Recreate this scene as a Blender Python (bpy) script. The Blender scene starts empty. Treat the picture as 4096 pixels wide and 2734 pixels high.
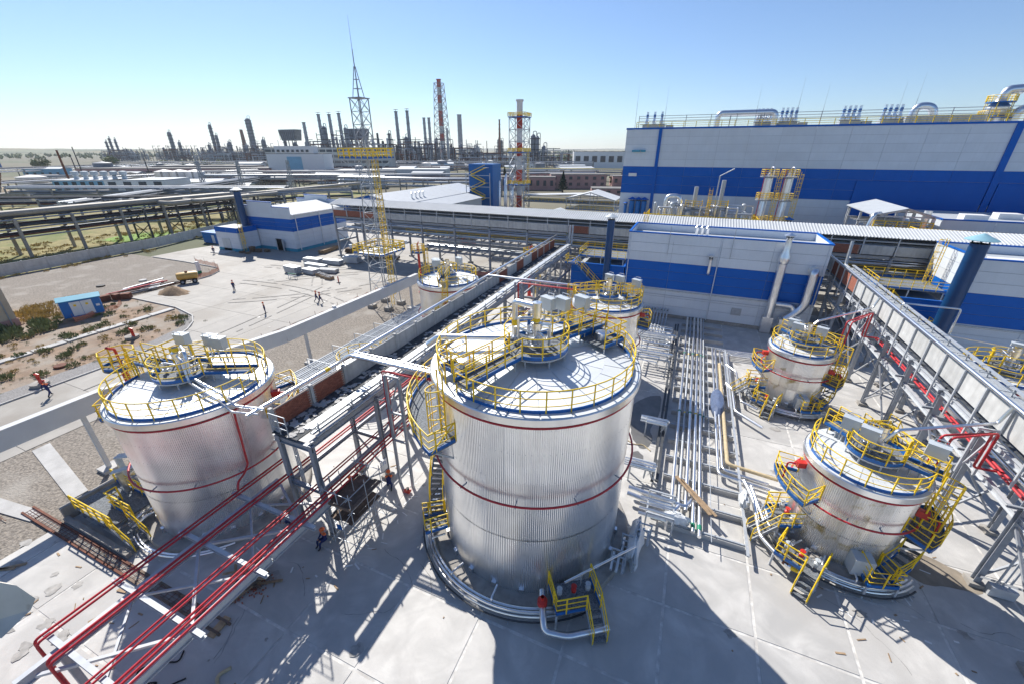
import bpy, bmesh, math, random
from mathutils import Vector, Matrix
random.seed(7)
R = math.radians
S = bpy.context.scene
COL = S.collection
# ---------------------------------------------------------------- camera, sky, sun, exposure
cd = bpy.data.cameras.new('camera'); cam = bpy.data.objects.new('camera', cd); COL.objects.link(cam)
cam.location = (0, 0, 22); cam.rotation_euler = (R(90-25.03), 0, R(22.83))
cd.sensor_width = 36; cd.lens = 14.414; cd.clip_end = 20000; cd.clip_start = .1
S.camera = cam
SUN_AZ, SUN_EL = -51.0, 42.0                      # azimuth from +Y towards +X
W = bpy.data.worlds.new('World'); S.world = W; W.use_nodes = True
wn = W.node_tree; bg = wn.nodes['Background']
sky = wn.nodes.new('ShaderNodeTexSky'); sky.sky_type = 'NISHITA'; sky.sun_disc = False
sky.sun_elevation = R(SUN_EL); sky.sun_rotation = R(SUN_AZ); sky.altitude = 100
sky.air_density = 1.0; sky.dust_density = .2; sky.ozone_density = 2.2
tint = wn.nodes.new('ShaderNodeMix'); tint.data_type = 'RGBA'; tint.blend_type = 'MULTIPLY'; tint.inputs[0].default_value = 1; tint.inputs[7].default_value = (.875, .985, 1.17, 1)
sat = wn.nodes.new('ShaderNodeHueSaturation'); sat.inputs['Saturation'].default_value = .98; wn.links.new(sky.outputs[0], sat.inputs['Color'])
wn.links.new(sat.outputs[0], tint.inputs[6]); wn.links.new(tint.outputs[2], bg.inputs[0]); bg.inputs[1].default_value = .075
sl = bpy.data.lights.new('sun', 'SUN'); sl.energy = 4.5; sl.angle = R(.53); sl.color = (1, .955, .89)
so = bpy.data.objects.new('sun', sl); COL.objects.link(so); so.location = (-60, 60, 90)
sd = Vector((math.sin(R(SUN_AZ))*math.cos(R(SUN_EL)), math.cos(R(SUN_AZ))*math.cos(R(SUN_EL)), math.sin(R(SUN_EL))))
so.rotation_euler = sd.to_track_quat('Z', 'Y').to_euler()
vs = S.view_settings; vs.view_transform = 'Standard'; vs.look = 'None'; vs.gamma = 1; vs.exposure = .62
S.render.engine = 'CYCLES'
# ---------------------------------------------------------------- materials
MATS = {}
def mat(name, col, rough=.6, metal=0., var=.12, scale=2., bump=0., bscale=None, rand=0., alt=None, altscale=.3, altamt=.5, streak=0., detail=4, spec=.5, dist=.05, speck=0., big=None, distort=0.):
    m = bpy.data.materials.new(name); m.use_nodes = True; nt = m.node_tree; N = nt.nodes; L = nt.links
    b = N['Principled BSDF']; b.inputs['Roughness'].default_value = rough; b.inputs['Metallic'].default_value = metal
    b.inputs['Specular IOR Level'].default_value = spec
    geo = N.new('ShaderNodeNewGeometry'); pos = geo.outputs['Position']
    def noise(sc, det=detail, vec=None, ro=.55):
        n = N.new('ShaderNodeTexNoise'); n.inputs['Scale'].default_value = sc; n.inputs['Detail'].default_value = det
        n.inputs['Roughness'].default_value = ro; n.inputs['Distortion'].default_value = distort; L.new(vec or pos, n.inputs['Vector']); return n.outputs['Fac']
    def ramp(f, a, c):
        r = N.new('ShaderNodeMapRange'); r.inputs[1].default_value = a; r.inputs[2].default_value = c; L.new(f, r.inputs[0]); return r.outputs[0]
    def mix(f, a, c):
        x = N.new('ShaderNodeMix'); x.data_type = 'RGBA'
        if isinstance(f, float): x.inputs[0].default_value = f
        else: L.new(f, x.inputs[0])
        for i, v in ((6, a), (7, c)):
            if isinstance(v, tuple): x.inputs[i].default_value = (*v, 1)
            else: L.new(v, x.inputs[i])
        return x.outputs[2]
    lo = tuple(max(0, c*(1-var)) for c in col); hi = tuple(min(1, c*(1+var)) for c in col)
    c = mix(ramp(noise(scale), .3, .7), lo, hi)
    if alt:
        f = ramp(noise(altscale, 5), .62-.25*altamt, .72-.1*altamt); c = mix(f, c, alt)
    if big: c = mix(ramp(noise(big[1], 6, None, .62), .52, .66), c, big[0])
    if speck:
        f = ramp(noise(26, 2), .62, .7); mq = N.new('ShaderNodeMath'); mq.operation = 'MULTIPLY'; mq.inputs[1].default_value = speck; L.new(f, mq.inputs[0]); c = mix(mq.outputs[0], c, tuple(x*.45 for x in col))
    if streak:
        mp = N.new('ShaderNodeMapping'); mp.inputs['Scale'].default_value = (1, 1, .04); L.new(pos, mp.inputs[0])
        f = ramp(noise(2.5, 4, mp.outputs[0]), .45, .75)
        mm = N.new('ShaderNodeMath'); mm.operation = 'MULTIPLY'; mm.inputs[1].default_value = streak; L.new(f, mm.inputs[0])
        c = mix(mm.outputs[0], c, tuple(x*.35 for x in col))
    if rand:
        oi = N.new('ShaderNodeObjectInfo'); hs = N.new('ShaderNodeHueSaturation')
        L.new(ramp(oi.outputs['Random'], 0, 1), hs.inputs['Value'])
        N_ = hs.inputs['Value'].links[0].from_node; N_.inputs[3].default_value = 1-rand; N_.inputs[4].default_value = 1+rand
        L.new(c, hs.inputs['Color']); c = hs.outputs[0]
    L.new(c, b.inputs['Base Color'])
    if bump:
        bn = N.new('ShaderNodeBump'); bn.inputs['Strength'].default_value = bump; bn.inputs['Distance'].default_value = dist
        L.new(noise(bscale or scale*4, 3), bn.inputs['Height']); L.new(bn.outputs[0], b.inputs['Normal'])
    MATS[name] = m; return m
mat('yellow', (.90, .60, .015), .45, 0, .1, 6)
mat('toe_blue', (.006, .12, .40), .45, 0, .12, 4)
mat('red_pipe', (.52, .028, .036), .4, 0, .14, 3)
mat('red_box', (.55, .03, .02), .4, 0, .1, 3)
mat('alu_clad', (.93, .935, .93), .29, .97, .05, 1.2, streak=.1, bump=.06, bscale=1.3, rand=.06)
mat('alu_stain', (.84, .83, .80), .38, .85, .1, 1.2, streak=.35, bump=.07, bscale=1.3, alt=(.48, .40, .20), altscale=1.1, altamt=.3)
mat('alu_roof', (.68, .71, .73), .45, .2, .06, .9, alt=(.74, .77, .78), altscale=.4, altamt=.7, rand=.03)
mat('alu_pipe', (.82, .83, .84), .3, 1, .06, 3)
mat('galv', (.47, .50, .53), .52, .35, .12, 5)
mat('steel_grey', (.33, .35, .38), .5, .1, .12, 3)
mat('steel_lt', (.50, .52, .54), .5, .1, .1, 3)
mat('steel_dark', (.07, .075, .08), .6, .3, .25, 3)
mat('far_steel', (.21, .23, .26), .6, .2, .3, .2)
mat('far_dark', (.06, .065, .075), .7, .2, .35, .3)
mat('rust', (.16, .06, .035), .85, 0, .35, 1.5)
mat('grating', (.17, .185, .20), .75, 0, .4, 14, detail=1, spec=.2)
mat('white_panel', (.66, .705, .75), .42, 0, .04, .4, rand=.035, streak=.06)
mat('blue_panel', (.002, .115, .47), .45, 0, .04, .4, rand=.05, spec=.22, streak=.05)
mat('flue_blue', (.006, .055, .16), .35, 0, .08, 1)
mat('blue_bright', (.006, .15, .46), .45, 0, .06, 1)
mat('roof_metal', (.40, .43, .46), .7, 0, .06, .7)
mat('roof_white', (.50, .52, .53), .7, 0, .06, .5)
mat('concrete', (.46, .45, .43), .8, 0, .14, .9, bump=.25, bscale=9, rand=.06, alt=(.34, .33, .31), altscale=.35, altamt=.35)
mat('apron', (.52, .505, .475), .66, 0, .18, .45, bump=.12, bscale=16, rand=.05, alt=(.42, .41, .39), altscale=.35, altamt=.8, detail=10, speck=.3, big=((.43, .415, .39), .16), distort=1.2)
mat('yard', (.345, .325, .29), .75, 0, .12, .5, bump=.12, bscale=10, rand=.035, alt=(.27, .245, .21), altscale=.13, altamt=.5, detail=8, speck=.2, big=((.30, .285, .26), .05))
mat('joint', (.60, .585, .55), .9, 0, .25, 3, alt=(.45,.43,.40), altscale=.8, altamt=.5)
mat('conc_panel', (.52, .52, .50), .8, 0, .12, 1.5, rand=.07, streak=.35)
mat('conc_dirty', (.33, .31, .28), .85, 0, .25, 1.2, streak=.3)
mat('conc_beam', (.56, .57, .57), .75, 0, .06, .7)
mat('fence_conc', (.55, .54, .51), .85, 0, .1, 1.2, rand=.08, streak=.25)
mat('brick', (.34, .12, .075), .85, 0, .15, 6, rand=.18)
mat('mortar', (.40, .33, .29), .9, 0, .1, 5)
mat('gravel', (.245, .215, .18), .95, 0, .5, 5.5, bump=.9, bscale=7, alt=(.33, .30, .26), altscale=.25, altamt=.4, detail=6, dist=.12)
mat('gravel_fine', (.27, .26, .25), .95, 0, .4, 9, bump=.8, bscale=11, detail=6, dist=.08)
mat('dirt', (.27, .19, .13), .95, 0, .3, .8, bump=.7, bscale=5, alt=(.33, .29, .24), altscale=.22, altamt=.7, detail=8, dist=.1)
mat('earth_far', (.17, .155, .105), 1., 0, .25, .02, alt=(.11, .13, .07), altscale=.008, altamt=.45, detail=8)
mat('grass_dry', (.27, .23, .10), 1., 0, .35, .6, alt=(.13, .17, .045), altscale=.06, altamt=.6, bump=.6, bscale=4, detail=8)
mat('wet', (.15, .147, .14), .3, 0, .2, 1)
mat('debris_dark', (.06, .065, .07), .8, 0, .6, 3, bump=.8, bscale=6)
mat('wood', (.36, .25, .15), .85, 0, .3, 4, rand=.2)
mat('wood_dark', (.16, .115, .085), .85, 0, .3, 4, rand=.25)
mat('grey_box', (.52, .56, .58), .4, .1, .05, 2)
mat('glass', (.05, .07, .09), .12, 0, .2, .6)
mat('black', (.012, .012, .013), .6, 0, .2, 4)
mat('white', (.75, .75, .74), .5, 0, .05, 2)
mat('pale_conc_bld', (.50, .49, .46), .85, 0, .12, .08, alt=(.40, .38, .35), altscale=.05, altamt=.4)
mat('pink_bld', (.45, .27, .24), .85, 0, .12, .3)
mat('chim_red', (.50, .06, .035), .6, 0, .15, .3)
mat('chim_white', (.70, .66, .62), .6, 0, .12, .3)
mat('chim_grey', (.36, .38, .40), .7, 0, .2, .15)
mat('chim_brick', (.22, .11, .08), .85, 0, .2, .2)
mat('leaf', (.055, .095, .028), .8, 0, .5, 1.2)
mat('leaf_grey', (.20, .22, .10), .85, 0, .45, 1.4)
mat('leaf_dry', (.42, .32, .12), .9, 0, .35, 1.4)
mat('leaf_spruce', (.018, .045, .03), .8, 0, .4, 1)
mat('bark', (.09, .07, .05), .9, 0, .3, 3)
mat('orange', (.75, .14, .03), .6, 0, .1, 3)
mat('mesh_orange', (.72, .25, .13), .7, 0, .2, 3)
mat('skin', (.42, .22, .14), .55, 0, .05, 5)
mat('navy', (.012, .025, .11), .8, 0, .2, 6)
mat('hivis', (.75, .16, .04), .7, 0, .1, 6)
mat('hivis_green', (.45, .62, .05), .7, 0, .1, 6)
mat('tank_yellow', (.60, .36, .09), .5, 0, .12, 2)
mat('rubber', (.02, .02, .02), .85, 0, .3, 4)
mat('tarp', (.10, .14, .24), .6, 0, .2, 3, bump=.6, bscale=4)
mat('film', (.70, .73, .75), .35, 0, .08, 5, bump=.7, bscale=6)
mat('green_band', (.01, .22, .12), .5)
mat('insul', (.52, .42, .26), .9, 0, .15, 5)
mat('beige_wall', (.55, .45, .33), .85, 0, .08, 1)
mat('fire_red', (.52, .03, .02), .35, 0, .08, 1)
mat('teal', (.05, .30, .42), .6, 0, .1, 1)
mat('cap_pale', (.25, .45, .52), .5, 0, .08, 2)
mat('sand', (.26, .18, .11), .95, 0, .25, 4, bump=.6)
mat('shingle_dark', (.19, .18, .17), .9, 0, .2, .4)
mat('cool_wood', (.42, .33, .22), .9, 0, .25, .5, streak=.6)
# orange safety netting: real holes through a fine lattice
def net_material():
    m = MATS['mesh_orange']; nt = m.node_tree; N = nt.nodes; L = nt.links; out = N['Material Output']
    tc = N.new('ShaderNodeNewGeometry'); ch = N.new('ShaderNodeTexChecker'); ch.inputs['Scale'].default_value = 9
    L.new(tc.outputs['Position'], ch.inputs['Vector'])
    mr = N.new('ShaderNodeMapRange'); mr.inputs[3].default_value = .4; mr.inputs[4].default_value = .85; L.new(ch.outputs['Fac'], mr.inputs[0])
    tr = N.new('ShaderNodeBsdfTransparent'); mx = N.new('ShaderNodeMixShader')
    L.new(mr.outputs[0], mx.inputs[0]); L.new(tr.outputs[0], mx.inputs[1]); L.new(N['Principled BSDF'].outputs[0], mx.inputs[2]); L.new(mx.outputs[0], out.inputs[0])
net_material()
# ---------------------------------------------------------------- builders
def V(*a): return Vector(a)
class MB:
    def __init__(s): s.v = []; s.f = []
    def quadbox(s, P8):
        n = len(s.v); s.v += [tuple(p) for p in P8]
        for q in ((0,3,2,1),(4,5,6,7),(0,1,5,4),(1,2,6,5),(2,3,7,6),(3,0,4,7)): s.f.append(tuple(n+i for i in q))
        return s
    def box(s, x0, x1, y0, y1, z0, z1):
        return s.quadbox([(x0,y0,z0),(x1,y0,z0),(x1,y1,z0),(x0,y1,z0),(x0,y0,z1),(x1,y0,z1),(x1,y1,z1),(x0,y1,z1)])
    def cbox(s, c, d, rz=0):
        hx, hy, hz = d[0]/2, d[1]/2, d[2]/2; ca, sa = math.cos(rz), math.sin(rz); P = []
        for z in (-hz, hz):
            for x, y in ((-hx,-hy),(hx,-hy),(hx,hy),(-hx,hy)): P.append((c[0]+x*ca-y*sa, c[1]+x*sa+y*ca, c[2]+z))
        return s.quadbox(P)
    def bar(s, p, q, w=.1, h=None):
        p, q = Vector(p), Vector(q); h = h or w; d = (q-p)
        if d.length < 1e-6: return s
        d.normalize(); up = Vector((0,0,1)) if abs(d.z) < .98 else Vector((0,1,0))
        a = d.cross(up).normalized(); b = a.cross(d).normalized(); a *= w/2; b *= h/2
        return s.quadbox([p-a-b, p+a-b, p+a+b, p-a+b, q-a-b, q+a-b, q+a+b, q-a+b])
    def ibeam(s, p, q, w=.2, h=.3, t=.03):
        p, q = Vector(p), Vector(q); d = (q-p).normalized(); up = Vector((0,0,1)) if abs(d.z) < .98 else Vector((0,1,0))
        a = d.cross(up).normalized(); b = a.cross(d).normalized()
        for o in (h/2-t/2, -h/2+t/2): s._slab(p+b*o, q+b*o, a*w/2, b*t/2)
        s._slab(p, q, a*t/2, b*(h/2-t)); return s
    def _slab(s, p, q, a, b): s.quadbox([p-a-b, p+a-b, p+a+b, p-a+b, q-a-b, q+a-b, q+a+b, q-a+b])
    def tube(s, pts, r=.05, n=8, closed=False, cap=True):
        pts = [Vector(p) for p in pts]; m = len(pts); base = len(s.v); prev = None
        for i, p in enumerate(pts):
            if closed: t = (pts[(i+1) % m]-pts[i-1])
            else: t = (pts[min(i+1, m-1)]-pts[max(i-1, 0)])
            if t.length < 1e-9: t = Vector((0,0,1))
            t.normalize()
            if prev is None: u = t.cross(Vector((0,0,1)) if abs(t.z) < .9 else Vector((1,0,0))).normalized()
            else: u = (prev - t*prev.dot(t)); u = u.normalized() if u.length > 1e-6 else t.cross(Vector((1,.3,0))).normalized()
            prev = u; w = t.cross(u); sc = 1.
            if 0 < i < m-1 or closed:
                c = (pts[i]-pts[i-1]).normalized().dot(t); sc = 1/max(c, .5)
            rr = r[i] if isinstance(r, (list, tuple)) else r
            for k in range(n):
                a = 2*math.pi*k/n; s.v.append(tuple(p+(u*math.cos(a)+w*math.sin(a))*rr*(sc if sc < 1.5 else 1.5)))
        rows = m if closed else m-1
        for i in range(rows):
            j = (i+1) % m
            for k in range(n): s.f.append((base+i*n+k, base+i*n+(k+1) % n, base+j*n+(k+1) % n, base+j*n+k))
        if cap and not closed:
            s.f.append(tuple(base+k for k in reversed(range(n)))); s.f.append(tuple(base+(m-1)*n+k for k in range(n)))
        return s
    def cyl(s, p, q, r, n=12, r2=None): return s.tube([p, q], [r, r if r2 is None else r2], n)
    def lathe(s, cx, cy, prof, n=48, a0=0, a1=2*math.pi, close=True):
        full = abs(a1-a0-2*math.pi) < 1e-6; m = n if full else n+1; b = len(s.v)
        for r, z in prof:
            for k in range(m): a = a0+(a1-a0)*k/n; s.v.append((cx+r*math.cos(a), cy+r*math.sin(a), z))
        for i in range(len(prof)-1):
            for k in range(n): k2 = (k+1) % m; s.f.append((b+i*m+k, b+i*m+k2, b+(i+1)*m+k2, b+(i+1)*m+k))
        return s
    def prism(s, poly, z0, z1):
        n = len(poly); b = len(s.v)
        s.v += [(x,y,z0) for x,y in poly]+[(x,y,z1) for x,y in poly]
        s.f.append(tuple(b+i for i in reversed(range(n)))); s.f.append(tuple(b+n+i for i in range(n)))
        for i in range(n): j = (i+1) % n; s.f.append((b+i, b+j, b+n+j, b+n+i))
        return s
    def extr(s, prof, ax, t0, t1):   # profile (u,z) extruded along an axis: ax 'x' -> u is y ; ax 'y' -> u is x
        n = len(prof); b = len(s.v)
        for t in (t0, t1): s.v += [((t,u,z) if ax == 'x' else (u,t,z)) for u,z in prof]
        s.f.append(tuple(b+i for i in range(n))); s.f.append(tuple(b+n+i for i in reversed(range(n))))
        for i in range(n): j = (i+1) % n; s.f.append((b+i, b+n+i, b+n+j, b+j))
        return s
    def mesh(s, name, material, smooth=False, o=(0,0,0)):
        me = bpy.data.meshes.new(name); ox, oy, oz = o
        me.from_pydata([(x-ox, y-oy, z-oz) for x,y,z in s.v], [], s.f)
        bm = bmesh.new(); bm.from_mesh(me); bmesh.ops.recalc_face_normals(bm, faces=bm.faces); bm.to_mesh(me); bm.free()
        if smooth:
            me.polygons.foreach_set('use_smooth', [True]*len(me.polygons))
            try: me.set_sharp_from_angle(angle=R(38))
            except Exception: pass
        me.materials.append(MATS[material]); return me
    def build(s, name, material, parent=None, smooth=False, kind=None, o=None):
        if o is None: o = origin(parent) if parent else (0,0,0)
        ob = bpy.data.objects.new(name, s.mesh(name, material, smooth, o)); COL.objects.link(ob)
        if parent: ob.parent = parent
        if kind: ob['kind'] = kind
        return ob
    # (component split below)
def components(mb):
    par = list(range(len(mb.v)))
    def find(a):
        while par[a] != a: par[a] = par[par[a]]; a = par[a]
        return a
    for f in mb.f:
        r = find(f[0])
        for i in f[1:]: par[find(i)] = r
    out = {}
    for f in mb.f: out.setdefault(find(f[0]), []).append(f)
    for fs in out.values():
        idx = sorted({i for f in fs for i in f}); mp = {i: k for k, i in enumerate(idx)}; q = MB()
        q.v = [mb.v[i] for i in idx]; q.f = [tuple(mp[i] for i in f) for f in fs]; yield q
def each(mb, name, material, parent, smooth=False):
    for q in components(mb): q.build(name, material, parent, smooth)
def origin(p):
    x, y, z = 0, 0, 0
    while p: x += p.location.x; y += p.location.y; z += p.location.z; p = p.parent
    return (x, y, z)
def tag(o, label, cat, group=None):
    o['label'] = label; o['category'] = cat
    if group: o['group'] = group
    return o
def thing(name, label, cat, loc=(0,0,0), group=None):
    o = bpy.data.objects.new(name, None); COL.objects.link(o); o.location = loc; o.empty_display_size = .2
    return tag(o, label, cat, group)
def inst(me, name, parent, loc, rz=0, scale=None, rot=None):
    o = bpy.data.objects.new(name, me); COL.objects.link(o); o.parent = parent
    p = origin(parent) if parent else (0,0,0); o.location = (loc[0]-p[0], loc[1]-p[1], loc[2]-p[2])
    o.rotation_euler = rot or (0,0,rz)
    if scale: o.scale = scale
    return o
def single(mb, name, material, label, cat, loc=(0,0,0), group=None, smooth=False):
    ob = bpy.data.objects.new(name, mb.mesh(name, material, smooth, loc)); COL.objects.link(ob); ob.location = loc
    return tag(ob, label, cat, group)
def struct(mb, name, material, parent=None, smooth=False):
    o = mb.build(name, material, parent, smooth)
    if not parent: o['kind'] = 'structure'
    return o
def fillet(pts, rad=.3, k=4):
    pts = [Vector(p) for p in pts]; out = [pts[0]]
    for i in range(1, len(pts)-1):
        a = (pts[i-1]-pts[i]); b = (pts[i+1]-pts[i]); r = min(rad, a.length*.45, b.length*.45)
        p0 = pts[i]+a.normalized()*r; p1 = pts[i]+b.normalized()*r
        for j in range(k+1): t = j/k; out.append(p0*(1-t)**2+pts[i]*2*t*(1-t)+p1*t*t)
    out.append(pts[-1]); return out
def circle(cx, cy, r, z, n=48, a0=0, a1=360):
    full = abs(a1-a0-360) < 1e-6; m = n if full else n+1
    return [V(cx+r*math.cos(R(a0+(a1-a0)*k/n)), cy+r*math.sin(R(a0+(a1-a0)*k/n)), z) for k in range(m)]
POST = {}
def post_mesh(h, w=.06, material='yellow'):
    key = (round(h,2), w, material)
    if key not in POST: POST[key] = MB().box(-w/2, w/2, -w/2, w/2, 0, h).mesh('post', material)
    return POST[key]
def along(pts, sp, closed):
    pts = list(pts)+([pts[0]] if closed else []); segs = [(pts[i+1]-pts[i]).length for i in range(len(pts)-1)]; tot = sum(segs)
    n = max(1, round(tot/sp)); out = []; cnt = n if closed else n+1
    for j in range(cnt):
        d = tot*j/n; i = 0
        while i < len(segs)-1 and d > segs[i]: d -= segs[i]; i += 1
        t = min(1, d/segs[i]) if segs[i] else 0; out.append(pts[i].lerp(pts[i+1], t))
    return out
def railing(parent, pts, closed=False, h=1.12, sp=1.15, toe=True, material='yellow', rails=3, posts=True, rr=.031, name='railing', toe_mat='toe_blue'):
    pts = [Vector(p) for p in pts]; m = MB()
    for i in range(rails):
        z = h*(1-i/rails); m.tube([p+V(0,0,z) for p in pts], rr if i == 0 else rr*.72, 6, closed)
    rl = m.build(name, material, parent)
    if posts:
        pm = post_mesh(h, rr*1.9, material)
        for p in along(pts, sp, closed): inst(pm, 'post', rl, p)
    if toe:
        t = MB(); q = pts+([pts[0]] if closed else [])
        for i in range(len(q)-1): t.bar(q[i]+V(0,0,.09), q[i+1]+V(0,0,.09), .03, .19)
        t.build('toe_board', toe_mat, parent)
    return rl
def ladder(parent, x, y, z0, z1, ang, cage=2.2, w=.5, material='yellow', name='ladder'):
    """vertical ladder standing at x,y; ang = direction (deg) pointing away from the wall"""
    c, s_ = math.cos(R(ang)), math.sin(R(ang)); u = V(-s_, c, 0); o = V(c, s_, 0); b = V(x, y, 0); m = MB()
    for k in (-1, 1): m.bar(b+u*k*w/2+V(0,0,z0), b+u*k*w/2+V(0,0,z1+1.1), .06)
    z = z0+.3
    while z < z1: m.bar(b-u*w/2+V(0,0,z), b+u*w/2+V(0,0,z), .03); z += .3
    ld = m.build(name, material, parent)
    if cage is not None:
        g = MB(); zc = z0+cage; hoops = []
        while zc <= z1+1.05:
            P = [b+u*(.38*math.cos(R(a)))+o*(.05+.7*math.sin(R(a))*1.0)+V(0,0,zc) for a in range(0, 181, 22)]
            for i in range(len(P)-1): g.bar(P[i], P[i+1], .03, .05)
            hoops.append(P); zc += .75
        if len(hoops) > 1:
            for i in (1, 3, 4, 5, 7): g.bar(hoops[0][i], hoops[-1][i], .03)
        g.build('safety_cage', material, ld)
    return ld
def stairs(parent, p0, p1, w=.8, material='toe_blue', rail=True, treads=True, side=None, tread_mat='grating'):
    """straight flight from low p0 to high p1"""
    p0, p1 = Vector(p0), Vector(p1); d = p1-p0; dh = V(d.x, d.y, 0).normalized(); u = V(-dh.y, dh.x, 0); m = MB()
    for k in (-1, 1): m.bar(p0+u*k*w/2, p1+u*k*w/2, .05, .2)
    st = m.build('stair', material, parent); n = max(2, int(abs(d.z)/.22)); rz = math.atan2(dh.y, dh.x)
    tm = MB().box(-.13, .13, -w/2, w/2, -.02, .02).mesh('tread', tread_mat)
    for i in range(n): inst(tm, 'tread', st, p0+d*((i+.5)/n), rz)
    if rail:
        for k in (-1, 1): railing(parent, [p0+u*k*w/2, p1+u*k*w/2], False, 1.05, 1.3, False, name='stair_railing', rails=2)
    return st
# ---------------------------------------------------------------- the ground
def clip(poly, x0, x1, y0, y1):
    def cl(p, f, inter):
        o = []
        for i in range(len(p)):
            a, b = p[i-1], p[i]
            if f(b):
                if not f(a): o.append(inter(a, b))
                o.append(b)
            elif f(a): o.append(inter(a, b))
        return o
    def ix(x): return lambda a, b: (x, a[1]+(b[1]-a[1])*(x-a[0])/(b[0]-a[0]))
    def iy(y): return lambda a, b: (a[0]+(b[0]-a[0])*(y-a[1])/(b[1]-a[1]), y)
    for f, g in ((lambda p: p[0] >= x0, ix(x0)), (lambda p: p[0] <= x1, ix(x1)), (lambda p: p[1] >= y0, iy(y0)), (lambda p: p[1] <= y1, iy(y1))):
        if len(poly) < 3: return []
        poly = cl(poly, f, g)
    return poly
def area(p): return abs(sum(p[i-1][0]*p[i][1]-p[i][0]*p[i-1][1] for i in range(len(p))))/2
def slabs(parent, poly, x0, dx, y0, dy, z, t, material, gap=.05, name='slab'):
    xs = [p[0] for p in poly]; ys = [p[1] for p in poly]
    i0 = math.floor((min(xs)-x0)/dx); i1 = math.ceil((max(xs)-x0)/dx); j0 = math.floor((min(ys)-y0)/dy); j1 = math.ceil((max(ys)-y0)/dy)
    for i in range(i0, i1):
        for j in range(j0, j1):
            c = clip(poly, x0+i*dx+gap, x0+(i+1)*dx-gap, y0+j*dy+gap, y0+(j+1)*dy-gap)
            if len(c) > 2 and area(c) > .3: MB().prism(c, z-t, z+random.uniform(-.004, .004)).build(name, material, parent)
def sheet(poly, z, name, material): 
    m = MB(); m.v = [(x,y,z) for x,y in poly]; m.f = [tuple(range(len(poly)))]; return struct(m, name, material)
g = MB(); NR = [60, 120, 250, 500, 1000, 2000, 4000, 9000]
g.lathe(0, 0, [(.01, -.12)]+[(r, -.12) for r in NR], 64); struct(g, 'ground', 'earth_far')
# low hills on the horizon
def hills(name, d, a0, a1, hfun, material, n=90):
    m = MB()
    for k in range(n+1):
        a = R(a0+(a1-a0)*k/n); h = hfun(k/n)
        for dd, z in ((d*.72, -.1), (d*.9, h*.55), (d, h), (d*1.3, -1)): m.v.append((dd*math.sin(a), dd*math.cos(a), z))
    for k in range(n):
        for j in range(3): b = k*4+j; m.f.append((b, b+4, b+5, b+1))
    return struct(m, name, material, smooth=True)
def nz(t, s): return math.sin(t*7+s)+.6*math.sin(t*17+s*2)+.35*math.sin(t*41+s*3)+.2*math.sin(t*97+s)
mat('hill_green', (.16, .17, .10), 1., 0, .3, .004, alt=(.26, .22, .13), altscale=.003, altamt=.6)
mat('hill_field', (.26, .225, .14), 1., 0, .2, .004, alt=(.20, .21, .12), altscale=.002, altamt=.4)
hills('hill', 3600, -90, -52, lambda t: max(2, 80*(1-t)**1.3+8+5*nz(t, 1)), 'hill_green')
hills('hill', 5200, -66, 40, lambda t: 24+6*nz(t, 2), 'hill_field')
hills('hill', 7600, -70, 50, lambda t: 34+10*nz(t, 4), 'hill_green')
AP = [(-34.4,-6),(60,-6),(60,69),(-34.4,69)]
ap = sheet(AP, -.02, 'apron', 'joint')
slabs(ap, AP, 2.05, 4.36, 7.2, 4.4, 0, .018, 'apron', .075)
YD = [(-57.8,-40),(-57.8,22),(-58.9,27.8),(-61,31),(-64.3,33.4),(-71,34.8),(-83,34.8),(-83.2,46),(-83.8,49.5),(-85.5,51.7),(-88,53),(-100,53.6),(-112,53.6),(-112,62),(-110,72),(-108,112),(-30,112),(-30,72),(-46.5,64),(-46.5,-40)]
yd = sheet(YD, -.025, 'yard', 'conc_dirty')
slabs(yd, YD, -52.2, 7.0, 9, 7.0, .004, .02, 'yard', .022)
sheet([(-46.5,-40),(-46.5,64),(-30,72),(-30,69),(-34.4,69),(-34.4,-40)], -.03, 'gravel_strip', 'gravel')
sheet([(-119.5,20),(-119.5,53.6),(-100,53.6),(-88,53),(-85.5,51.7),(-83.8,49.5),(-83.2,46),(-83,34.8),(-90,26),(-104,20)], -.035, 'gravel_field', 'gravel')
sheet([(-57.8,-40),(-57.8,22),(-58.9,27.8),(-61,31),(-64.3,33.4),(-71,34.8),(-83,34.8),(-104,20),(-124,14),(-124,-40)], -.045, 'planting_bed', 'dirt')
sheet([(-60.8,-40),(-60.8,26),(-62.5,31),(-68,33.6),(-71,34.8),(-64.3,33.4),(-61,31),(-58.9,27.8),(-57.8,22),(-57.8,-40)], -.03, 'gravel_border', 'gravel_fine')
sheet([(-126,60),(-119,50),(-117,20),(-124,14),(-124,-40),(-420,-40),(-420,200),(-130,200)], -.06, 'rough_grass', 'grass_dry')
sheet([(-30,69.1),(-30,112),(140,112),(140,69.1)], -.03, 'plant_floor', 'yard')
# kerbs
def kerb(pts, name='kerb', w=.16, h=.14, lengths=1.0):
    root = struct(MB().box(pts[0][0]-.02, pts[0][0]+.02, pts[0][1]-.02, pts[0][1]+.02, -.05, .0), name, 'concrete')
    P = [V(x,y,0) for x,y in pts]; Q = along(P, lengths*3, False)
    for i in range(len(Q)-1):
        a, b = Q[i], Q[i+1]; d = (b-a).normalized()*.012; MB().bar(a+d+V(0,0,h/2-.04), b-d+V(0,0,h/2-.04), w, h+.08).build('kerb_stone', 'concrete', root)
kerb([(-57.8,-30),(-57.8,22),(-58.9,27.8),(-61,31),(-64.3,33.4),(-71,34.8),(-83,34.8)])
kerb([(-83.2,46),(-83.8,49.5),(-85.5,51.7),(-88,53),(-100,53.6),(-111,53.6)])
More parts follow.
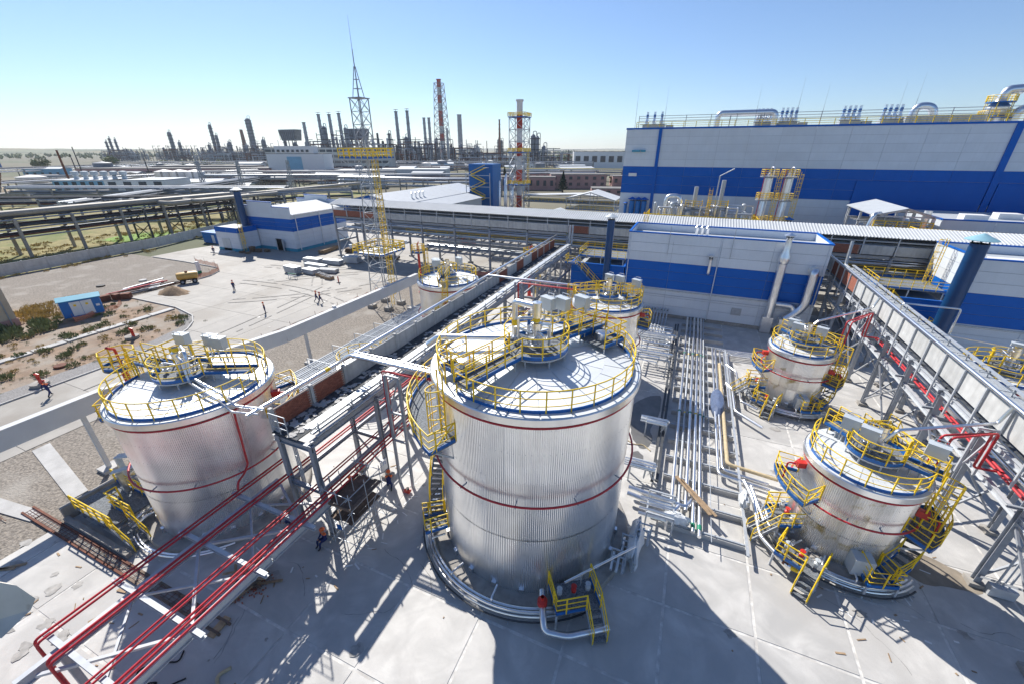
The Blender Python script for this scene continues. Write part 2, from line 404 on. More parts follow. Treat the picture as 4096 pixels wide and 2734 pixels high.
# concrete plank path through the bed
pth = struct(MB().box(-70.2, -70.1, 9, 9.1, -.1, -.05), 'footpath', 'concrete')
for i in range(12):
    y = -4+i*3.2; x = -69.9-.9*i/12
    MB().cbox((x+random.uniform(-.06,.06), y+1.5, .05), (1.05, 3.02, .16), .02).build('path_slab', 'concrete', pth)
MB().cbox((-72.6, 9.5, .02), (1.6, 2.6, .1), .3).build('path_slab', 'concrete', pth)
# ---------------------------------------------------------------- tanks
def corr_sheet(cx, cy, r, z0, z1, n, a0, a1, depth=.028):
    m = MB(); k = max(2, int(n*(a1-a0)/(2*math.pi)))*4; prof = [0, 0, 1, 1]
    for z in (z0, z1):
        for i in range(k+1): a = a0+(a1-a0)*min(1, max(0, (i-(.35 if i % 2 and i < k else 0))/k)); rr = r+depth*prof[i % 4]; m.v.append((cx+rr*math.cos(a), cy+rr*math.sin(a), z))
    for i in range(k): m.f.append((i, i+1, k+2+i, k+1+i))
    return m
def P2(cx, cy, r, a, z): return V(cx+r*math.cos(R(a)), cy+r*math.sin(R(a)), z)
BOXM = {}
def inst_box(parent, p, rz, size=(.82,.46,.68), leg=.95, tilt=0):
    """instrument cabinet on two legs"""
    key = (size, leg)
    if key not in BOXM:
        sx, sy, sz = size; b = MB().box(-sx/2, sx/2, -sy/2, sy/2, leg, leg+sz); b.box(-sx/2-.03, sx/2+.03, -sy/2-.03, sy/2+.03, leg+sz, leg+sz+.05)
        l = [MB().box(x-.035, x+.035, -.035, .035, 0, leg).mesh('cabinet_leg', 'galv') for x in (-sx*.35, sx*.35)]
        h = MB().tube([(-sx*.3,-sy/2-.0,leg+sz+.05),(-sx*.3,-sy/2,leg+sz+.22),(sx*.3,-sy/2,leg+sz+.22),(sx*.3,-sy/2,leg+sz+.05)], .02, 5)
        
        BOXM[key] = (b.mesh('cabinet', 'grey_box'), l, h.mesh('cabinet_handle', 'galv'))
    b, l, h = BOXM[key]; o = inst(b, 'instrument_cabinet', parent, p, rz)
    for me, nm in [(x, 'cabinet_leg') for x in l]+[(h, 'cabinet_handle')]: q = bpy.data.objects.new(nm, me); COL.objects.link(q); q.parent = o
    return o
def tank(label, cx, cy, r, zt, zb=.45, ribs=300, name='storage_tank', mid=.52, redband=True, ctr=None, walk=(), hatch=(), lad=None, sidep=(), boxes=(), gap=(), stair=None, gp='insulated storage tanks', ringR=None, stack=3.2, offs=.32, stub=None, stain=()):
    t = thing(name, label, 'tank', (cx, cy, 0), gp)
    rw = r-.22; n = 96
    MB().lathe(cx, cy, [(r+.62,-.01),(r+.62,zb-.08),(r+.56,zb-.02),(rw-.1,zb)], n).build('plinth', 'conc_dirty', t, True)
    h = zt-zb; zs = [zb, zb+h*.34, zb+h*.67, zt-.32]
    MB().lathe(cx, cy, [(rw-.07,zb),(rw-.07,zt-.33)], n).build('shell', 'steel_grey', t, True)
    ns = max(10, int(r*3.2)); rq = random.Random(int(cx*31+cy))
    for i in range(3):
        for k in range(ns): a_ = 2*math.pi*(k+.5*(i % 2))/ns; corr_sheet(cx, cy, rw-.014*(i % 2)+rq.uniform(-.006,.006), zs[i]-(.04 if i else 0), zs[i+1], ribs, a_, a_+2*math.pi/ns+.004).build('cladding_sheet', 'alu_stain' if any(abs((math.degrees(a_)-q+180) % 360-180) < 16 for q in stain) else 'alu_clad', t)
    rv = MB()
    for z in (zs[1]+.06, zs[2]+.06, zs[2]+(zs[3]-zs[2])*.5, zs[0]+(zs[1]-zs[0])*.5, zs[1]+(zs[2]-zs[1])*.5):
        for k in range(int(r*22)): p = P2(cx, cy, rw+.03, 360*k/int(r*22), z); rv.cbox((p.x, p.y, z), (.018, .018, .018), 0)
    rv.build('rivets', 'steel_grey', t, kind='stuff')
    m = MB().lathe(cx, cy, [(rw-.05,zt-.36),(r,zt-.36),(r,zt-.02),(r-.04,zt+.03)], n); m.build('roof_edge', 'alu_clad', t, True)
    cone = .07
    zroof = lambda q: zt+.02+(r-q)*cone
    nseg = 24; rf = MB().lathe(cx, cy, [(.05,zroof(0)-.02),(r-.05,zroof(r)-.02)], n).build('roof', 'alu_roof', t, True)
    rad = [r-.06, r*.66, r*.36, .1]   # overlapping roof sheets
    for ri in range(3):
        ns = (nseg, 16, 8)[ri]
        sm = MB(); w = 2*math.pi/ns; g_ = .006
        for zz in (0, .012):
            for (q, e) in ((rad[ri], 0), (rad[ri+1], 0)):
                for k in range(5): a = -w/2+g_+(w-2*g_)*k/4; sm.v.append((q*math.cos(a), q*math.sin(a), zroof(q)+zz+.004*ri))
        for k in range(4): sm.f += [(10+k,11+k,16+k,15+k), (k,k+1,k+11,k+10)]
        sm.f += [(0,10,15,5),(4,9,19,14)]
        me = sm.mesh('roof_sheet', 'alu_roof')
        for k in range(ns): inst(me, 'roof_sheet', rf, (cx, cy, 0), 2*math.pi*(k+.5*ri)/ns)
    # perimeter railing with gaps
    rr = r-.075*r; spans = []
    gs = sorted((a % 360, w) for a, w in gap)
    if not gs: railing(t, circle(cx, cy, rr, zt+.02, 60), True, toe=True)
    else:
        for i, (a, w) in enumerate(gs):
            nx = gs[(i+1) % len(gs)]; a0 = a+w/2; a1 = nx[0]-nx[1]/2
            while a1 <= a0: a1 += 360
            railing(t, circle(cx, cy, rr, zt+.02, max(6, int((a1-a0)/6)), a0, a1), False, toe=True)
    # fire-water cooling rings
    if redband:
        for z, o in ((zt-.52, .10), (zb+h*mid, .34)):
            MB().tube(circle(cx, cy, rw+o, z, 72), .055, 8, True).build('cooling_ring', 'red_pipe', t, True)
        bk = MB()
        for a in range(0, 360, 30): z = zb+h*mid; bk.bar(P2(cx,cy,rw,a+12,z), P2(cx,cy,rw+.42,a+12,z-.03), .05); bk.bar(P2(cx,cy,rw,a+12,zt-.55), P2(cx,cy,rw+.14,a+12,zt-.55), .05)
        each(bk, 'ring_bracket', 'steel_grey', t)
    # anchor boxes round the foot
    am = MB().box(-.05, .16, -.13, .13, -.02, .3).mesh('anchor_box', 'alu_pipe')
    for k in range(int(r*4)): a = 360*k/int(r*4)+7; p = P2(cx,cy,rw,a,zb); inst(am, 'anchor_box', t, p, R(a))
    # trace pipes following the plinth
    each(MB().tube(circle(cx, cy, r+.95, .42, 40, 170, 325), .06, 6).tube(circle(cx, cy, r+1.12, .42, 40, 170, 320), .05, 6), 'ring_main', 'alu_pipe', t, True)
    # centre platform
    cr = ctr[0] if ctr else r*.3; ox, oy = (ctr[1], ctr[2]) if ctr else (0, 0); px, py = cx+ox, cy+oy; zp = zroof(0)+.42
    MB().lathe(px, py, [(.3,zp-.05),(cr,zp-.05),(cr,zp),(.3,zp)], 40).build('centre_platform', 'grating', t)
    lg = MB()
    for a in range(0, 360, 45): lg.bar(P2(px,py,cr-.1,a,zroof(cr)-.05), P2(px,py,cr-.1,a,zp-.04), .07)
    lg.lathe(px, py, [(cr+.012,zp-.12),(cr+.012,zp-.04)], 40); each(lg, 'platform_support', 'steel_lt', t)
    gaps = [w[0] for w in walk]
    if gaps:
        gg = sorted(a % 360 for a in gaps); wd = math.degrees(.9/cr)
        for i, a in enumerate(gg):
            a0 = a+wd/2; a1 = gg[(i+1) % len(gg)]-wd/2
            while a1 <= a0: a1 += 360
            railing(t, circle(px, py, cr, zp, 20, a0, a1), False)
    else: railing(t, circle(px, py, cr, zp, 32), True)
    for w in walk:       # walkway from rim to centre: (angle, r_in, r_out)
        a, q0, q1 = w[:3]; u = V(math.cos(R(a)), math.sin(R(a)), 0); s_ = V(-u.y, u.x, 0); c0 = V(px, py, 0)
        A, B = c0+u*q0+V(0,0,zp-.02), c0+u*q1+V(0,0,zp-.08)
        MB().bar(A, B, .85, .06).build('walkway', 'grating', t)
        sp = MB()
        for q in (q0+.4, (q0+q1)/2, q1-.3):
            for k in (-.35, .35): sp.bar(c0+u*q+s_*k+V(0,0,zroof(q)-.1), c0+u*q+s_*k+V(0,0,zp-.06), .06)
        each(sp, 'walkway_leg', 'steel_lt', t)
        for k in w[3] if len(w) > 3 else (-1, 1): railing(t, [A+s_*k*.43, B+s_*k*.43], False)
    for (a, q, sx, sy, rot) in hatch:    # square platform round a manhole
        c = P2(cx, cy, q, a, 0); zz = zroof(q)+.35; ca = V(math.cos(R(rot)), math.sin(R(rot)), 0); cb = V(-ca.y, ca.x, 0)
        Q = [c+ca*i*sx/2+cb*j*sy/2+V(0,0,zz) for i, j in ((-1,-1),(1,-1),(1,1),(-1,1))]
        m = MB(); m.quadbox([p-V(0,0,.06) for p in Q]+Q); m.build('hatch_platform', 'grating', t)
        lg = MB()
        for p in Q: lg.bar(p-V(0,0,.5), p-V(0,0,.03), .07)
        each(lg, 'platform_support', 'steel_lt', t)
        railing(t, [Q[0], Q[1], Q[2], Q[3]], False)
        MB().lathe(c.x, c.y, [(.34,zz-.2),(.34,zz+.38),(.40,zz+.38),(.40,zz+.44),(.2,zz+.5),(.02,zz+.5)], 20).build('manhole', 'alu_pipe', t, True)
    if lad:
        a, z0 = lad; p = P2(cx, cy, r+.12, a, 0); ladder(t, p.x, p.y, z0, zt+.05, a, cage=.6)
    for (a0, a1, wd, z) in sidep:      # curved side platform
        q0, q1 = rw+.05, rw+wd; k = max(3, int((a1-a0)/7)); m = MB(); I = circle(cx, cy, q0, z, k, a0, a1); O = circle(cx, cy, q1, z, k, a0, a1)
        b = len(m.v)
        for zz in (-.08, 0):
            for p in I+O: m.v.append((p.x, p.y, p.z+zz))
        kk = k+1; n2 = 2*kk
        for i in range(k): m.f += [(i, i+1, kk+i+1, kk+i), (n2+i, n2+kk+i, n2+kk+i+1, n2+i+1), (kk+i, kk+i+1, n2+kk+i+1, n2+kk+i), (i, n2+i, n2+i+1, i+1)]
        m.f += [(0, kk, n2+kk, n2), (k, n2+k, n2+kk+k, kk+k)]
        m.build('side_platform', 'grating', t)
        br = MB()
        for a in (a0+4, (a0+a1)/2, a1-4): br.bar(P2(cx,cy,rw,a,z-1.3), P2(cx,cy,q1-.1,a,z-.1), .08); br.bar(P2(cx,cy,rw,a,z-.12), P2(cx,cy,q1,a,z-.12), .1)
        each(br, 'platform_bracket', 'steel_lt', t)
        railing(t, [I[0]]+O+[I[-1]], False)
        d = MB(); d.bar(P2(cx,cy,rw+.1,a1,z+1.1), P2(cx,cy,q1-.1,a1,z+.05), .05); d.build('corner_brace', 'yellow', t)
        c = P2(cx, cy, rw+.25, (a0*.7+a1*.3), z+1.15); MB().cbox((c.x, c.y, c.z), (.5, .34, .36), R((a0+a1)/2)).build('foam_box', 'red_box', t)
        f = MB().tube(fillet([P2(cx,cy,rw+.55,a0*.7+a1*.3,z+1.15), P2(cx,cy,rw+.95,a0*.7+a1*.3,z+1.15), P2(cx,cy,rw+.95,a0*.7+a1*.3,z)], .15), .05, 6); f.build('foam_pipe', 'red_pipe', t, True)
    for (a, q, rz, sz) in boxes: p = P2(cx, cy, q, a, 0); inst_box(t, (p.x, p.y, zp-.02), R(rz), sz)
    if stair:    # helical stair a0,z0 (top) -> a1,z1 (bottom)
        a0, z0, a1, z1 = stair; k = 16; ins, out = [], []
        for i in range(k+1): a = a0+(a1-a0)*i/k; z = z0+(z1-z0)*i/k; ins.append(P2(cx,cy,rw+.18,a,z)); out.append(P2(cx,cy,rw+1.0,a,z))
        m = MB()
        for L_ in (ins, out):
            for i in range(k): m.bar(L_[i], L_[i+1], .05, .22)
        st = m.build('helical_stair', 'toe_blue', t); nt_ = int((z0-z1)/.23); tm = MB().box(rw+.2, rw+.98, -.13, .13, -.02, .02).mesh('tread', 'grating')
        for i in range(nt_): f = (i+.5)/nt_; inst(tm, 'tread', st, (cx, cy, z0+(z1-z0)*f), R(a0+(a1-a0)*f))
        railing(t, out, False, 1.05, 1.2, False, name='stair_railing'); railing(t, ins, False, 1.05, 1.6, False, name='stair_railing', rails=1)
        sgn = 1 if a1 > a0 else -1; e0, e1 = a1, a1+sgn*math.degrees(1.1/r); A, B = sorted((e0, e1))
        m = MB(); Q = [P2(cx,cy,rw+.1,A,z1), P2(cx,cy,rw+1.45,A,z1), P2(cx,cy,rw+1.45,B,z1), P2(cx,cy,rw+.1,B,z1)]
        m.quadbox([p-V(0,0,.07) for p in Q]+Q); m.build('stair_landing', 'grating', t); railing(t, Q if sgn > 0 else Q[::-1], False)
        lg = MB()
        for p in Q[1:3]: lg.bar((p.x,p.y,0), p, .08)
        each(lg, 'landing_leg', 'steel_lt', t)
    # nozzle stack at the centre
    zc = zroof(0); s_ = MB().lathe(px, py, [(.34,zc-.05),(.34,zc+.55),(.26,zc+.6),(.26,zc+.95),(.20,zc+1.0),(.20,zc+1.35),(.28,zc+1.4),(.28,zc+1.75),(.17,zc+1.8),(.17,zc+2.05)], 18); s_.build('vent_nozzle', 'alu_pipe', t, True)
    MB().lathe(px, py, [(.178,zc+1.82),(.178,zc+2.06)], 18).build('marker_band', 'yellow', t)
    if stack > 1: MB().lathe(px, py, [(.24,zc+2.05),(.24,zc+stack-.35),(.05,zc+stack-.33)], 18).build('vent_stack', 'alu_pipe', t, True)
    rnd = random.Random(int(cx*10)); pl = MB()
    for k in range(6):
        a = rnd.uniform(0,360); q = rnd.uniform(.45, cr*.75); p = P2(px,py,q,a,0); hgt = rnd.uniform(.7,1.6); rad_ = rnd.uniform(.05,.11)
        pl.cyl((p.x,p.y,zc-.1), (p.x,p.y,zc+hgt), rad_, 10); pl.cyl((p.x,p.y,zc+hgt*.55), (p.x,p.y,zc+hgt*.62), rad_*1.8, 10)
        b = P2(px,py,q*.3,a+60,zc+hgt*.9); pl.tube(fillet([(p.x,p.y,zc+hgt*.8), (p.x,p.y,zc+hgt), b], .1), rad_*.7, 8)
    pl.build('nozzle_cluster', 'alu_pipe', t, True, 'stuff')
    return t, dict(zroof=zroof, zp=zp, rw=rw, cr=cr)
SZ = (.82, .46, .68)
main, mi = tank('largest silver insulated tank with three cabinets and tall vent pipe, in the middle', -6.53, 18.66, 5.58, 11.78, .42, 340, ctr=(1.68, .1, -.1), mid=.57,
    walk=((250, 1.6, 5.25), (62, 1.6, 5.3)), hatch=((229, 3.95, 1.7, 1.7, 250), (44, 4.2, 1.75, 1.75, 62)), lad=(240, 9.3), sidep=((150, 246, 1.55, 9.2),),
    boxes=((96, 3.1, 155, SZ), (82, 3.4, 155, SZ), (70, 4.3, 155, SZ)), gap=((240, 12), (66, 14)), stair=(150, 9.1, 214, 1.5))
# vapour line on the main tank
zc = mi['zroof'](0); px, py = -6.43, 18.56
m = MB().tube(fillet([(px, py, zc+2.3), (px, py, zc+2.62), (px-1.35, py+.35, zc+2.62), (px-1.35, py+.35, zc+.5), (-11.9, 17.7, zc+.35), (-12.6, 17.6, zc-.2)], .22), .17, 12)
m.build('vapour_line', 'alu_pipe', main, True)
MB().cyl((px-1.35, py+.35, zc+1.3), (px-1.35, py+.35, zc+1.62), .178, 12).build('marker_band', 'yellow', main)
m = MB()
for dx, dy, hh in ((-.9,-.3,2.0), (-.5,.2,2.25), (.7,.1,1.7), (.55,-.5,1.3)): m.tube(fillet([(px+dx,py+dy,zc-.05),(px+dx,py+dy,zc+hh),(px+dx*.2,py+dy*.3,zc+hh)], .15), .075, 8)
m.build('vent_line', 'alu_pipe', main, True)
MB().cyl((px-.5,py+.2,zc+1.5), (px-.5,py+.2,zc+1.85), .085, 10).cyl((px-.5,py+.2,zc+2.0), (px-.5,py+.2,zc+2.1), .085, 10).build('marker_band', 'toe_blue', main)
left, li = tank('large silver tank in the pit at left, red riser down its wall', -26.64, 12.59, 4.36, 8.97, .35, 290, ctr=(1.5, -.5, -.1), mid=.48,
    walk=((182, 1.45, 4.3), (28, 1.45, 4.2)), hatch=((165, 3.2, 1.5, 1.5, 182),), lad=(188, 6.3), sidep=((18, 70, 1.3, 6.6), (208, 224, 1.0, 7.4)),
    boxes=((150, 2.6, 10, SZ), (100, 1.9, 10, SZ), (75, 1.9, 10, SZ)), gap=((186, 14), (28, 14)), stack=1)
m = MB().tube(fillet([(-22.35,11.9,8.3), (-22.35,11.7,4.75), (-22.1,11.2,4.5), (-21.8,10.6,4.5), (-21.7,10.4,4.1)], .15), .065, 8); m.build('riser_pipe', 'red_pipe', left, True)
zc = li['zroof'](0); m = MB().tube(fillet([(-27.3,12.9,zc+1.9),(-26.3,12.5,zc+1.9),(-25.9,12.2,zc+.4),(-23.2,12.0,zc+.1),(-22.2,12.0,zc-.5),(-20.4,12.4,zc-.5)], .2), .1, 10)
m.tube(fillet([(-27.1,12.4,zc+1.6),(-26.1,12.1,zc+1.6),(-25.7,11.9,zc+.3),(-23.0,11.6,zc+.0),(-22.0,11.6,zc-.6),(-20.4,12.0,zc-.6)], .2), .07, 8); m.build('vapour_line', 'alu_pipe', left, True)
t4, _ = tank('silver tank beside the long blue and white building, behind the largest tank', -6.3, 39.6, 3.5, 8.3, .4, 200, walk=((200, 1.2, 3.4), (20, 1.2, 3.3)), hatch=((10, 2.3, 1.2, 1.2, 20),), lad=(172, 5.8), sidep=((-15, 25, 1.1, 6.3), (150, 195, 1.2, 5.8)),
    boxes=((100, 1.5, 155, SZ), (60, 1.6, 155, SZ), (15, 2.6, 155, SZ)), gap=((172, 18),), stack=1.9)
t5, _ = tank('silver tank at the far left beside the lattice mast, behind the concrete parapet', -25.2, 40.4, 3.62, 8.2, .4, 200, walk=((290, 1.2, 3.5),), lad=(295, 5.6), sidep=((280, 330, 1.2, 5.2),),
    boxes=((215, 1.2, 20, SZ), (190, 1.4, 20, SZ), (60, 1.6, 155, SZ)), gap=((292, 18),), stack=1.9)
r1, _ = tank('silver tank with rust stains nearest the right edge, square box on its wall', 11.45, 24.68, 2.93, 6.08, .55, 180, ctr=(1.35, .25, .15), walk=((-25, 1.2, 2.8), (125, 1.2, 2.8)), lad=(-30, 3.3), sidep=((-50, 8, 1.35, 3.4), (172, 222, 1.3, 3.9)),
    boxes=((160, 1.2, 155, SZ), (215, .6, 155, SZ), (-18, 2.35, 155, SZ)), gap=((-28, 20), (128, 22)), stair=(8, 3.3, -62, .9), mid=.58, stack=1.6, stain=(215,240))
r2, _ = tank('silver tank in front of the ventilation ducts, square box on its wall', 11.45, 41.82, 2.72, 5.6, .55, 170, ctr=(1.25, .1, .1), walk=((-20, 1.1, 2.6), (120, 1.1, 2.6)), lad=(-25, 3.0), sidep=((-45, 10, 1.3, 3.0), (170, 215, 1.2, 3.4)),
    boxes=((150, 1.2, 155, SZ), (200, .9, 155, SZ), (-35, 1.1, 155, SZ)), gap=((-22, 20), (122, 24)), stair=(10, 2.9, -60, .9), mid=.58, stack=1.6, stain=(230,))
r3, _ = tank('silver tank half cut by the right edge, beyond the sloping rack', 25.0, 41.5, 2.75, 5.9, .55, 170, ctr=(1.25, .1, .1), walk=((200, 1.1, 2.6),), lad=(170, 3.0), sidep=((-70, -20, 1.2, 3.4),),
    boxes=((60, 1.2, 155, SZ), (10, 1.3, 155, SZ)), gap=((172, 20),), stack=1.6)
for t, cx, cy, rw in ((r1, 11.45, 24.68, 2.71), (r2, 11.45, 41.82, 2.5)):   # insulated manway box on the wall
    p = P2(cx, cy, rw+.3, -84 if t is r1 else -80, 0); MB().cbox((p.x, p.y, 1.35), (.95, .9, 1.1), R(5)).build('manway_box', 'grey_box', t)
# stains on the front right tank
# ---------------------------------------------------------------- centre trestle between the tanks
def xbrace(root, a0, a1, b0, b1, w=.1, name='brace', material='steel_grey'):
    MB().bar(a0, b1, w).build(name, material, root); MB().bar(a1, b0, w).build(name, material, root)
def column(root, x, y, z0, z1, w=.26, h=.26, material='steel_grey', foot=True):
    MB().ibeam((x,y,z0), (x,y,z1), w, h, .03).build('column', material, root)
    if foot: MB().box(x-.35, x+.35, y-.35, y+.35, -.01, .25).build('footing', 'conc_dirty', root)
BRK = None
def brick_panel(root, x, y0, y1, z0, z1, fine=True):
    pn = MB().box(x-.05, x+.05, y0, y1, z0, z1).build('brick_panel', 'mortar', root); L, h = .25, .085; n = int((z1-z0)/h)
    me = MB().box(-.075, .075, -L/2+.008, L/2-.008, .008, h-.008).mesh('brick', 'brick'); j = MB()
    for r_ in range(n):
        y = y0+(L/2 if r_ % 2 else 0)
        while y+L <= y1+.01:
            if fine: inst(me, 'brick', pn, (x, y+L/2, z0+r_*h))
            else: j.box(x-.075, x+.075, y+.008, y+L-.008, z0+r_*h+.008, z0+(r_+1)*h-.008)
            y += L
    if not fine: j.build('brick_courses', 'brick', pn, kind='stuff')
tr = thing('pipe_trestle', 'grey steel trestle with concrete and brick parapet running between the tanks', 'pipe rack', (-19, 12.5, 0))
XL, XR = -20.4, -17.6; ys = [12.6+5.45*i for i in range(11)]
for y in ys:
    for x in (XL+.3, XR): column(tr, x, y, .2, 7.0)
    MB().ibeam((XL-.1,y,6.75), (XR+.2,y,6.75), .22, .4).build('cross_beam', 'steel_grey', tr); MB().ibeam((XL+.3,y,3.5), (XR,y,3.5), .18, .3).build('cross_beam', 'steel_grey', tr)
    xbrace(tr, (XL+.3,y,.6), (XR,y,.6), (XL+.3,y,3.3), (XR,y,3.3))
for i in range(len(ys)-1):
    for x in (XL, XR):
        MB().ibeam((x,ys[i]+.02,6.98), (x,ys[i+1]-.02,6.98), .2, .42).build('long_beam', 'steel_grey', tr)
        MB().ibeam((x+(.3 if x == XL else 0),ys[i]+.12,3.5), (x+(.3 if x == XL else 0),ys[i+1]-.12,3.5), .18, .26).build('long_beam', 'steel_grey', tr)
    if i % 2 == 0: xbrace(tr, (XR,ys[i],.6), (XR,ys[i+1],.6), (XR,ys[i],3.2), (XR,ys[i+1],3.2))
    else: xbrace(tr, (XR,ys[i],3.7), (XR,ys[i+1],3.7), (XR,ys[i],6.7), (XR,ys[i+1],6.7))
MB().box(XL+.1, XR-.75, 12.4, 68.5, 7.2, 7.26).build('deck', 'debris_dark', tr)
random.seed(3); rb = MB()
for k in range(260):
    y = 12.6+random.random()**1.6*50; rb.cbox((random.uniform(XL+.25,XR-.9), y, 7.29), (random.uniform(.1,.5), random.uniform(.1,.4), random.uniform(.02,.07)), random.uniform(0,3))
rb.build('rubble', 'concrete', tr, kind='stuff')
y = 12.75; k = 0; pmesh = MB().box(-.06, .06, 0, 2.6, 0, 1.25).mesh('parapet_panel', 'conc_panel'); psm = MB().box(-.11, .11, -.1, .1, -.1, 1.42).mesh('parapet_post', 'conc_panel')
while y < 66:
    inst(psm, 'parapet_post', tr, (XL-.02, y, 7.22))
    if k in (0, 1): brick_panel(tr, XL, y+.12, y+2.72, 7.24, 8.5)
    elif k in (11, 13, 15, 16, 17, 18): brick_panel(tr, XL, y+.12, y+2.72, 7.24, 8.5, False)
    else: inst(pmesh, 'parapet_panel', tr, (XL, y+.13, 7.24))
    y += 2.85; k += 1
for j, (x, z, w, h, mt) in enumerate(((XR-.62,7.62,.34,.10,'galv'), (XR-.2,7.42,.26,.09,'galv'), (XR-.2,7.75,.26,.09,'galv'), (XR+.12,7.32,.16,.08,'galv'))):
    t = MB(); y = 13
    while y < 67: t.box(x-w/2, x+w/2, y, y+2.96, z, z+h); y += 3
    each(t, 'cable_tray', mt, tr)
st = MB(); y = 13.4
while y < 67: st.bar((XR-.05,y,7.1), (XR-.05,y,8.0), .06); st.bar((XR-.8,y,7.58), (XR+.1,y,7.58), .05); y += 2.7
each(st, 'tray_support', 'galv', tr)
railing(tr, [(XL+.15,12.45,7.25), (XL+1.4,12.45,7.25)], False, 1.3, .7, False, 'galv', 3, rr=.025)
MB().tube([(XL-.38,11.6,8.72), (XL-.38,69.5,8.72)], .13, 12).build('vapour_main', 'alu_pipe', tr, True)
sp = MB(); y = 13.2
while y < 68: sp.bar((XL-.38,y,8.6), (XL-.05,y,8.3), .05); sp.bar((XL-.38,y,8.62), (XL-.38,y,7.0), .05); y += 5.7
each(sp, 'pipe_support', 'galv', tr)
MB().cyl((XL-.38,17.2,8.72), (XL-.38,17.6,8.72), .137, 12).build('marker_band', 'yellow', tr)
# vertical tray riser where the trestle meets the gallery
MB().tube(fillet([(XR-.3,66.5,7.5),(XR-.3,68.6,7.5),(XR-.3,68.9,10.6)], .4), .16, 6).tube(fillet([(XR-.75,66.5,7.5),(XR-.75,68.6,7.5),(XR-.75,68.9,10.6)], .4), .16, 6).build('tray_riser', 'galv', tr)
# conduits down the front legs
for k in range(3): MB().tube([(XL+.75+.14*k,12.95,.3), (XL+.75+.14*k,12.95,6.5)], .04, 6).build('conduit', 'galv', tr)
MB().cbox((XR+.1, 17.7, 1.45), (.12, .6, .9)).build('junction_box', 'white', tr)
# sign plate 72
def text(body, name, parent, loc, rot, size, material, ext=.004):
    c = bpy.data.curves.new('lettering', 'FONT'); c.body = body; c.size = size; c.extrude = ext; c.align_x = 'CENTER'; c.align_y = 'CENTER'
    o = bpy.data.objects.new('tmp', c); COL.objects.link(o); dg = bpy.context.evaluated_depsgraph_get(); me = bpy.data.meshes.new_from_object(o.evaluated_get(dg))
    bpy.data.objects.remove(o); me.materials.clear(); me.materials.append(MATS[material]); q = inst(me, name, parent, loc, 0, None, rot); return q
text('72', 'sign_number', tr, (XR+.165, 17.7, 1.62), (R(90),0,R(90)), .36, 'toe_blue')
text('72', 'sign_number', tr, (XR+.1, 17.395, 1.62), (R(90),0,0), .14, 'toe_blue')
# ---------------------------------------------------------------- red fire-water lines and their bridge
br = thing('pipe_bridge', 'light grey steel girder bridge carrying red pipes in the lower left', 'pipe bridge', (-19, 1, 0))
for x in (-20.9, -16.75):
    for y0, y1 in ((.6, 4.45), (4.5, 8.35), (8.4, 12.3)): MB().ibeam((x,y0,3.35), (x,y1,3.35), .24, .5).build('girder', 'steel_lt', br)
for y in (2.0, 4.47, 7.4, 10.3): MB().ibeam((-22.1,y,3.78), (-15.7,y,3.78), .2, .22).build('cross_beam', 'steel_lt', br)
for y0, y1, s_ in ((1.1,4.3,1), (4.6,7.3,-1), (7.5,10.2,1), (10.4,12.2,-1)):
    MB().bar((-20.7 if s_ > 0 else -16.9,y0,3.35), (-16.9 if s_ > 0 else -20.7,y1,3.35), .13).build('diagonal', 'steel_lt', br)
    MB().bar((-16.9 if s_ > 0 else -20.7,y0,3.3), (-20.7 if s_ > 0 else -16.9,y1,3.3), .1).build('diagonal', 'steel_lt', br)
for x in (-20.9, -16.75): MB().ibeam((x,1.9,0), (x,1.9,3.1), .26, .26).build('column', 'steel_lt', br)
fp = thing('fire_water_lines', 'bundle of long red fire water pipes on the grey bridge, lower left', 'pipes', (-19, 1, 0))
for x, yend, rr in ((-21.75,13.5,.058), (-21.5,13.5,.058), (-20.3,26,.07), (-20.05,26,.058), (-17.95,34,.05), (-17.72,34,.05), (-16.95,48,.06), (-16.72,48,.06), (-16.42,40,.06)):
    yb = 1.62-.17*(x+21.75)/1.4
    MB().tube(fillet([(x,yend,3.98), (x,yb,3.98), (x,yb,.1)], .22), rr*.95, 10).build('pipe', 'red_pipe', fp, True)
for k in range(3): MB().tube(fillet([(-30,.35-.3*k,2.2), (-22.6+.3*k,.35-.3*k,2.2), (-22.6+.3*k,.35-.3*k,.1)], .3), .075, 10).build('pipe', 'red_pipe', fp, True)
for k in range(3):   # riser and branch to the largest tank
    x = -17.2+.22*k; z = 9.15+.02*k
    MB().tube(fillet([(-16.95+.23*k,18.0,3.98), (-16.75+.16*k,18.1,3.98), (-16.75+.16*k,18.1,z), (-12.0,18.15+.17*k,z)], .2), .055, 8).build('pipe', 'red_pipe', fp, True)
fr = MB(); 
for x, y in ((-16.4,17.9), (-15.3,17.9)): fr.bar((x,y,0), (x,y,9.0), .16)
for z in (3.9, 9.0, 6.2): fr.bar((-16.4,17.9,z), (-15.3,17.9,z), .12)
fr.bar((-16.4,17.9,6.2), (-15.3,17.9,9.0), .08); fr.bar((-16.4,17.9,3.9), (-15.3,17.9,6.2), .08)
rt = thing('riser_frame', 'grey steel frame holding the red risers left of the largest tank', 'frame', (-15.8, 17.9, 0)); each(fr, 'frame_member', 'steel_grey', rt)
bp_ = thing('vapour_branch', 'pair of silver pipes crossing from the trestle to the largest tank', 'pipes', (-18, 18.6, 8))
for k, rr in enumerate((.13, .06, .06)): MB().tube(fillet([(XL-.38,18.5+.28*k,8.95 if k else 8.72), (-19.6,18.5+.28*k,9.5), (-12.1,18.5+.28*k,9.5)], .2), rr, 10).build('pipe', 'alu_pipe', bp_, True)
bp_ = thing('vapour_branch', 'silver and red pipes crossing from the trestle to the far middle tank', 'pipes', (-18, 40, 8))
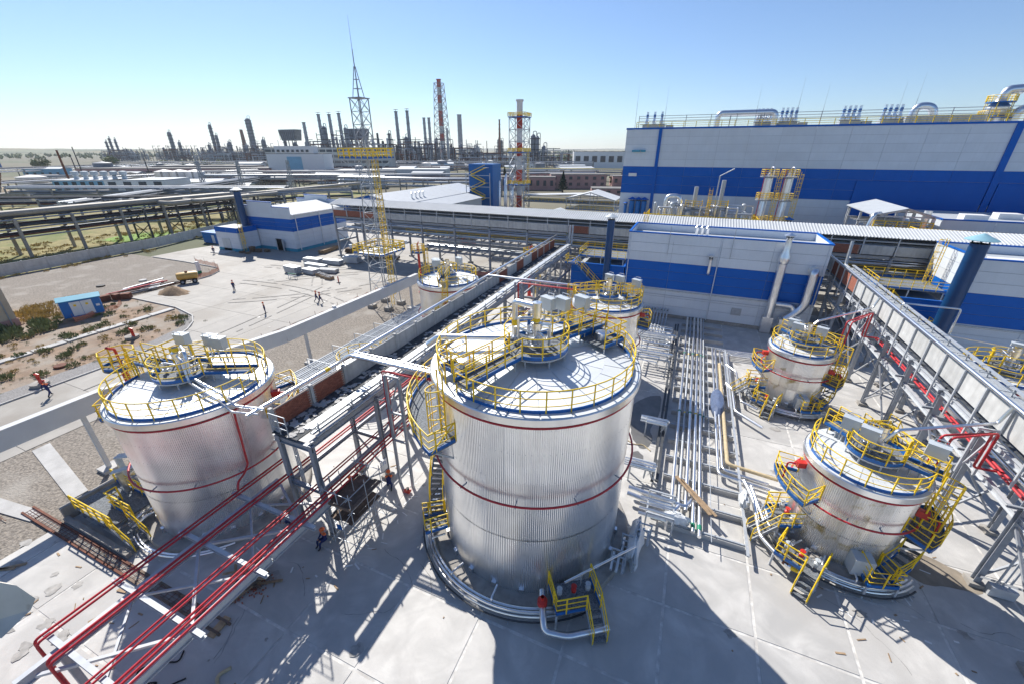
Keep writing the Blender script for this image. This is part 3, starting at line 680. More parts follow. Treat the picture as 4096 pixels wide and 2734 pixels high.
MB().tube(fillet([(XL-.38,40.6,8.72), (-20,40.6,9.2), (-9.5,40.6,9.2)], .2), .12, 10).build('pipe', 'alu_pipe', bp_, True)
for k in range(2): MB().tube(fillet([(-16.1,40.1-.2*k,4.0), (-16.1,40.1-.2*k,8.95), (-9.4,40.1-.2*k,8.95)], .2), .06, 8).build('pipe', 'red_pipe', bp_, True)
for x in (-16.4, -15.6): MB().bar((x,39.8,0), (x,39.8,9), .15).build('post', 'steel_grey', bp_)
bp_ = thing('vapour_branch', 'short silver pipe from the trestle to the tank beside the mast', 'pipes', (-21, 39.5, 8)); MB().tube(fillet([(XL-.38,39.4,8.72), (XL-.5,39.4,9.3), (-23.6,39.6,9.3), (-24.8,40.0,9.8)], .2), .08, 8).build('pipe', 'alu_pipe', bp_, True)
# ---------------------------------------------------------------- right-hand rack
rr_ = thing('pipe_trestle', 'grey steel trestle with white concrete parapet slanting across the right side', 'pipe rack', (19, 24, 0))
A, B = 18.0, 20.8; ys = [19.2+4.85*i for i in range(10)]
for y in ys:
    for x in (A, B): column(rr_, x, y, .2, 7.0, .3, .3)
    MB().ibeam((A-.3,y,6.95), (B+.3,y,6.95), .22, .4).build('cross_beam', 'steel_grey', rr_); MB().ibeam((A,y,4.9), (B,y,4.9), .2, .3).build('cross_beam', 'steel_grey', rr_); MB().ibeam((A-.7,y,5.6), (A,y,5.6), .14, .16).build('bracket', 'steel_grey', rr_)
    xbrace(rr_, (A,y,.6), (B,y,.6), (A,y,4.7), (B,y,4.7), .11)
for i in range(len(ys)-1):
    for x in (A, B):
        for z in (4.95, 6.95): MB().ibeam((x,ys[i]+.16,z), (x,ys[i+1]-.16,z), .22, .38).build('long_beam', 'steel_lt', rr_)
    if i % 2 == 0: xbrace(rr_, (A,ys[i],.6), (A,ys[i+1],.6), (A,ys[i],4.6), (A,ys[i+1],4.6), .11)
MB().box(A+.1, B-.9, 18, 66, 7.3, 7.36).build('deck', 'debris_dark', rr_)
y = 18.0; k = 0; pm2 = MB().box(-.06, .06, 0, 2.32, 0, 1.5).mesh('parapet_panel', 'conc_panel'); ps2 = MB().box(-.05, .05, -.05, .05, -1.4, 2.1).mesh('parapet_post', 'steel_lt')
while y < 64:
    inst(ps2, 'parapet_post', rr_, (A-.14, y, 7.3))
    if k in (15, 16, 17, 18): brick_panel(rr_, A, y+.06, y+2.36, 7.72, 9.2, False)
    else: inst(pm2, 'parapet_panel', rr_, (A, y+.06, 7.72))
    y += 2.42; k += 1
for j, (x, z, w) in enumerate(((B-.1,7.5,.3), (B-.5,7.5,.3), (B-.1,7.9,.3), (B-.5,7.9,.3), (B-.1,8.3,.3))):
    t = MB(); y = 18.2
    while y < 65: t.box(x-w/2, x+w/2, y, y+2.9, z, z+.09); y += 3
    each(t, 'cable_tray', 'galv', rr_)
st = MB(); y = 19
while y < 65: st.bar((B-.3,y,7.2), (B-.3,y,8.45), .07); st.bar((B-.8,y,8.25), (B+.1,y,8.25), .05); y += 2.7
each(st, 'tray_support', 'galv', rr_)
MB().tube([(A-.25,17,9.55), (A-.25,68,9.55)], .12, 12).build('vapour_main', 'alu_pipe', rr_, True)
for k in range(2): MB().tube([(A+.62-.24*k,17,5.55), (A+.62-.24*k,46.8,5.55)], .07, 10).build('fire_main', 'red_pipe', rr_, True)
MB().tube([(A+1.2,17,5.5), (A+1.2,60,5.5)], .13, 10).build('vapour_main', 'alu_pipe', rr_, True)
MB().tube(fillet([(B-.3,65,7.8),(B-.3,68.2,7.8),(B-.3,68.6,11.0)], .5), .2, 6).build('tray_riser', 'galv', rr_)
for yy, yt, tl in ((47.0, 43.2, 'fire_branch'), (27.2, 25.6, 'fire_branch')):   # red branches to the two tanks
    b = thing(tl, 'red pipes looping from the right trestle to the '+('far' if yy > 40 else 'near')+' right tank', 'pipes', (17, yy, 4))
    for k in range(2): MB().tube(fillet([(A+.62-.24*k,yy,5.55), (A-.5-.24*k,yy-.1,5.55), (A-.5-.24*k,yy-.1,8.0-.05*k), (14.9-.3*k,yt+.2*k,8.0-.05*k), (14.9-.3*k,yt+.2*k,4.2), (13.7,yt-.6,4.2)], .25), .062, 10).build('pipe', 'red_pipe', b, True)
    MB().tube(fillet([(A-.25,yy+.4,9.5), (A-.5,yy+.4,8.35), (12.2,yt-.9,8.35 if yy < 40 else 8.1), (11.8,yt-1,7.6)], .2), .09, 8).build('vapour_pipe', 'alu_pipe', b, True)
    for x in (A-1.2, A-.4): MB().bar((x,yy+.15,4.9), (x,yy+.15,8.0), .12).build('post', 'steel_lt', b)
    MB().bar((A-1.2,yy+.15,5.0), (A-.4,yy+.15,7.9), .08).build('diagonal', 'steel_lt', b); MB().bar((A-1.26,yy+.15,8.0), (A-.34,yy+.15,8.0), .1).build('crosshead', 'steel_lt', b)
b = thing('vapour_branch', 'thin silver pipe from the right trestle to the tank at the right edge', 'pipes', (21, 43, 8))
MB().tube(fillet([(A-.25,43,9.55), (A-.25,43,10.3), (21.5,43,10.3), (21.5,43,8.0), (25,42,8.0)], .2), .07, 8).build('pipe', 'alu_pipe', b, True)
# three conduits standing at the near leg
for k in range(3): MB().tube([(A+.6+.25*k,23.7,.5), (A+.6+.25*k,23.7,4.8)], .05, 6).build('conduit', 'steel_lt', rr_)
MB().cbox((A+.85,23.6,.35), (1.1,.4,.6)).build('valve_box', 'steel_lt', rr_)
# ---------------------------------------------------------------- white trestle beam at the left
bm_ = thing('trestle_beam', 'long white concrete beam on white posts beside the gravel strip', 'beam', (-37.6, 10, 0))
segs = [(-37.9,-14,4.85), (-37.7,12,4.85), (-37.3,27,3.65), (-37,50.5,3.65)]
for a, b in zip(segs, segs[1:]): MB().bar(Vector(a)+V(0,0,.68), Vector(b)+V(0,0,.68), .55, 1.36).build('beam_segment', 'conc_beam', bm_)
for x, y, z in ((-37.75,10.5,4.86), (-37.25,29.4,3.62), (-37,48.6,3.62)):
    MB().box(x-.13, x+.13, y-.13, y+.13, .2, z).build('post', 'conc_beam', bm_); MB().box(x-.55, x+.55, y-.55, y+.55, -.02, .22).build('footing', 'concrete', bm_)
for y, z in ((-2,6.2), (6,6.2), (20,5.6), (34,5.0), (44,5.0)): MB().box(-37.5, -37.2, y, y+.35, z, z+.25).build('light_fitting', 'white', bm_)
# bund wall along the pit
bw = thing('bund_wall', 'low weathered concrete bund wall beside the gravel strip', 'wall', (-34.6, 6.8, 0))
y = 6.6
while y < 52: MB().box(-34.75, -34.45, y, y+3.96, -.05, 1.0).build('wall_panel', 'conc_dirty', bw); y += 4
MB().box(-34.4, -27.5, 6.45, 6.75, -.05, .35).build('wall_panel', 'conc_dirty', bw)
# bundle of galvanised pipes beside the bund
pb = thing('pipe_bundle', 'wide flat bundle of galvanised pipes running beside the gravel strip', 'pipes', (-31, 14, 0))
for k in range(12): x = -33.6+.3*k; MB().tube([(x,15.5-.35*k if k < 6 else 13.5,2.05), (x,50,2.05)], .07+.03*(k % 3 == 0), 8).build('pipe', 'galv', pb, True)
y = 16
while y < 50:
    MB().ibeam((-33.9,y,1.85), (-29.9,y,1.85), .14, .2).build('cross_beam', 'steel_grey', pb)
    for x in (-33.7, -30.1): MB().bar((x,y,0), (x,y,1.75), .12).build('leg', 'steel_grey', pb)
    MB().tube(fillet([(-33.8,y,1.9), (-33.8,y,2.75), (-30,y,2.75), (-30,y,1.9)], .1), .04, 6).build('hoop', 'galv', pb); y += 3.4
# low tank with yellow railing in the pit
lt = thing('low_tank', 'low round vessel ringed by yellow railing beside the pipe bundle', 'tank', (-27.4, 27, 0))
MB().lathe(-27.4, 27, [(2.1,0),(2.1,3.1),(2.25,3.1),(2.25,3.2),(.1,3.35)], 40).build('shell', 'alu_clad', lt, True); railing(lt, circle(-27.4,27,2.1,3.2,28), True)
for dx, dy in ((.5,.3), (-.6,-.2), (.1,-.7)): MB().lathe(-27.4+dx, 27+dy, [(.2,3.2),(.2,3.8),(.28,3.8),(.28,3.9),(.02,3.95)], 12).build('nozzle', 'alu_pipe', lt, True)
vp = thing('valve_platform', 'yellow railed valve platform between the pipe bundle and the trestle', 'platform', (-26, 32, 0))
MB().box(-28, -24.4, 30.6, 33.2, 2.5, 2.6).build('deck', 'grating', vp); railing(vp, [(-28,30.6,2.6),(-24.4,30.6,2.6),(-24.4,33.2,2.6),(-28,33.2,2.6)], True)
for x in (-27.8,-24.6):
    for y in (30.8,33): MB().bar((x,y,0), (x,y,2.5), .12).build('leg', 'steel_grey', vp)
# ---------------------------------------------------------------- covered pipe gallery
ga = thing('pipe_gallery', 'long roofed pipe gallery on grey columns with ribbed metal roof crossing the scene', 'gallery', (-72, 71, 0))
GX0, GX1, GY0, GY1 = -72.6, 62, 71.2, 77.2
x = GX0; xs = []
while x < GX1: xs.append(x); x += 7.6
for x in xs:
    for y in (GY0, GY1):
        MB().ibeam((x,y,.2), (x,y,8.6), .34, .34, .05).build('column', 'steel_grey', ga); MB().box(x-.45, x+.45, y-.45, y+.45, -.01, .3).build('footing', 'concrete', ga)
    for z in (3.3, 5.9, 8.6): MB().ibeam((x,GY0-.3,z), (x,GY1+.3,z), .26, .4).build('cross_beam', 'steel_grey', ga)
for i in range(len(xs)-1):
    for y in (GY0, GY1):
        for z in (5.9, 8.62): MB().ibeam((xs[i]+.2,y,z), (xs[i+1]-.2,y,z), .26, .42).build('long_beam', 'steel_grey', ga)
        if i > 2: MB().ibeam((xs[i]+.2,y,3.3), (xs[i+1]-.2,y,3.3), .24, .36).build('long_beam', 'steel_grey', ga)
    if i % 3 == 0: xbrace(ga, (xs[i],GY1,.5), (xs[i+1],GY1,.5), (xs[i],GY1,5.6), (xs[i+1],GY1,5.6), .14)
    for q in (.25, .5, .75):
        xx = xs[i]+7.6*q; MB().ibeam((xx,GY0-.2,5.95), (xx,GY1+.2,5.95), .14, .2).build('joist', 'steel_lt', ga)
        if i > 2: MB().ibeam((xx,GY0-.2,3.35), (xx,GY1+.2,3.35), .14, .2).build('joist', 'steel_lt', ga)
for x in (xs[0],): xbrace(ga, (x,GY0,.5), (x,GY1,.5), (x,GY0,5.5), (x,GY1,5.5), .14)
MB().box(GX0-.3, GX1, GY0-.1, GY1+.1, 8.86, 8.94).build('deck', 'debris_dark', ga)
gp = MB().box(0, 3.72, -.07, .07, 0, 1.22).mesh('parapet_panel', 'conc_panel')
def brick_panel_x(root, y, x0, x1, z0, z1):
    pn = MB().box(x0, x1, y-.06, y+.06, z0, z1).build('brick_panel', 'mortar', root); j = MB(); L, h = .26, .1
    for r_ in range(int((z1-z0)/h)):
        x = x0+(L/2 if r_ % 2 else 0)
        while x+L <= x1+.01: j.box(x+.008, x+L-.008, y-.085, y+.085, z0+r_*h+.008, z0+(r_+1)*h-.008); x += L
    j.build('brick_courses', 'brick', pn, kind='stuff')
x = GX0; k = 0
while x < GX1-4:
    for y in (GY0, GY1):
        if y == GY0 and k in (0, 1, 2, 14, 23, 24): brick_panel_x(ga, y, x+.03, x+3.75, 8.95, 10.17)
        else: inst(gp, 'parapet_panel', ga, (x+.04, y, 8.95))
    x += 3.8; k += 1
x = GX0+.1; k = 0
while x < GX1:
    for y in (GY0-.16, GY1+.16): MB().bar((x,y,8.9), (x,y,11.35), .14).build('roof_post', 'steel_lt', ga)
    MB().extr([(GY0-.5,11.3),(74.2,12.15),(GY1+.5,11.3),(GY1+.5,11.2),(74.2,12.05),(GY0-.5,11.2)], 'x', x-.06, x+.06).build('rafter', 'steel_grey', ga); x += 3.8
for y, z in ((GY0-.16,11.3), (GY1+.16,11.3), (GY0-.16,10.75)): MB().bar((GX0,y,z), (GX1,y,z), .1, .14).build('eaves_beam', 'steel_grey', ga)
# pipes inside and on the lower tier
k = 0
for z, y0, n, r0 in ((9.3,71.9,5,.14), (9.9,72.2,5,.12), (10.5,72.0,6,.1), (10.95,73,4,.08), (6.35,71.6,7,.14), (7.4,72,6,.1), (3.65,72,5,.12), (4.6,73,4,.1)):
    for i in range(n): rad = r0*(.7+.6*((i*7+k) % 3)/2); MB().tube([(GX0+2+(20 if z < 5 else 0),y0+i*.85,z+rad), (GX1,y0+i*.85,z+rad)], rad, 8).build('pipe', ('galv','alu_pipe','galv','steel_grey')[(i+k) % 4], ga, True)
    k += 1
for z in (7.9, 8.2): MB().tube([(GX0+1,GY0-.45,z), (GX1,GY0-.45,z)], .06, 6).build('pipe', 'alu_pipe', ga, True)
for y in (72.4, 75.5): railing(ga, [(GX0+18,y,5.98), (GX1-2,y,5.98)], False, 1.1, 2.5, False, rr=.045)
for side in (-1, 1):   # ribbed roof sheets
    ye, yr = (GY0-.55, 74.2) if side < 0 else (GY1+.55, 74.2); w = .38; n = 10; m = MB()
    pr = [(0,0),(w*.5,0),(w*.62,.07),(w*.88,.07),(w,0)]
    for i in range(n):
        for j, (u, z) in enumerate(pr):
            if i and j == 0: continue
            m.v += [(i*w+u,ye,11.36+z),(i*w+u,yr,12.24+z)]
    for i in range(len(m.v)//2-1): m.f.append((2*i,2*i+2,2*i+3,2*i+1))
    me = m.mesh('roof_sheet', 'roof_white'); x = GX0-.6
    while x < GX1: inst(me, 'roof_sheet', ga, (x,0,0)); x += w*n
# ---------------------------------------------------------------- clad buildings
PAN = {}
def clad(root, plane, fixed, a0, a1, rows, material_of, step=6., out=-1, t=.06):
    """sandwich panels on a wall; plane 'y' -> wall at y=fixed, a along x; rows = list of z breaks"""
    n = max(1, round((a1-a0)/step)); w = (a1-a0)/n
    for i in range(n):
        for z0, z1, mt in rows:
            key = (plane, round(w,3), round(z1-z0,3), mt, out)
            if key not in PAN:
                g_ = .018; b = MB()
                if plane == 'y': b.box(g_, w-g_, min(0,out*t), max(0,out*t), g_, z1-z0-g_)
                else: b.box(min(0,out*t), max(0,out*t), g_, w-g_, g_, z1-z0-g_)
                PAN[key] = b.mesh('wall_panel', mt)
            inst(PAN[key], 'wall_panel', root, (a0+i*w, fixed, z0) if plane == 'y' else (fixed, a0+i*w, z0))
def rows_of(breaks, h=1.2):
    out = []
    for (z0, z1, mt) in breaks:
        n = max(1, round((z1-z0)/h))
        for i in range(n): out.append((z0+(z1-z0)*i/n, z0+(z1-z0)*(i+1)/n, mt))
    return out
def block(label, x0, x1, y0, y1, ztop, b0, b1, name='process_building', faces=('front','left'), parapet=.9, ledge=True, h=1.2, step=6., roof='roof_metal', base=.45):
    t = thing(name, label, 'building', ((x0+x1)/2, (y0+y1)/2, 0), 'blue and white clad buildings')
    MB().box(x0+.07, x1-.07, y0+.07, y1-.07, -.1, ztop-parapet).build('core', 'mortar' if roof == 'x' else 'roof_metal', t)
    MB().box(x0-.12, x1+.12, y0-.12, y1+.12, -.05, base).build('base_course', 'conc_dirty', t)
    rows = rows_of([(base,b0,'white_panel'),(b0,b1,'blue_panel'),(b1,ztop,'white_panel')] if b1 < ztop else [(base,b0,'white_panel'),(b0,ztop,'blue_panel')], h)
    if 'front' in faces: clad(t, 'y', y0+.07, x0, x1, rows, None, step, -1)
    if 'left' in faces: clad(t, 'x', x0+.07, y0, y1, rows, None, step, -1)
    if 'right' in faces: clad(t, 'x', x1-.07, y0, y1, rows, None, step, 1)
    if 'back' in faces: clad(t, 'y', y1-.07, x0, x1, [(ztop-1.5,ztop,'white_panel')], None, step, 1)
    for nm, b in (('front',(x0-.06,x1+.06,y0-.07,y0+.2)), ('back',(x0-.06,x1+.06,y1-.2,y1+.07))): MB().box(*b, ztop, ztop+.16).build('coping', 'blue_panel', t); 
    for b in ((x0-.06,x0+.2,y0+.2,y1-.2), (x1-.2,x1+.06,y0+.2,y1-.2)): MB().box(*b, ztop, ztop+.16).build('coping', 'blue_panel', t)
    for b in ((x0+.08,x0+.2,y0+.2,y1-.2), (x1-.2,x1-.08,y0+.2,y1-.2), (x0+.08,x1-.08,y1-.2,y1-.08), (x0+.08,x1-.08,y0+.08,y0+.2)): MB().box(*b, ztop-parapet-.05, ztop).build('parapet', 'white_panel', t)
    if ledge: MB().box(x0-.02, x1+.02, y0-.16, y0-.0, b0-.32, b0-.14).build('ledge', 'galv', t)
    return t
mb = block('long blue and white building with silver ventilation ducts on its wall, in the middle', -7.5, 16.3, 60, 68.3, 11.7, 4.2, 7.9, step=5.95)
for i in range(5): x = -4.5+4.4*i; MB().box(x, x+3.2, 61.5, 63.2, 10.78, 11.35).build('roof_light', 'white', mb)
for x in (1.2, 1.9, 2.6): MB().lathe(x, 66, [(.22,10.8),(.22,11.9),(.32,11.95),(.02,12.3)], 12).build('roof_vent', 'alu_pipe', mb, True)
ladder(mb, -6.3, 68.6, 7, 11.7, 90, cage=.5)
def duct(root, pts, r, ribs=True, name='duct'):
    P = fillet(pts, r*2.4, 6); m = MB().tube(P, r, 16)
    if ribs:
        for p, q in zip(P, P[1:]):
            d = (q-p); n = int(d.length/.45)
            for i in range(n): c = p+d*((i+.5)/n); m.tube([c-d.normalized()*.02, c+d.normalized()*.02], r*1.04, 16, cap=True)
    return m.build(name, 'alu_pipe', root, True)
def cap_cone(root, x, y, z, r, material, name='rain_cap'):
    m = MB().lathe(x, y, [(r*1.75,z+.35),(r*1.75,z+.4),(.02,z+.35+r*.9)], 24); o = m.build(name, material, root, True)
    for k in range(6): a = k*60; MB().bar((x+r*.93*math.cos(R(a)),y+r*.93*math.sin(R(a)),z-.1), (x+r*.93*math.cos(R(a)),y+r*.93*math.sin(R(a)),z+.42), .07).build('cap_strut', 'steel_dark', o)
    return o
du = thing('ventilation_duct', 'tall silver ribbed duct with rain cap on the long building wall', 'duct', (11.5, 59.3, 0))
MB().box(10.9, 12.1, 58.9, 59.85, .1, 2.2).build('fan_casing', 'alu_pipe', du); duct(du, [(11.5,59.3,2.2),(11.5,59.3,9.2)], .5); MB().lathe(11.5,59.3,[(.5,9.2),(.68,9.6),(.62,10.1),(.36,10.9),(.36,12.4)], 18).build('reducer', 'alu_pipe', du, True); cap_cone(du, 11.5, 59.3, 12.3, .38, 'alu_pipe')
duct(du, [(11.95,59.3,4.0),(14.0,59.3,4.0),(14.0,59.3,2.2)], .36)
du = thing('ventilation_duct', 'silver ribbed duct elbowing into the right end of the long building', 'duct', (14.6, 59.2, 0))
duct(du, [(15,60,8.6),(15,59.1,8.6),(15,59.1,3.9),(13.3,58.9,2.2)], .5)
MB().box(12.7, 13.8, 58.4, 59.4, .1, 2.3).build('fan_casing', 'alu_pipe', du)
du = thing('wall_vent', 'small silver capped vent pipe high on the long building wall', 'vent', (3.4, 59.7, 7)); duct(du, [(3.4,60,7.0),(3.4,59.6,7.0),(3.4,59.6,9.0)], .2, False); cap_cone(du, 3.4, 59.6, 8.95, .22, 'alu_pipe')
for x, z in ((-2.1,10.2),(5.6,10.4)): single(MB().bar((x,59.85,z-1.3), (x,59.85,z+2.6), .07), 'lightning_rod', 'galv', ('left' if x < 0 else 'right')+' thin rod fixed to the long building wall', 'rod', (x,59.85,z-1.3))
def annex(label, x0, x1, y0, y1, zt, b0, side):
    t = block(label, x0, x1, y0, y1, zt, b0, 99, name='annex_building', faces=('front','left'), parapet=.5, ledge=False)
    zp = zt+.5; MB().box(x0+.6, x1-.3, y0+2.2, y1, zp, zp+.12).build('roof_platform', 'grating', t)
    railing(t, [(x0+.6,y1,zp+.12),(x0+.6,y0+2.2,zp+.12),(x1-.3,y0+2.2,zp+.12)], False); railing(t, [(x0+.6,y1,zp+.12),(x1-.3,y1,zp+.12)], False)
    for xx in (x0+.8,(x0+x1)/2,x1-.6): MB().bar((xx,y0+2.4,zt-.5), (xx,y0+2.4,zp), .12).build('platform_leg', 'steel_lt', t)
    return t
an = annex('low blue annex with yellow railed roof platform left of the long building', -15.5, -7.62, 60, 68, 6.6, 2.6, 0)
stairs(an, (-10.9,59.4,3.3), (-14.6,59.4,6.7), .9); MB().box(-10.9, -9.3, 58.9, 59.9, 3.2, 3.3).build('landing', 'grating', an); railing(an, [(-10.9,58.9,3.3),(-9.3,58.9,3.3),(-9.3,59.9,3.3)], False); stairs(an, (-14.4,58.3,.1), (-10.9,58.8,3.3), .9)
MB().box(-16.2, -14.6, 58.9, 60.9, 6.62, 6.72).build('landing', 'grating', an); railing(an, [(-16.2,60.9,6.72),(-16.2,58.9,6.72),(-14.6,58.9,6.72)], False)
rb_ = block('blue and white building at the right edge behind the blue flue', 29.7, 60, 60, 70, 11.3, 4.0, 7.6, step=6.05)
MB().box(32, 36, 62, 64, 10.38, 11.0).build('roof_light', 'white', rb_); ladder(rb_, 28.9, 66, 6.5, 11.3, 180, cage=.5, w=.6)
a2 = annex('low blue annex with yellow railed roof platform beside the right trestle', 21.9, 29.58, 60, 68, 6.2, 2.6, 1)
stairs(a2, (26.2,59.4,3.3), (23.0,59.4,6.3), .9); MB().box(26.2, 27.6, 58.4, 59.9, 3.2, 3.3).build('landing', 'grating', a2); railing(a2, [(26.2,58.4,3.3),(27.6,58.4,3.3),(27.6,59.9,3.3)], False)
for x in (26.4,27.4): MB().bar((x,58.6,0), (x,58.6,3.2), .12).build('platform_leg', 'steel_lt', a2)
MB().box(21.4, 23.0, 58.8, 60.9, 6.3, 6.4).build('landing', 'grating', a2); railing(a2, [(21.4,60.9,6.4),(21.4,58.8,6.4),(23,58.8,6.4)], False)
def flue(label, x, y, z, r, material='flue_blue', cap='flue_blue', gp='dark blue capped flues'):
    t = thing('flue_stack', label, 'flue', (x,y,0), gp); n = int(z/1.9)
    for i in range(n): MB().lathe(x, y, [(r,z*i/n),(r,z*(i+1)/n-.02),(r+.02,z*(i+1)/n-.02),(r+.02,z*(i+1)/n)], 24).build('flue_section', material, t, True)
    cap_cone(t, x, y, z, r, cap); MB().lathe(x, y, [(r-.03,z-.6),(r-.03,z-.02)], 24).build('flue_lining', 'black', t); MB().lathe(x, y, [(r+.3,0),(r+.3,.15),(.1,.15)], 24).build('base_plate', 'concrete', t)
    return t
flue('tall dark blue flue with grey cone cap left of the long building', -9.9, 58.6, 13.4, .5, cap='grey_box')
flue('tall dark blue flue with pale blue cap leaning into the right edge', 27.9, 57.8, 13.3, .76, cap='cap_pale')
flue('dark blue flue with white cap beside the left blue and white building', -99.2, 69, 13.2, .75, cap='white')
# left blue and white hall with stepped gables
lb = thing('clad_hall', 'blue and white hall with stepped gable and open door across the yard', 'building', (-93, 78, 0))
X0, X1, Y0, Y1 = -101.3, -84.8, 70, 87
MB().extr([(X0+.1,-.05),(X1-.1,-.05),(X1-.1,8.45),((X0+X1)/2,9.9),(X0+.1,8.45)], 'y', Y0+.1, Y1-.1).build('core', 'roof_white', lb)
for s_ in (-1, 1):
    xe, xr = (X0-.3, -93.05) if s_ < 0 else (X1+.3, -93.05); y = Y0+.35
    while y < Y1-.5:
        m = MB(); n = 6
        for i in range(n+1):
            yy = y+.92*i/n*1.06; zz = .05 if i % 3 == 0 else 0; m.v += [(xe,yy,8.5+zz),(xr,yy,9.98+zz)]
        for i in range(n): m.f.append((2*i,2*i+2,2*i+3,2*i+1))
        m.build('roof_sheet', 'roof_white', lb); y += .98
rws = rows_of([(.7,4.7,'white_panel'),(4.7,7.5,'blue_panel')], 1.0)
clad(lb, 'x', X1-.1, Y0, Y1, rws+[(7.5,8.4,'white_panel')], None, 5.6, 1)
clad(lb, 'y', Y0+.1, X0, X1, rws+[(7.5,8.7,'white_panel'),(8.7,10.0,'white_panel')], None, 5.5, -1)
MB().box(X0-.05, X1+.05, Y0-.05, Y1+.05, -.05, .7).build('base_course', 'teal', lb)
for yy in (Y0+.05, Y1-.05):
    MB().box(-98.2, -90.2, yy-.05, yy+.2, 8.4, 11.0).build('gable', 'white_panel', lb); MB().box(-98.3, -90.1, yy-.1, yy+.25, 11.0, 11.15).build('coping', 'blue_panel', lb)
    for a, b in ((X0,-98.2), (-90.2,X1)): MB().box(a-.05, b+.05, yy-.1, yy+.25, 10.0, 10.15).build('coping', 'blue_panel', lb); MB().box(a, b, yy-.03, yy+.2, 8.4, 10.0).build('gable', 'white_panel', lb)
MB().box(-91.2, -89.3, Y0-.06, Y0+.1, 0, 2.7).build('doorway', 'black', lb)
for x, a in ((-91.3,150), (-89.2,62)): d = MB().box(0, 1.3, -.04, .04, .05, 2.65).mesh('door_leaf', 'grey_box'); inst(d, 'door_leaf', lb, (x, Y0-.1, 0), R(a+180 if a > 90 else a-90))
MB().box(X1+.05, X1+.4, Y0+.2, Y1-.2, 8.3, 8.45).build('gutter', 'white', lb)
for y in (71.2, 78.2): MB().tube(fillet([(X1+.3,y,8.4),(X1+.15,y,7.6),(X1+.15,y,.3)], .2), .09, 8).build('downpipe', 'white', lb, True)
ladder(lb, -100.4, Y0-.25, 5.5, 10, -90, cage=.4, w=.6)
sh = thing('plant_shed', 'small white shed with blue top band and grey double doors at the hall corner', 'shed', (-100, 67, 0))
MB().box(-104.4, -96.6, 64.7, 69.8, -.05, 5.4).build('core', 'roof_white', sh); sr = rows_of([(.7,4.4,'white_panel'),(4.4,5.6,'blue_panel')], 1.25)
clad(sh, 'y', 64.75, -104.4, -96.6, sr, None, 3.9, -1); clad(sh, 'x', -96.65, 64.7, 69.8, sr, None, 5.1, 1); MB().box(-104.5, -96.5, 64.6, 69.8, -.05, .7).build('base_course', 'teal', sh)
for x in (-102.6, -101.2): MB().box(x, x+1.35, 64.6, 64.72, .1, 3.0).build('door_leaf', 'grey_box', sh)
MB().box(-103.4, -99, 61.6, 64.6, -.02, .16).build('door_ramp', 'concrete', sh); ladder(sh, -96.35, 65.4, .2, 5.6, 0, cage=1.8, w=.6)
bh = thing('site_cabin', 'bright blue site cabin beside the shed near the fence', 'cabin', (-112, 70, 0)); MB().box(-117, -111, 69, 72, 0, 2.6).build('wall', 'blue_bright', bh); MB().box(-117.2, -110.8, 68.8, 72.2, 2.6, 2.75).build('roof', 'blue_bright', bh); MB().box(-113.4, -112.4, 68.95, 69, .1, 2.1).build('door', 'white', bh)
# the huge production hall on the right
bb = thing('production_hall', 'huge grey and blue clad production hall filling the right side', 'building', (30, 125, 0))
HX0, HX1, HY = -17.4, 150, 112
MB().box(HX0+.1, HX1, HY+.1, HY+45, -.1, 26.0).build('core', 'roof_metal', bb)
rw_ = rows_of([(.5,12.3,'white_panel'),(12.3,18.4,'blue_panel'),(18.4,26.4,'white_panel')], 1.75)
for a, b, n_ in ((HX0,-10.0,1), (-9.3,51.4,10), (52.4,110,9)): clad(bb, 'y', HY+.1, a, b, rw_, None, (b-a)/n_, -1)
clad(bb, 'x', HX0+.1, HY, HY+45, rw_, None, 7.5, -1)
for a, b in ((-10.0,-9.3), (51.4,52.4)): MB().box(a, b, HY-.25, HY+.1, .3, 26.6).build('corner_strip', 'blue_panel', bb)
MB().box(HX0-.1, 110, HY-.12, HY+.3, 26.4, 26.75).build('coping', 'blue_panel', bb); MB().box(HX0-.12, HX0+.3, HY+.3, HY+45, 26.4, 26.75).build('coping', 'blue_panel', bb)
MB().box(HX0-.3, 110, HY-.3, HY+.1, -.05, .6).build('base_course', 'conc_dirty', bb)
for x0, x1, z0, z1 in ((-15.6,-13.7,21.6,22.0), (-13.5,-12.5,21.6,22.0)): MB().box(x0, x1, HY-.6, HY, z0, z1).build('canopy', 'teal', bb)
MB().box(-15.8, -13.9, HY-.5, HY, 16.2, 16.9).build('air_unit', 'white', bb)
for x0,x1 in ((30.6,51.2),(52.6,75)): MB().box(x0, x1, HY-.2, HY-.04, 9.0, 16.2).build('shutter_panel', 'blue_panel', bb)
for x in (-15.6,-14.1,-12.6,-11.2):
    r_ = .35 if x < -15 else .62; z = 9.6 if x < -15 else 10.6
    flue(['blue flue standing first at the corner of the production hall','blue flue second from the production hall corner','blue flue third from the production hall corner','blue flue fourth from the production hall corner'][int((x+15.6)/1.4)], x, HY-1.2, z, r_, 'blue_bright', 'blue_panel', 'blue flues at the production hall corner')
for x, y, z, l in ((17.6,96,9.5,'blue flue with pointed cap before the twin towers'), (43.6,86,9.0,'blue flue with pointed cap before the grey ribbed roof')): flue(l, x, y, z, .5, 'blue_bright', 'blue_bright', 'blue flues by the hall')
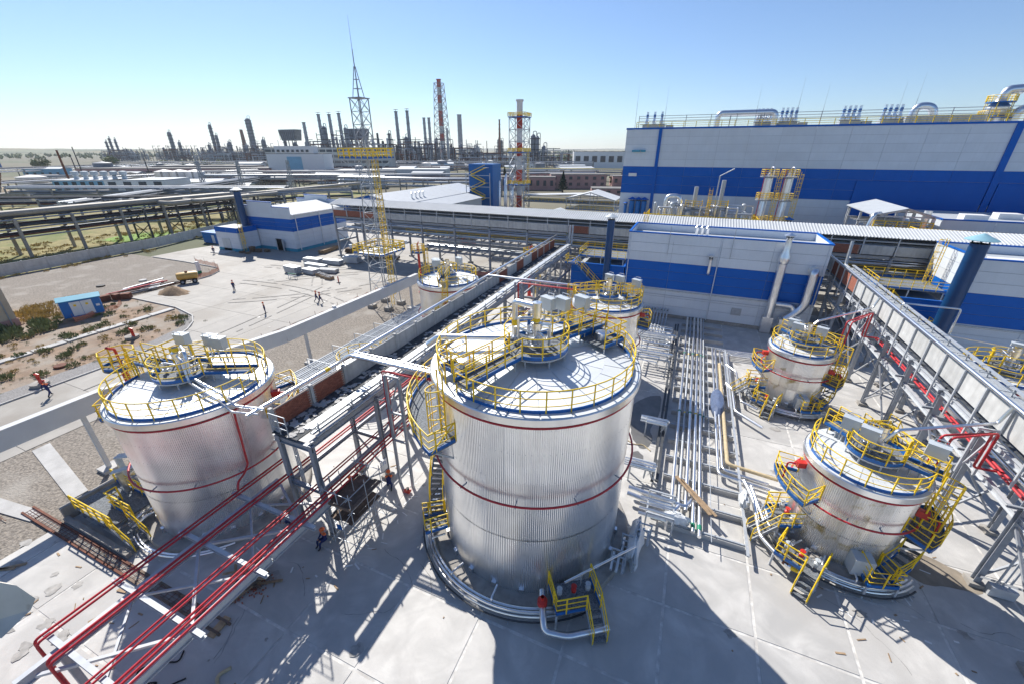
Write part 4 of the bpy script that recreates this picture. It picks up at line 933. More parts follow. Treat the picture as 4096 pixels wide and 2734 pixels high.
# ---- roof of the production hall
railing(bb, [(HX0+2,HY+1,26.75),(100,HY+1,26.75)], False, 1.2, 2.6, False, rr=.06); 
rk = thing('roof_pipe_rack', 'thin grey pipe rack running along the production hall roof edge', 'pipe rack', (20, 113.5, 26))
for z in (28.2,28.7,29.2): MB().tube([(HX0+2.4,113.4,z),(78,113.4,z)], .06, 6).build('pipe', 'galv', rk)
x = HX0+2.4
while x < 100: MB().bar((x,113.4,26.1), (x,113.4,29.3), .12).build('post', 'steel_grey', rk); x += 5.2
def roof_stacks(x, n, label, gap=1.3, tilt=0):
    t = thing('exhaust_unit', label, 'roof unit', (x,118,26), 'rooftop exhaust units'); MB().box(x-n*.5*gap, x+n*.5*gap, 117, 119.4, 26.3, 27.6).build('casing', 'galv', t)
    for i in range(n):
        xx = x+(i-(n-1)/2)*gap; MB().lathe(xx, 118, [(.5,27.6),(.5,28.2),(.28,28.9),(.28,30.4)], 12).build('exhaust_stack', 'alu_pipe', t, True); MB().lathe(xx, 118, [(.29,29.2),(.29,29.8)], 12).build('blue_band', 'toe_blue', t)
    MB().box(x+n*.5*gap+.3, x+n*.5*gap+2, 117.2, 119, 26.2, 27.5).build('side_cabinet', 'galv', t)
    for k in range(3): MB().bar((x-n*.6*gap,116.6,26.2+.7*k), (x+n*.6*gap,116.6,26.2+.7*k), .09).build('frame_rail', 'steel_dark', t)
roof_stacks(-12.0, 3, 'rooftop unit with three spaced stacks at the left end of the hall', 1.7); roof_stacks(11.4, 4, 'rooftop unit with four stacks behind the long roof duct', .8)
roof_stacks(16.2, 4, 'rooftop unit with four stacks right of the long roof duct', .9); roof_stacks(27.5, 4, 'rooftop unit with four stacks near the hall roof middle', .9); roof_stacks(34.4, 4, 'rooftop unit with four stacks beside the flat grey duct', .9)
t = thing('roof_duct', 'long low silver duct over the left part of the hall roof', 'duct', (8,117,26)); MB().tube(fillet([(2.0,116,26),(2.0,116,29.5),(13.4,116,29.5),(13.4,116,26)], 1.0, 6), .62, 14).build('duct', 'alu_pipe', t, True)
for x in (4.6,10.6):
    for y in (115.2,116.8): MB().bar((x,y,26), (x,y,29), .14).build('support', 'steel_grey', t)
t = thing('roof_duct', 'flat grey box duct along the right part of the hall roof', 'duct', (42,116,26)); x = 36
while x < 47.5: MB().box(x, x+1.1, 115, 117.2, 26.2, 28.0).build('duct_section', 'galv', t); x += 1.13
t = thing('roof_elbow', 'fat silver elbow duct rising from the hall roof', 'duct', (41,121,26)); MB().tube(fillet([(38.6,121,27),(38.9,121,30.2),(41.8,121,30.0),(42.4,121,26.4)], 1.8, 6), .72, 16).build('duct', 'alu_pipe', t, True)
t = thing('roof_scrubber', 'round silver scrubber with yellow platforms and ribbed duct at the right end of the roof', 'scrubber', (51.5,120,26)); sx_ = 51.2
MB().lathe(sx_, 120, [(1.6,26),(1.6,28.4),(1.9,28.8),(1.9,29.4),(.9,30.4),(.8,31.2)], 28).build('vessel', 'alu_pipe', t, True)
for z, r_ in ((27.6,2.5), (30.2,2.1)): MB().lathe(sx_, 120, [(.8,z),(r_,z),(r_,z+.18),(.8,z+.18)], 28).build('platform', 'toe_blue', t); railing(t, circle(sx_,120,r_,z+.18,20), True, 1.1, 1.1, False, rr=.05)
MB().tube(fillet([(sx_,120,31),(sx_+.3,120,32.3),(80,120.6,34.6)], 1.4, 6), .8, 16).build('duct', 'alu_pipe', t, True)
for k in range(20): c = V(53.6+k*.9,120.05+.02*k,32.55+.0715*k); MB().tube([c-V(.07,0,0), c+V(.07,0,0)], .95, 16).build('duct_rib', 'alu_pipe', t, True)
for a in range(0,360,60): MB().bar((sx_+2.2*math.cos(R(a)),120+2.2*math.sin(R(a)),26), (sx_+2.0*math.cos(R(a)),120+2.0*math.sin(R(a)),31.3), .1).build('frame_post', 'yellow', t)
t = thing('roof_elbow', 'silver elbow duct cut by the right edge of the picture', 'duct', (55,119,26)); MB().tube(fillet([(53.6,119,26.2),(53.8,119,29),(57.5,119,29.4)], 1.6, 6), .8, 16).build('duct', 'alu_pipe', t, True)
for i, (x, h) in enumerate(((-15.7,36),(-9.2,35),(9.3,34.6),(16.8,35.5),(21.3,34.2),(33.6,33.8),(36,35))):
    single(MB().cyl((x,112.6,26.5), (x+.0,112.6,h-4), .045, 6, .03).cyl((x,112.6,h-4), (x,112.6,h), .022, 5, .01), 'lightning_rod', 'steel_grey', ['first','second','third','fourth','fifth','sixth','seventh'][i]+' thin lightning rod from the left on the hall roof', 'rod', (x,112.6,26.5), 'lightning rods on the hall roof')

for x in (-7.2, 4.3, 16.0): MB().tube(fillet([(x,59.86,11.6),(x,59.86,.4)],.1),.06,8).build('downpipe','white_panel',mb,True)
MB().box(-6.2,-4.9,59.88,59.98,.45,2.7).build('door','grey_box',mb); MB().box(7.2,8.4,59.88,59.98,1.6,2.6).build('louvre','galv',mb)
for k in range(5): MB().box(7.25,8.35,59.84,59.9,1.7+.18*k,1.76+.18*k).build('louvre_blade','steel_grey',mb)
MB().tube([(-7,59.84,3.3),(14,59.84,3.3)],.03,6).build('conduit','galv',mb)
# ---------------------------------------------------------------- pipes on the ground right of the largest tank
random.seed(11)
pw = thing('ground_pipeway', 'ground level pipeway of silver pipes on concrete sleepers right of the largest tank', 'pipes', (3.5, 22, 0))
for i in range(17): y = 21.4+2.25*i; MB().box(1.3, 6.3, y-.14, y+.14, -.01, .34).build('sleeper', 'concrete', pw); MB().bar((1.3,y,.38), (6.3,y,.38), .1, .07).build('sleeper_rail', 'galv', pw)
for x, y0, y1, r_ in ((1.95,23.2,59.5,.13), (2.4,23.0,59.5,.085), (2.85,22.6,59.5,.14), (3.32,21.0,59.5,.13), (3.7,20.8,59.5,.12), (4.0,33,59.5,.07)):
    MB().tube([(x,y0,.42+r_), (x,y1,.42+r_)], r_, 10).build('pipe', 'alu_pipe' if r_ > .1 else 'galv', pw, True)
    for yy in (34.5, 47.2): MB().cyl((x,yy,.42+r_), (x,yy+.22,.42+r_), r_*1.06, 10).build('colour_band', ('yellow','green_band','rust')[int(x*10) % 3], pw)
for x in (3.32,3.7): MB().cyl((x,21.3,.55), (x,21.7,.55), .136, 10).build('colour_band', 'green_band', pw)
for j, (x, y0, y1, r_, mt, xe) in enumerate(((4.95,27.2,50,.12,'alu_pipe',8.2), (5.25,27.8,49.5,.1,'alu_pipe',8.2), (5.62,28.6,46,.15,'insul',8.9))):
    MB().tube(fillet([(x,y1,.55), (x,y0,.55), (xe,y0-.4,.55)], .4, 5), r_, 10).build('pipe', mt, pw, True)
for j in range(4): MB().tube(fillet([(5.3+.42*j,39-2*(j>1),.55), (5.3+.42*j,50-.4*j,.55), (12,50.6-.4*j,.55)], .3), .1, 10).build('pipe', 'alu_pipe', pw, True)
MB().tube(fillet([(6.1,41.5,.6),(6.6,40.6,.6),(6.6,36.5,.6),(8.6,34.6,.6)], .3), .14, 10).build('pipe', 'alu_pipe', pw, True); MB().tube(fillet([(6.3,46,.6),(7.2,44.6,.6),(7.2,38.5,.6),(8.5,37.6,.6)], .3), .1, 10).build('pipe', 'alu_pipe', pw, True)
MB().tube(fillet([(6.6,27,.7),(7.0,25.4,.7),(7.1,22.2,.7),(8.2,20.6,.7),(9.4,20.2,.7)], .35), .13, 10).build('pipe', 'alu_pipe', pw, True); MB().tube(fillet([(7.0,26.6,.7),(7.5,23.2,.7),(8.6,22.6,.7)], .35), .1, 10).build('pipe', 'alu_pipe', pw, True)
for y in (20.6,): MB().cyl((8.45,20.5,.7), (8.8,20.38,.7), .138, 10).build('colour_band', 'yellow', pw); MB().cyl((8.1,20.75,.7), (8.35,20.58,.7), .138, 10).build('colour_band', 'rust', pw)
for x, zz in ((.55,.55), (.85,.62)): MB().box(x-.1, x+.1, 24.5, 56, zz, zz+.1).build('cable_tray', 'steel_dark', pw)
MB().tube([(4.35,20.5,.75), (4.35,50,.75)], .025, 6).build('wire', 'galv', pw); MB().box(6.25, 6.4, 20.4, 50, .55, .65).build('cable_tray', 'galv', pw)
for y in (23.4, 27, 31, 35, 39, 43, 47): MB().bar((.7,y,0), (.7,y,.6), .1).build('tray_leg', 'steel_grey', pw); MB().bar((6.32,y,0), (6.32,y,.56), .1).build('tray_leg', 'steel_grey', pw)
for i in range(9): MB().tube(fillet([(-4.2+.42*i,59.6,1.3), (-4.2+.42*i,58.2,1.3), (-4.2+.42*i,57.3,.35), (-4.2+.42*i,52-.3*i,.35)], .3), .1, 8).build('pipe', 'galv', pw, True); MB().cyl((-4.2+.42*i,58.7,1.3), (-4.2+.42*i,59.0,1.3), .108, 8).build('colour_band', 'green_band' if i % 2 else 'black', pw)
single(MB().lathe(5.2, 37.6, [(.75,.02),(.85,.5),(.6,.95),(.02,1.05)], 14), 'tarpaulin', 'tarp', 'blue tarpaulin bundled over the ground pipes', 'tarpaulin', (5.2,37.6,0)).scale = (.75, 3.0, 1)
single(MB().cbox((3.2,24.0,.85), (.26,3.6,.05), R(38)).cbox((3.55,23.9,.85), (.2,3.4,.05), R(40)), 'scaffold_plank', 'wood', 'two brown planks laid across the ground pipes', 'planks', (3.2,24,.8))
# pipe manifold stands
def manifold(label, x, y, w, d, n, z=1.1, seed=0, head=2.0):
    t = thing('pipe_manifold', label, 'pipe stand', (x,y,0), 'pipe stands on the apron'); rn = random.Random(seed)
    for i in (0, 1):
        for j in (0, 1): MB().bar((x+i*w,y+j*d,0), (x+i*w,y+j*d,head), .1).build('leg', 'galv', t)
        MB().bar((x+i*w,y,z), (x+i*w,y+d,z), .1).build('crossbar', 'galv', t); MB().bar((x,y+i*d,head), (x+w,y+i*d,head), .1).build('crossbar', 'galv', t)
    for k in range(n):
        yy = y+d*(k+.5)/n; r_ = rn.choice((.06,.08,.11)); MB().tube(fillet([(x-.5,yy,z+r_), (x+w*rn.uniform(.6,1.2),yy,z+r_), (x+w*rn.uniform(.6,1.2),yy,.3)], .2), r_, 8).build('pipe', rn.choice(('alu_pipe','galv')), t, True)
    for k in range(3): yy = y+d*(k+.3)/3; MB().tube([(x,yy,head+.08), (x+w,yy,head+.08)], .07, 8).build('pipe', 'alu_pipe', t, True)
    return t
manifold('pipe stand with elbows beside the far middle tank', -3.2, 47.6, 3.4, 3.4, 6, 1.0, 1); manifold('crowded pipe stand between the far middle tank and the pipeway', -2.8, 41.8, 3.0, 3.6, 6, 1.3, 2, 2.4)
manifold('small pipe stand with green bands over the wet patch', -.6, 30.5, 1.6, .9, 4, 1.3, 3, 1.4); manifold('small pipe stand nearest the largest tank', -1.1, 24.6, 1.7, .9, 4, 1.3, 4, 1.4); manifold('pipe stand wrapped in plastic film right of the largest tank', .5, 20.6, 1.6, 2.0, 4, .9, 5, 1.5)
for i, (a, b) in enumerate((((-.9,23.2,.7), (2.9,22.9,.6)), ((-.9,22.6,.7), (2.2,22.2,.6)))): single(MB().tube(fillet([a, b, (b[0]+.3,b[1]+.8,b[2])], .3), .15, 10), 'transfer_pipe', 'alu_pipe', ['upper','lower'][i]+' of two thick silver pipes from the largest tank to the pipeway', 'pipe', a, None, True)
def lump(name, mt, label, cat, c, s, seed=0, n=18):
    rn = random.Random(seed); m = MB(); rows = 9
    for i in range(rows+1):
        v = i/rows; z = math.cos(math.pi*(v))
        for k in range(n): a = 2*math.pi*k/n; q = math.sin(math.pi*v)*(1+.28*rn.uniform(-1,1)); m.v.append((c[0]+s[0]*q*math.cos(a), c[1]+s[1]*q*math.sin(a), c[2]+s[2]*z*(1+.15*rn.uniform(-1,1))))
    for i in range(rows):
        for k in range(n): m.f.append((i*n+k, i*n+(k+1) % n, (i+1)*n+(k+1) % n, (i+1)*n+k))
    return single(m, name, mt, label, cat, c, None, True)
lump('plastic_film', 'film', 'white plastic film wrapped round the pipes beside the largest tank', 'plastic film', (.15,18.6,.9), (.4,1.7,.9), 2); lump('plastic_film', 'film', 'white plastic film wrapped on a pipe bend of the pipeway', 'plastic film', (2.3,21.5,.8), (.8,.35,.4), 3); lump('plastic_film', 'film', 'white plastic film hanging on the pipe beside the right tank', 'plastic film', (6.4,24.8,.9), (.3,.6,.7), 4)
def blob(label, pts, z, mt='wet', name='stain'):
    P = [V(x,y,0) for x,y in pts]; out = []; n = len(P)
    for i in range(n):
        for t in (0,.25,.5,.75): a = P[i-1]; b = P[i]; c = P[(i+1) % n]; d = P[(i+2) % n]; q = .5*((2*b)+(c-a)*t+(2*a-5*b+4*c-d)*t*t+(-a+3*b-3*c+d)*t**3); out.append((q.x+.05*random.uniform(-1,1), q.y+.05*random.uniform(-1,1)))
    m = MB(); m.v = [(x,y,z) for x,y in out]; m.f = [tuple(range(len(out)))]; return single(m, name, mt, label, 'stain', (pts[0][0],pts[0][1],0))
blob('dark wet patch on the concrete right of the largest tank', [(-2.4,33.5),(-1.6,36),(.1,37.5),(.3,34),(-.2,31.6),(.1,30),(-.5,28.6),(-1.4,29.6),(-1.9,31.4)], .009); blob('small dark wet spot at the foot of the largest tank', [(-1.3,27.4),(-.9,28.2),(-.3,27.6),(-.5,26.8)], .009)
mat('mud', (.26, .22, .17), .85, 0, .2, 1.5); blob('brown mud stain under the right trestle near the frame edge', [(14.4,23.8),(15.6,25.2),(17.6,24.6),(18.2,23.4),(16.6,23.2),(15.4,22.9)], .01, 'mud'); blob('brown mud stain beside the far right tank', [(14.0,39.5),(15.6,41.0),(18.0,39.6),(18.6,38.2),(16,38.6)], .01, 'mud')
# ---------------------------------------------------------------- service platforms at tank feet
def service_platform(label, x, y, w, d, z, rot, stair='front', valves=3, seed=0):
    """deck w along u, d along v; stair leaves along -v"""
    t = thing('valve_platform', label, 'platform', (x,y,0), 'yellow railed valve platforms'); c, s_ = math.cos(R(rot)), math.sin(R(rot)); rn = random.Random(seed)
    def L(u, v, zz): return V(x+u*c-v*s_, y+u*s_+v*c, zz)
    Q = [L(0,0,z), L(w,0,z), L(w,d,z), L(0,d,z)]; m = MB(); m.quadbox([q-V(0,0,.08) for q in Q]+Q); m.build('deck', 'grating', t)
    for q in Q: MB().bar((q.x,q.y,0), (q.x,q.y,z-.08), .1).build('leg', 'steel_lt', t)
    sw = .75; railing(t, [L(w-sw,0,z), L(0,0,z), L(0,d,z)], False, sp=.9, rr=.035); railing(t, [L(w,0,z), L(w,d,z)], False, sp=.9, rr=.035)
    stairs(t, L(w-sw/2,-z*1.05,.05), L(w-sw/2,0,z), sw, 'steel_grey')
    for k in range(valves):
        u = w*(k+.5)/valves; r_ = rn.uniform(.08,.13); p = L(u,d*.9,z*.5); MB().tube(fillet([L(u,d+.9,.6), L(u,d*.55,.6), L(u,d*.55,z+.35)], .2), r_, 10).build('pipe', 'alu_pipe', t, True)
        q = L(u,d*.55,z+.35); MB().lathe(q.x, q.y, [(.12,q.z-.1),(.14,q.z),(.14,q.z+.1),(.04,q.z+.16),(.04,q.z+.32),(.15,q.z+.32),(.15,q.z+.34),(.02,q.z+.35)], 12).build('valve', 'red_box' if k == 1 else 'grey_box', t, True)
    return t
service_platform('yellow railed valve platform with steps in front of the largest tank', -2.9, 12.6, 2.3, 1.6, 1.05, 33, seed=1)
service_platform('yellow railed valve platform with steps at the foot of the near right tank', 7.6, 20.9, 2.2, 1.3, .95, -28, seed=2); service_platform('yellow railed platform on the left side of the near right tank', 7.4, 24.3, 1.7, 1.6, 1.3, -70, seed=3)
service_platform('yellow railed valve platform with steps at the foot of the far right tank', 8.0, 38.6, 2.0, 1.2, .9, -25, seed=4); service_platform('yellow railed platform on the left side of the far right tank', 7.6, 41.8, 1.5, 1.5, 1.3, -80, seed=5); service_platform('yellow railed platform under the right trestle', 16.4, 36.5, 2.0, 1.0, 1.2, 20, seed=6)
vp2 = thing('valve_platform', 'large grating platform with yellow railings left of the tank in the pit', 'platform', (-33,8,0), 'yellow railed valve platforms')
MB().box(-33.9, -29.6, 7.0, 9.4, 1.0, 1.1).build('deck', 'grating', vp2); railing(vp2, [(-33.9,9.4,1.1),(-29.8,9.4,1.1)], False, rr=.04); railing(vp2, [(-33.5,7.0,1.1),(-29.0,7.0,1.1)], False, 1.1, .9, False, rr=.04); railing(vp2, [(-31.6,8.6,1.1),(-31.6,8.0,1.1),(-29.0,8.0,1.1)], False, rr=.04)
for x in (-33.7,-31.6,-29.8):
    for y in (7.2,9.2): MB().bar((x,y,0), (x,y,1.0), .1).build('leg', 'steel_grey', vp2)
stairs(vp2, (-27.6,7.4,.05), (-29.5,7.4,1.05), .9, 'steel_grey'); MB().tube(fillet([(-31.2,11.2,.8),(-32.4,10.4,.8),(-32.4,9.9,1.9),(-31.4,9.9,2.6),(-31.0,10.9,2.6)], .3), .2, 12).build('pipe', 'alu_pipe', vp2, True)
MB().bar((-33.2,9.8,0), (-33.2,9.8,3.2), .3).build('duct_post', 'grey_box', vp2); MB().bar((-33.3,9.8,3.2), (-31.2,11.0,3.3), .5, .06).build('rain_hood', 'grey_box', vp2); MB().bar((-32.2,9.2,.2), (-32.2,9.2,2.6), .3).build('duct_post', 'alu_pipe', vp2); MB().bar((-32.6,9.0,2.7), (-30.9,10.4,3.1), .42, .05).build('rain_hood', 'grey_box', vp2)
for k in range(4): MB().tube(fillet([(-30.6+.5*k,9.1,.6), (-30.4+.5*k,8.4,.9), (-30.2+.4*k,7.7,.6)], .2), .1, 8).build('pipe', 'alu_pipe', vp2, True)
# handrail pipe in front of the largest tank
t = thing('standpipe', 'slanting silver handrail pipe on posts in front of the largest tank', 'pipe', (-2.4,13.6,0)); MB().tube([(-2.9,13.9,1.8),(.2,17.2,2.2)], .06, 8).build('pipe', 'alu_pipe', t); MB().bar((-2.2,14.6,.1), (-2.2,14.6,1.9), .06).build('post', 'galv', t)
# ---------------------------------------------------------------- scaffold tower
sc = thing('scaffold_tower', 'tube scaffold tower with weathered plank decks under the trestle', 'scaffold', (-16,12.8,0))
sx, sy, sw, sd_ = -17.0, 12.2, 1.9, 2.6
for i in (0,.5,1):
    for j in (0,.5,1): MB().tube([(sx+sw*i,sy+sd_*j,0),(sx+sw*i,sy+sd_*j,4.6)], .026, 6).build('standard', 'galv', sc)
for z in (.5,1.4,2.1,3.3,4.3):
    for i in (0,1): MB().tube([(sx-.25,sy+sd_*i,z),(sx+sw+.25,sy+sd_*i,z)], .024, 6).build('ledger', 'galv', sc); MB().tube([(sx+sw*i,sy-.25,z),(sx+sw*i,sy+sd_+.25,z)], .024, 6).build('ledger', 'galv', sc)
for (a, b) in (((0,0,.3),(1,0,3.2)), ((1,1,.3),(0,1,3.2)), ((0,1,.4),(0,0,3.4)), ((1,0,.4),(1,1,3.4)), ((0,0,2.2),(1,0,4.4)), ((1,0,2),(1,1,.2))): MB().tube([(sx+sw*a[0],sy+sd_*a[1],a[2]),(sx+sw*b[0],sy+sd_*b[1],b[2])], .022, 6).build('brace_tube', 'galv', sc)
pk = MB().box(0, .23, 0, sd_-.1, 0, .045).mesh('deck_plank', 'wood_dark')
for z, n in ((2.14,7), (3.34,8)):
    for i in range(n): inst(pk, 'deck_plank', sc, (sx+.02+.24*i, sy+.05+random.uniform(-.1,.1), z), random.uniform(-.02,.02))
MB().box(sx-.05, sx+sw+.05, sy-.08, sy-.03, 3.34, 3.55).build('toe_plank', 'wood_dark', sc); MB().cbox((sx+.9,sy-.2,1.9), (.36,.03,.36)).build('sign_plate', 'toe_blue', sc)
ladder(sc, sx-.3, sy+.6, 0, 3.4, 180, cage=None, w=.4, material='galv')
# ---------------------------------------------------------------- lattice mast
ms = thing('lattice_mast', 'tall lattice lighting mast with yellow platforms and a spike, beyond the beam', 'mast', (-41.5,48.2,0)); mx, my = -41.5, 48.2
def hw(z): return 1.55-.75*min(1,z/20.8) if z < 20.8 else .8
lv = [0,2.2,4.4,6.4,8.3,10.3,12.2,14,15.8,17.5,19.2,20.8,22.2,23.6,25,26.5,28]
for i, j in ((-1,-1),(1,-1),(1,1),(-1,1)):
    for a, b in zip(lv, lv[1:]): MB().bar((mx+i*hw(a),my+j*hw(a),a+.0), (mx+i*hw(b),my+j*hw(b),b), .1).build('leg_section', 'galv' if a < 20 else 'steel_grey', ms)
    MB().box(mx+i*1.55-.5, mx+i*1.55+.5, my+j*1.55-.5, my+j*1.55+.5, -.02, .5).build('footing', 'conc_dirty', ms)
for k, (a, b) in enumerate(zip(lv, lv[1:])):
    C4 = [(-1,-1),(1,-1),(1,1),(-1,1)]
    for q in range(4):
        p, r_ = C4[q], C4[(q+1) % 4]
        if k % 2: p, r_ = r_, p
        MB().bar((mx+p[0]*hw(a),my+p[1]*hw(a),a), (mx+r_[0]*hw(b),my+r_[1]*hw(b),b), .055).build('lattice', 'galv' if a < 20 else 'steel_grey', ms)
        if a > 20: MB().bar((mx+r_[0]*hw(a),my+r_[1]*hw(a),a), (mx+p[0]*hw(b),my+p[1]*hw(b),b), .05).build('lattice', 'steel_grey', ms)
        MB().bar((mx+p[0]*hw(b),my+p[1]*hw(b),b), (mx+r_[0]*hw(b),my+r_[1]*hw(b),b), .05).build('lattice', 'galv' if a < 20 else 'steel_grey', ms)
for i, j in ((-1,-1),(1,-1),(1,1),(-1,1)): MB().bar((mx+i*.5,my+j*.5,28), (mx+i*.06,my+j*.06,31.4), .07).build('spire_leg', 'steel_grey', ms)
for z, w in ((29,.36), (30,.23)):
    MB().box(mx-w, mx+w, my-w, my+w, z, z+.06).build('spire_plate', 'steel_grey', ms)
MB().box(mx-.95, mx+.95, my-.95, my+.95, 27.95, 28.05).build('top_plate', 'steel_grey', ms); MB().cyl((mx,my,31.2), (mx,my,33.2), .07, 6, .05).cyl((mx,my,33.2), (mx,my,36.6), .03, 5, .01).build('spike', 'steel_grey', ms)
for z, w in ((8.4,2.6), (20.9,2.5)):
    for (x0,x1,y0,y1) in ((-w,w,-w,-hw(z)), (-w,w,hw(z),w), (-w,-hw(z),-hw(z),hw(z)), (hw(z),w,-hw(z),hw(z))): MB().box(mx+x0,mx+x1,my+y0,my+y1,z,z+.1).build('platform_deck', 'galv', ms)
    railing(ms, [(mx-w,my-w,z+.1),(mx+w,my-w,z+.1),(mx+w,my+w,z+.1),(mx-w,my+w,z+.1)], True, 1.2, .95, True, rr=.05)
    for i, j in ((-1,-1),(1,-1),(1,1),(-1,1)): MB().bar((mx+i*hw(z-1.6),my+j*hw(z-1.6),z-1.6), (mx+i*w*.95,my+j*w*.95,z), .08).build('bracket', 'galv', ms)
    if z < 10:
        for i, j in ((-1,-1),(1,-1),(1,1)): MB().cbox((mx+i*(w+.15),my+j*(w+.15),z+1.1), (.4,.4,.5), R(45)).build('floodlight', 'grey_box', ms)
ladder(ms, mx+1.5, my-.3, .3, 8.4, 0, cage=2, w=.6); ladder(ms, mx+1.05, my-.1, 8.5, 20.9, 0, cage=1.2, w=.6)
# ---------------------------------------------------------------- fire monitors on red posts
def monitor(label, x, y, z=6.9):
    t = thing('fire_monitor', label, 'fire monitor', (x,y,0), 'fire monitor towers'); MB().lathe(x,y,[(.55,-.01),(.55,.15),(.3,.15),(.3,.9),(.2,.9),(.2,z),(.02,z)],16).build('column','fire_red',t,True)
    MB().lathe(x,y,[(.25,z-.12),(1.05,z-.12),(1.05,z),(.25,z)],20).build('deck','grating',t); railing(t,[p for p in circle(x,y,1.05,z,8)],True,1.15,.85,rr=.04)
    MB().tube(fillet([(x,y,z),(x,y,z+1.3),(x+.3,y-.3,z+1.5),(x+.6,y-.6,z+1.75)],.15),.09,8).build('monitor_gun','fire_red',t,True); ladder(t,x+1.2,y-.2,.1,z,0,cage=1.5,w=.5); return t
monitor('red fire monitor post with yellow basket at the left tank', -36.3, 13.2, 7.9); monitor('red fire monitor post with yellow basket beside the lattice mast', -40.2, 55.9); monitor('red fire monitor post with yellow basket behind the trestle', -22.4, 60.5)
for i, (x, y) in enumerate(((-64.1,25.5),(-59.3,14.8))):
    t = thing('fire_hydrant', ('far' if i == 0 else 'near')+' red twin hydrant on a round pit cover in the bed', 'hydrant', (x,y,0)); MB().lathe(x,y,[(.75,-.02),(.75,.3),(.1,.34)],20).build('pit_cover','conc_dirty',t)
    for dx in (.3,.62): MB().lathe(x+dx,y,[(.1,.3),(.1,1.25),(.16,1.25),(.16,1.4),(.02,1.45)],10).build('standpipe','fire_red',t,True); MB().bar((x+dx-.05,y,.9),(x+dx+.2,y-.1,.9),.12).build('outlet','fire_red',t)
for i, (x, y, mt, lb_) in enumerate(((-62.6,17.8,'rust','rust brown round manhole cover in the gravel border'), (-95,36.5,'black','dark manhole cover at the left of the gravel field'), (-92,41.5,'concrete','pale manhole cover in the gravel field'), (-88.5,48.8,'white','white manhole cover by the rounded kerb'))):
    single(MB().lathe(x,y,[(.62,-.03),(.62,.16),(.55,.2),(.02,.2)],20), 'manhole_cover', mt, lb_, 'manhole', (x,y,0))
# ---------------------------------------------------------------- yard: kiosk, trailer, heaps, stacks
ki = thing('transformer_kiosk', 'blue and white transformer kiosk with pale blue roof in the planting bed', 'kiosk', (-79.6,27.6,0))
def krot(u,v): a = R(68); return (-79.6+u*math.cos(a)-v*math.sin(a), 27.6+u*math.sin(a)+v*math.cos(a))
def kbox(u0,u1,v0,v1,z0,z1,nm,mt):
    P = [(*krot(u,v),z) for z in (z0,z1) for u,v in ((u0,v0),(u1,v0),(u1,v1),(u0,v1))]; MB().quadbox(P).build(nm,mt,ki)
kbox(-2.1,2.1,-1.2,1.2,.35,2.7,'wall','blue_bright'); kbox(-1.9,1.9,-1,1,-.02,.35,'base','conc_dirty'); kbox(-1.1,.0,-1.26,-1.2,.5,2.5,'door','white'); kbox(.04,1.2,-1.26,-1.2,.5,2.5,'door','white'); kbox(-2.16,-2.1,-1.1,1.1,.5,2.5,'door','white'); kbox(1.5,1.9,-1.24,-1.2,1.4,1.7,'sign_plate','white')
for u in (-.75,.5): 
    for zz in (1.85,): kbox(u,u+.28,-1.285,-1.262,zz,zz+.28,'warning_sign','yellow')
P = [(*krot(u,v),z) for u,v,z in ((-2.3,-1.45,2.7),(2.3,-1.45,2.7),(2.3,1.45,2.7),(-2.3,1.45,2.7),(-2.3,-1.4,2.78),(2.3,-1.4,2.78),(2.3,0,3.15),(-2.3,0,3.15))]; MB().quadbox(P).build('roof','teal',ki); P = [(*krot(u,v),z) for u,v,z in ((-2.3,0,2.7),(2.3,0,2.7),(2.3,1.45,2.7),(-2.3,1.45,2.7),(-2.3,0,3.15),(2.3,0,3.15),(2.3,1.4,2.78),(-2.3,1.4,2.78))]; MB().quadbox(P).build('roof','teal',ki)
tl = thing('tank_trailer', 'yellow two-wheeled tank trailer beside the sand heap', 'trailer', (-82.6,44,0))
a = R(60); U = V(math.cos(a),math.sin(a),0); Wd = V(-U.y,U.x,0); c0 = V(-82.6,44,1.35); m = MB(); n = 20; rings = [(-1.6,.45),(-1.5,.72),(-1.2,.8),(1.2,.8),(1.5,.72),(1.6,.45)]
for d, r_ in rings:
    for k in range(n): b = 2*math.pi*k/n; m.v.append(tuple(c0+U*d+Wd*(r_*1.1*math.cos(b))+V(0,0,r_*.85*math.sin(b))))
for i in range(len(rings)-1):
    for k in range(n): m.f.append((i*n+k,i*n+(k+1)%n,(i+1)*n+(k+1)%n,(i+1)*n+k))
m.f += [tuple(range(n)), tuple((len(rings)-1)*n+k for k in range(n))]; m.build('vessel','tank_yellow',tl,True); MB().cyl(c0+V(0,0,.6),c0+V(0,0,.85),.22,14).build('filler_cap','rust',tl)
for u, s_ in ((.9,1),(.9,-1),(-.9,1),(-.9,-1)): p = c0+U*u+Wd*s_*.72; p.z = .42; w_ = MB().cyl(p-Wd*.11,p+Wd*.11,.42,18).build('wheel','rubber',tl); MB().cyl(p-Wd*.12,p+Wd*.12,.2,12).build('hub','steel_grey',w_)
MB().bar(c0-U*1.2-V(0,0,.75),c0+U*1.2-V(0,0,.75),.7,.15).build('chassis','steel_dark',tl); MB().bar(c0-U*1.2-V(0,0,.78),c0-U*2.7-V(0,0,1.05),.1).build('drawbar','steel_dark',tl)
m = MB(); n = 28; rn = random.Random(5)
for q, z in ((2.3,-.03),(1.7,.32),(1.1,.72),(.5,1.05),(.1,1.15)):
    for k in range(n): b = 2*math.pi*k/n; rr2 = q*(1+.12*rn.uniform(-1,1)); m.v.append((-79+rr2*1.3*math.cos(b),39.2+rr2*.8*math.sin(b),z+.06*rn.uniform(-1,1)))
for i in range(4):
    for k in range(n): m.f.append((i*n+k,i*n+(k+1)%n,(i+1)*n+(k+1)%n,(i+1)*n+k))
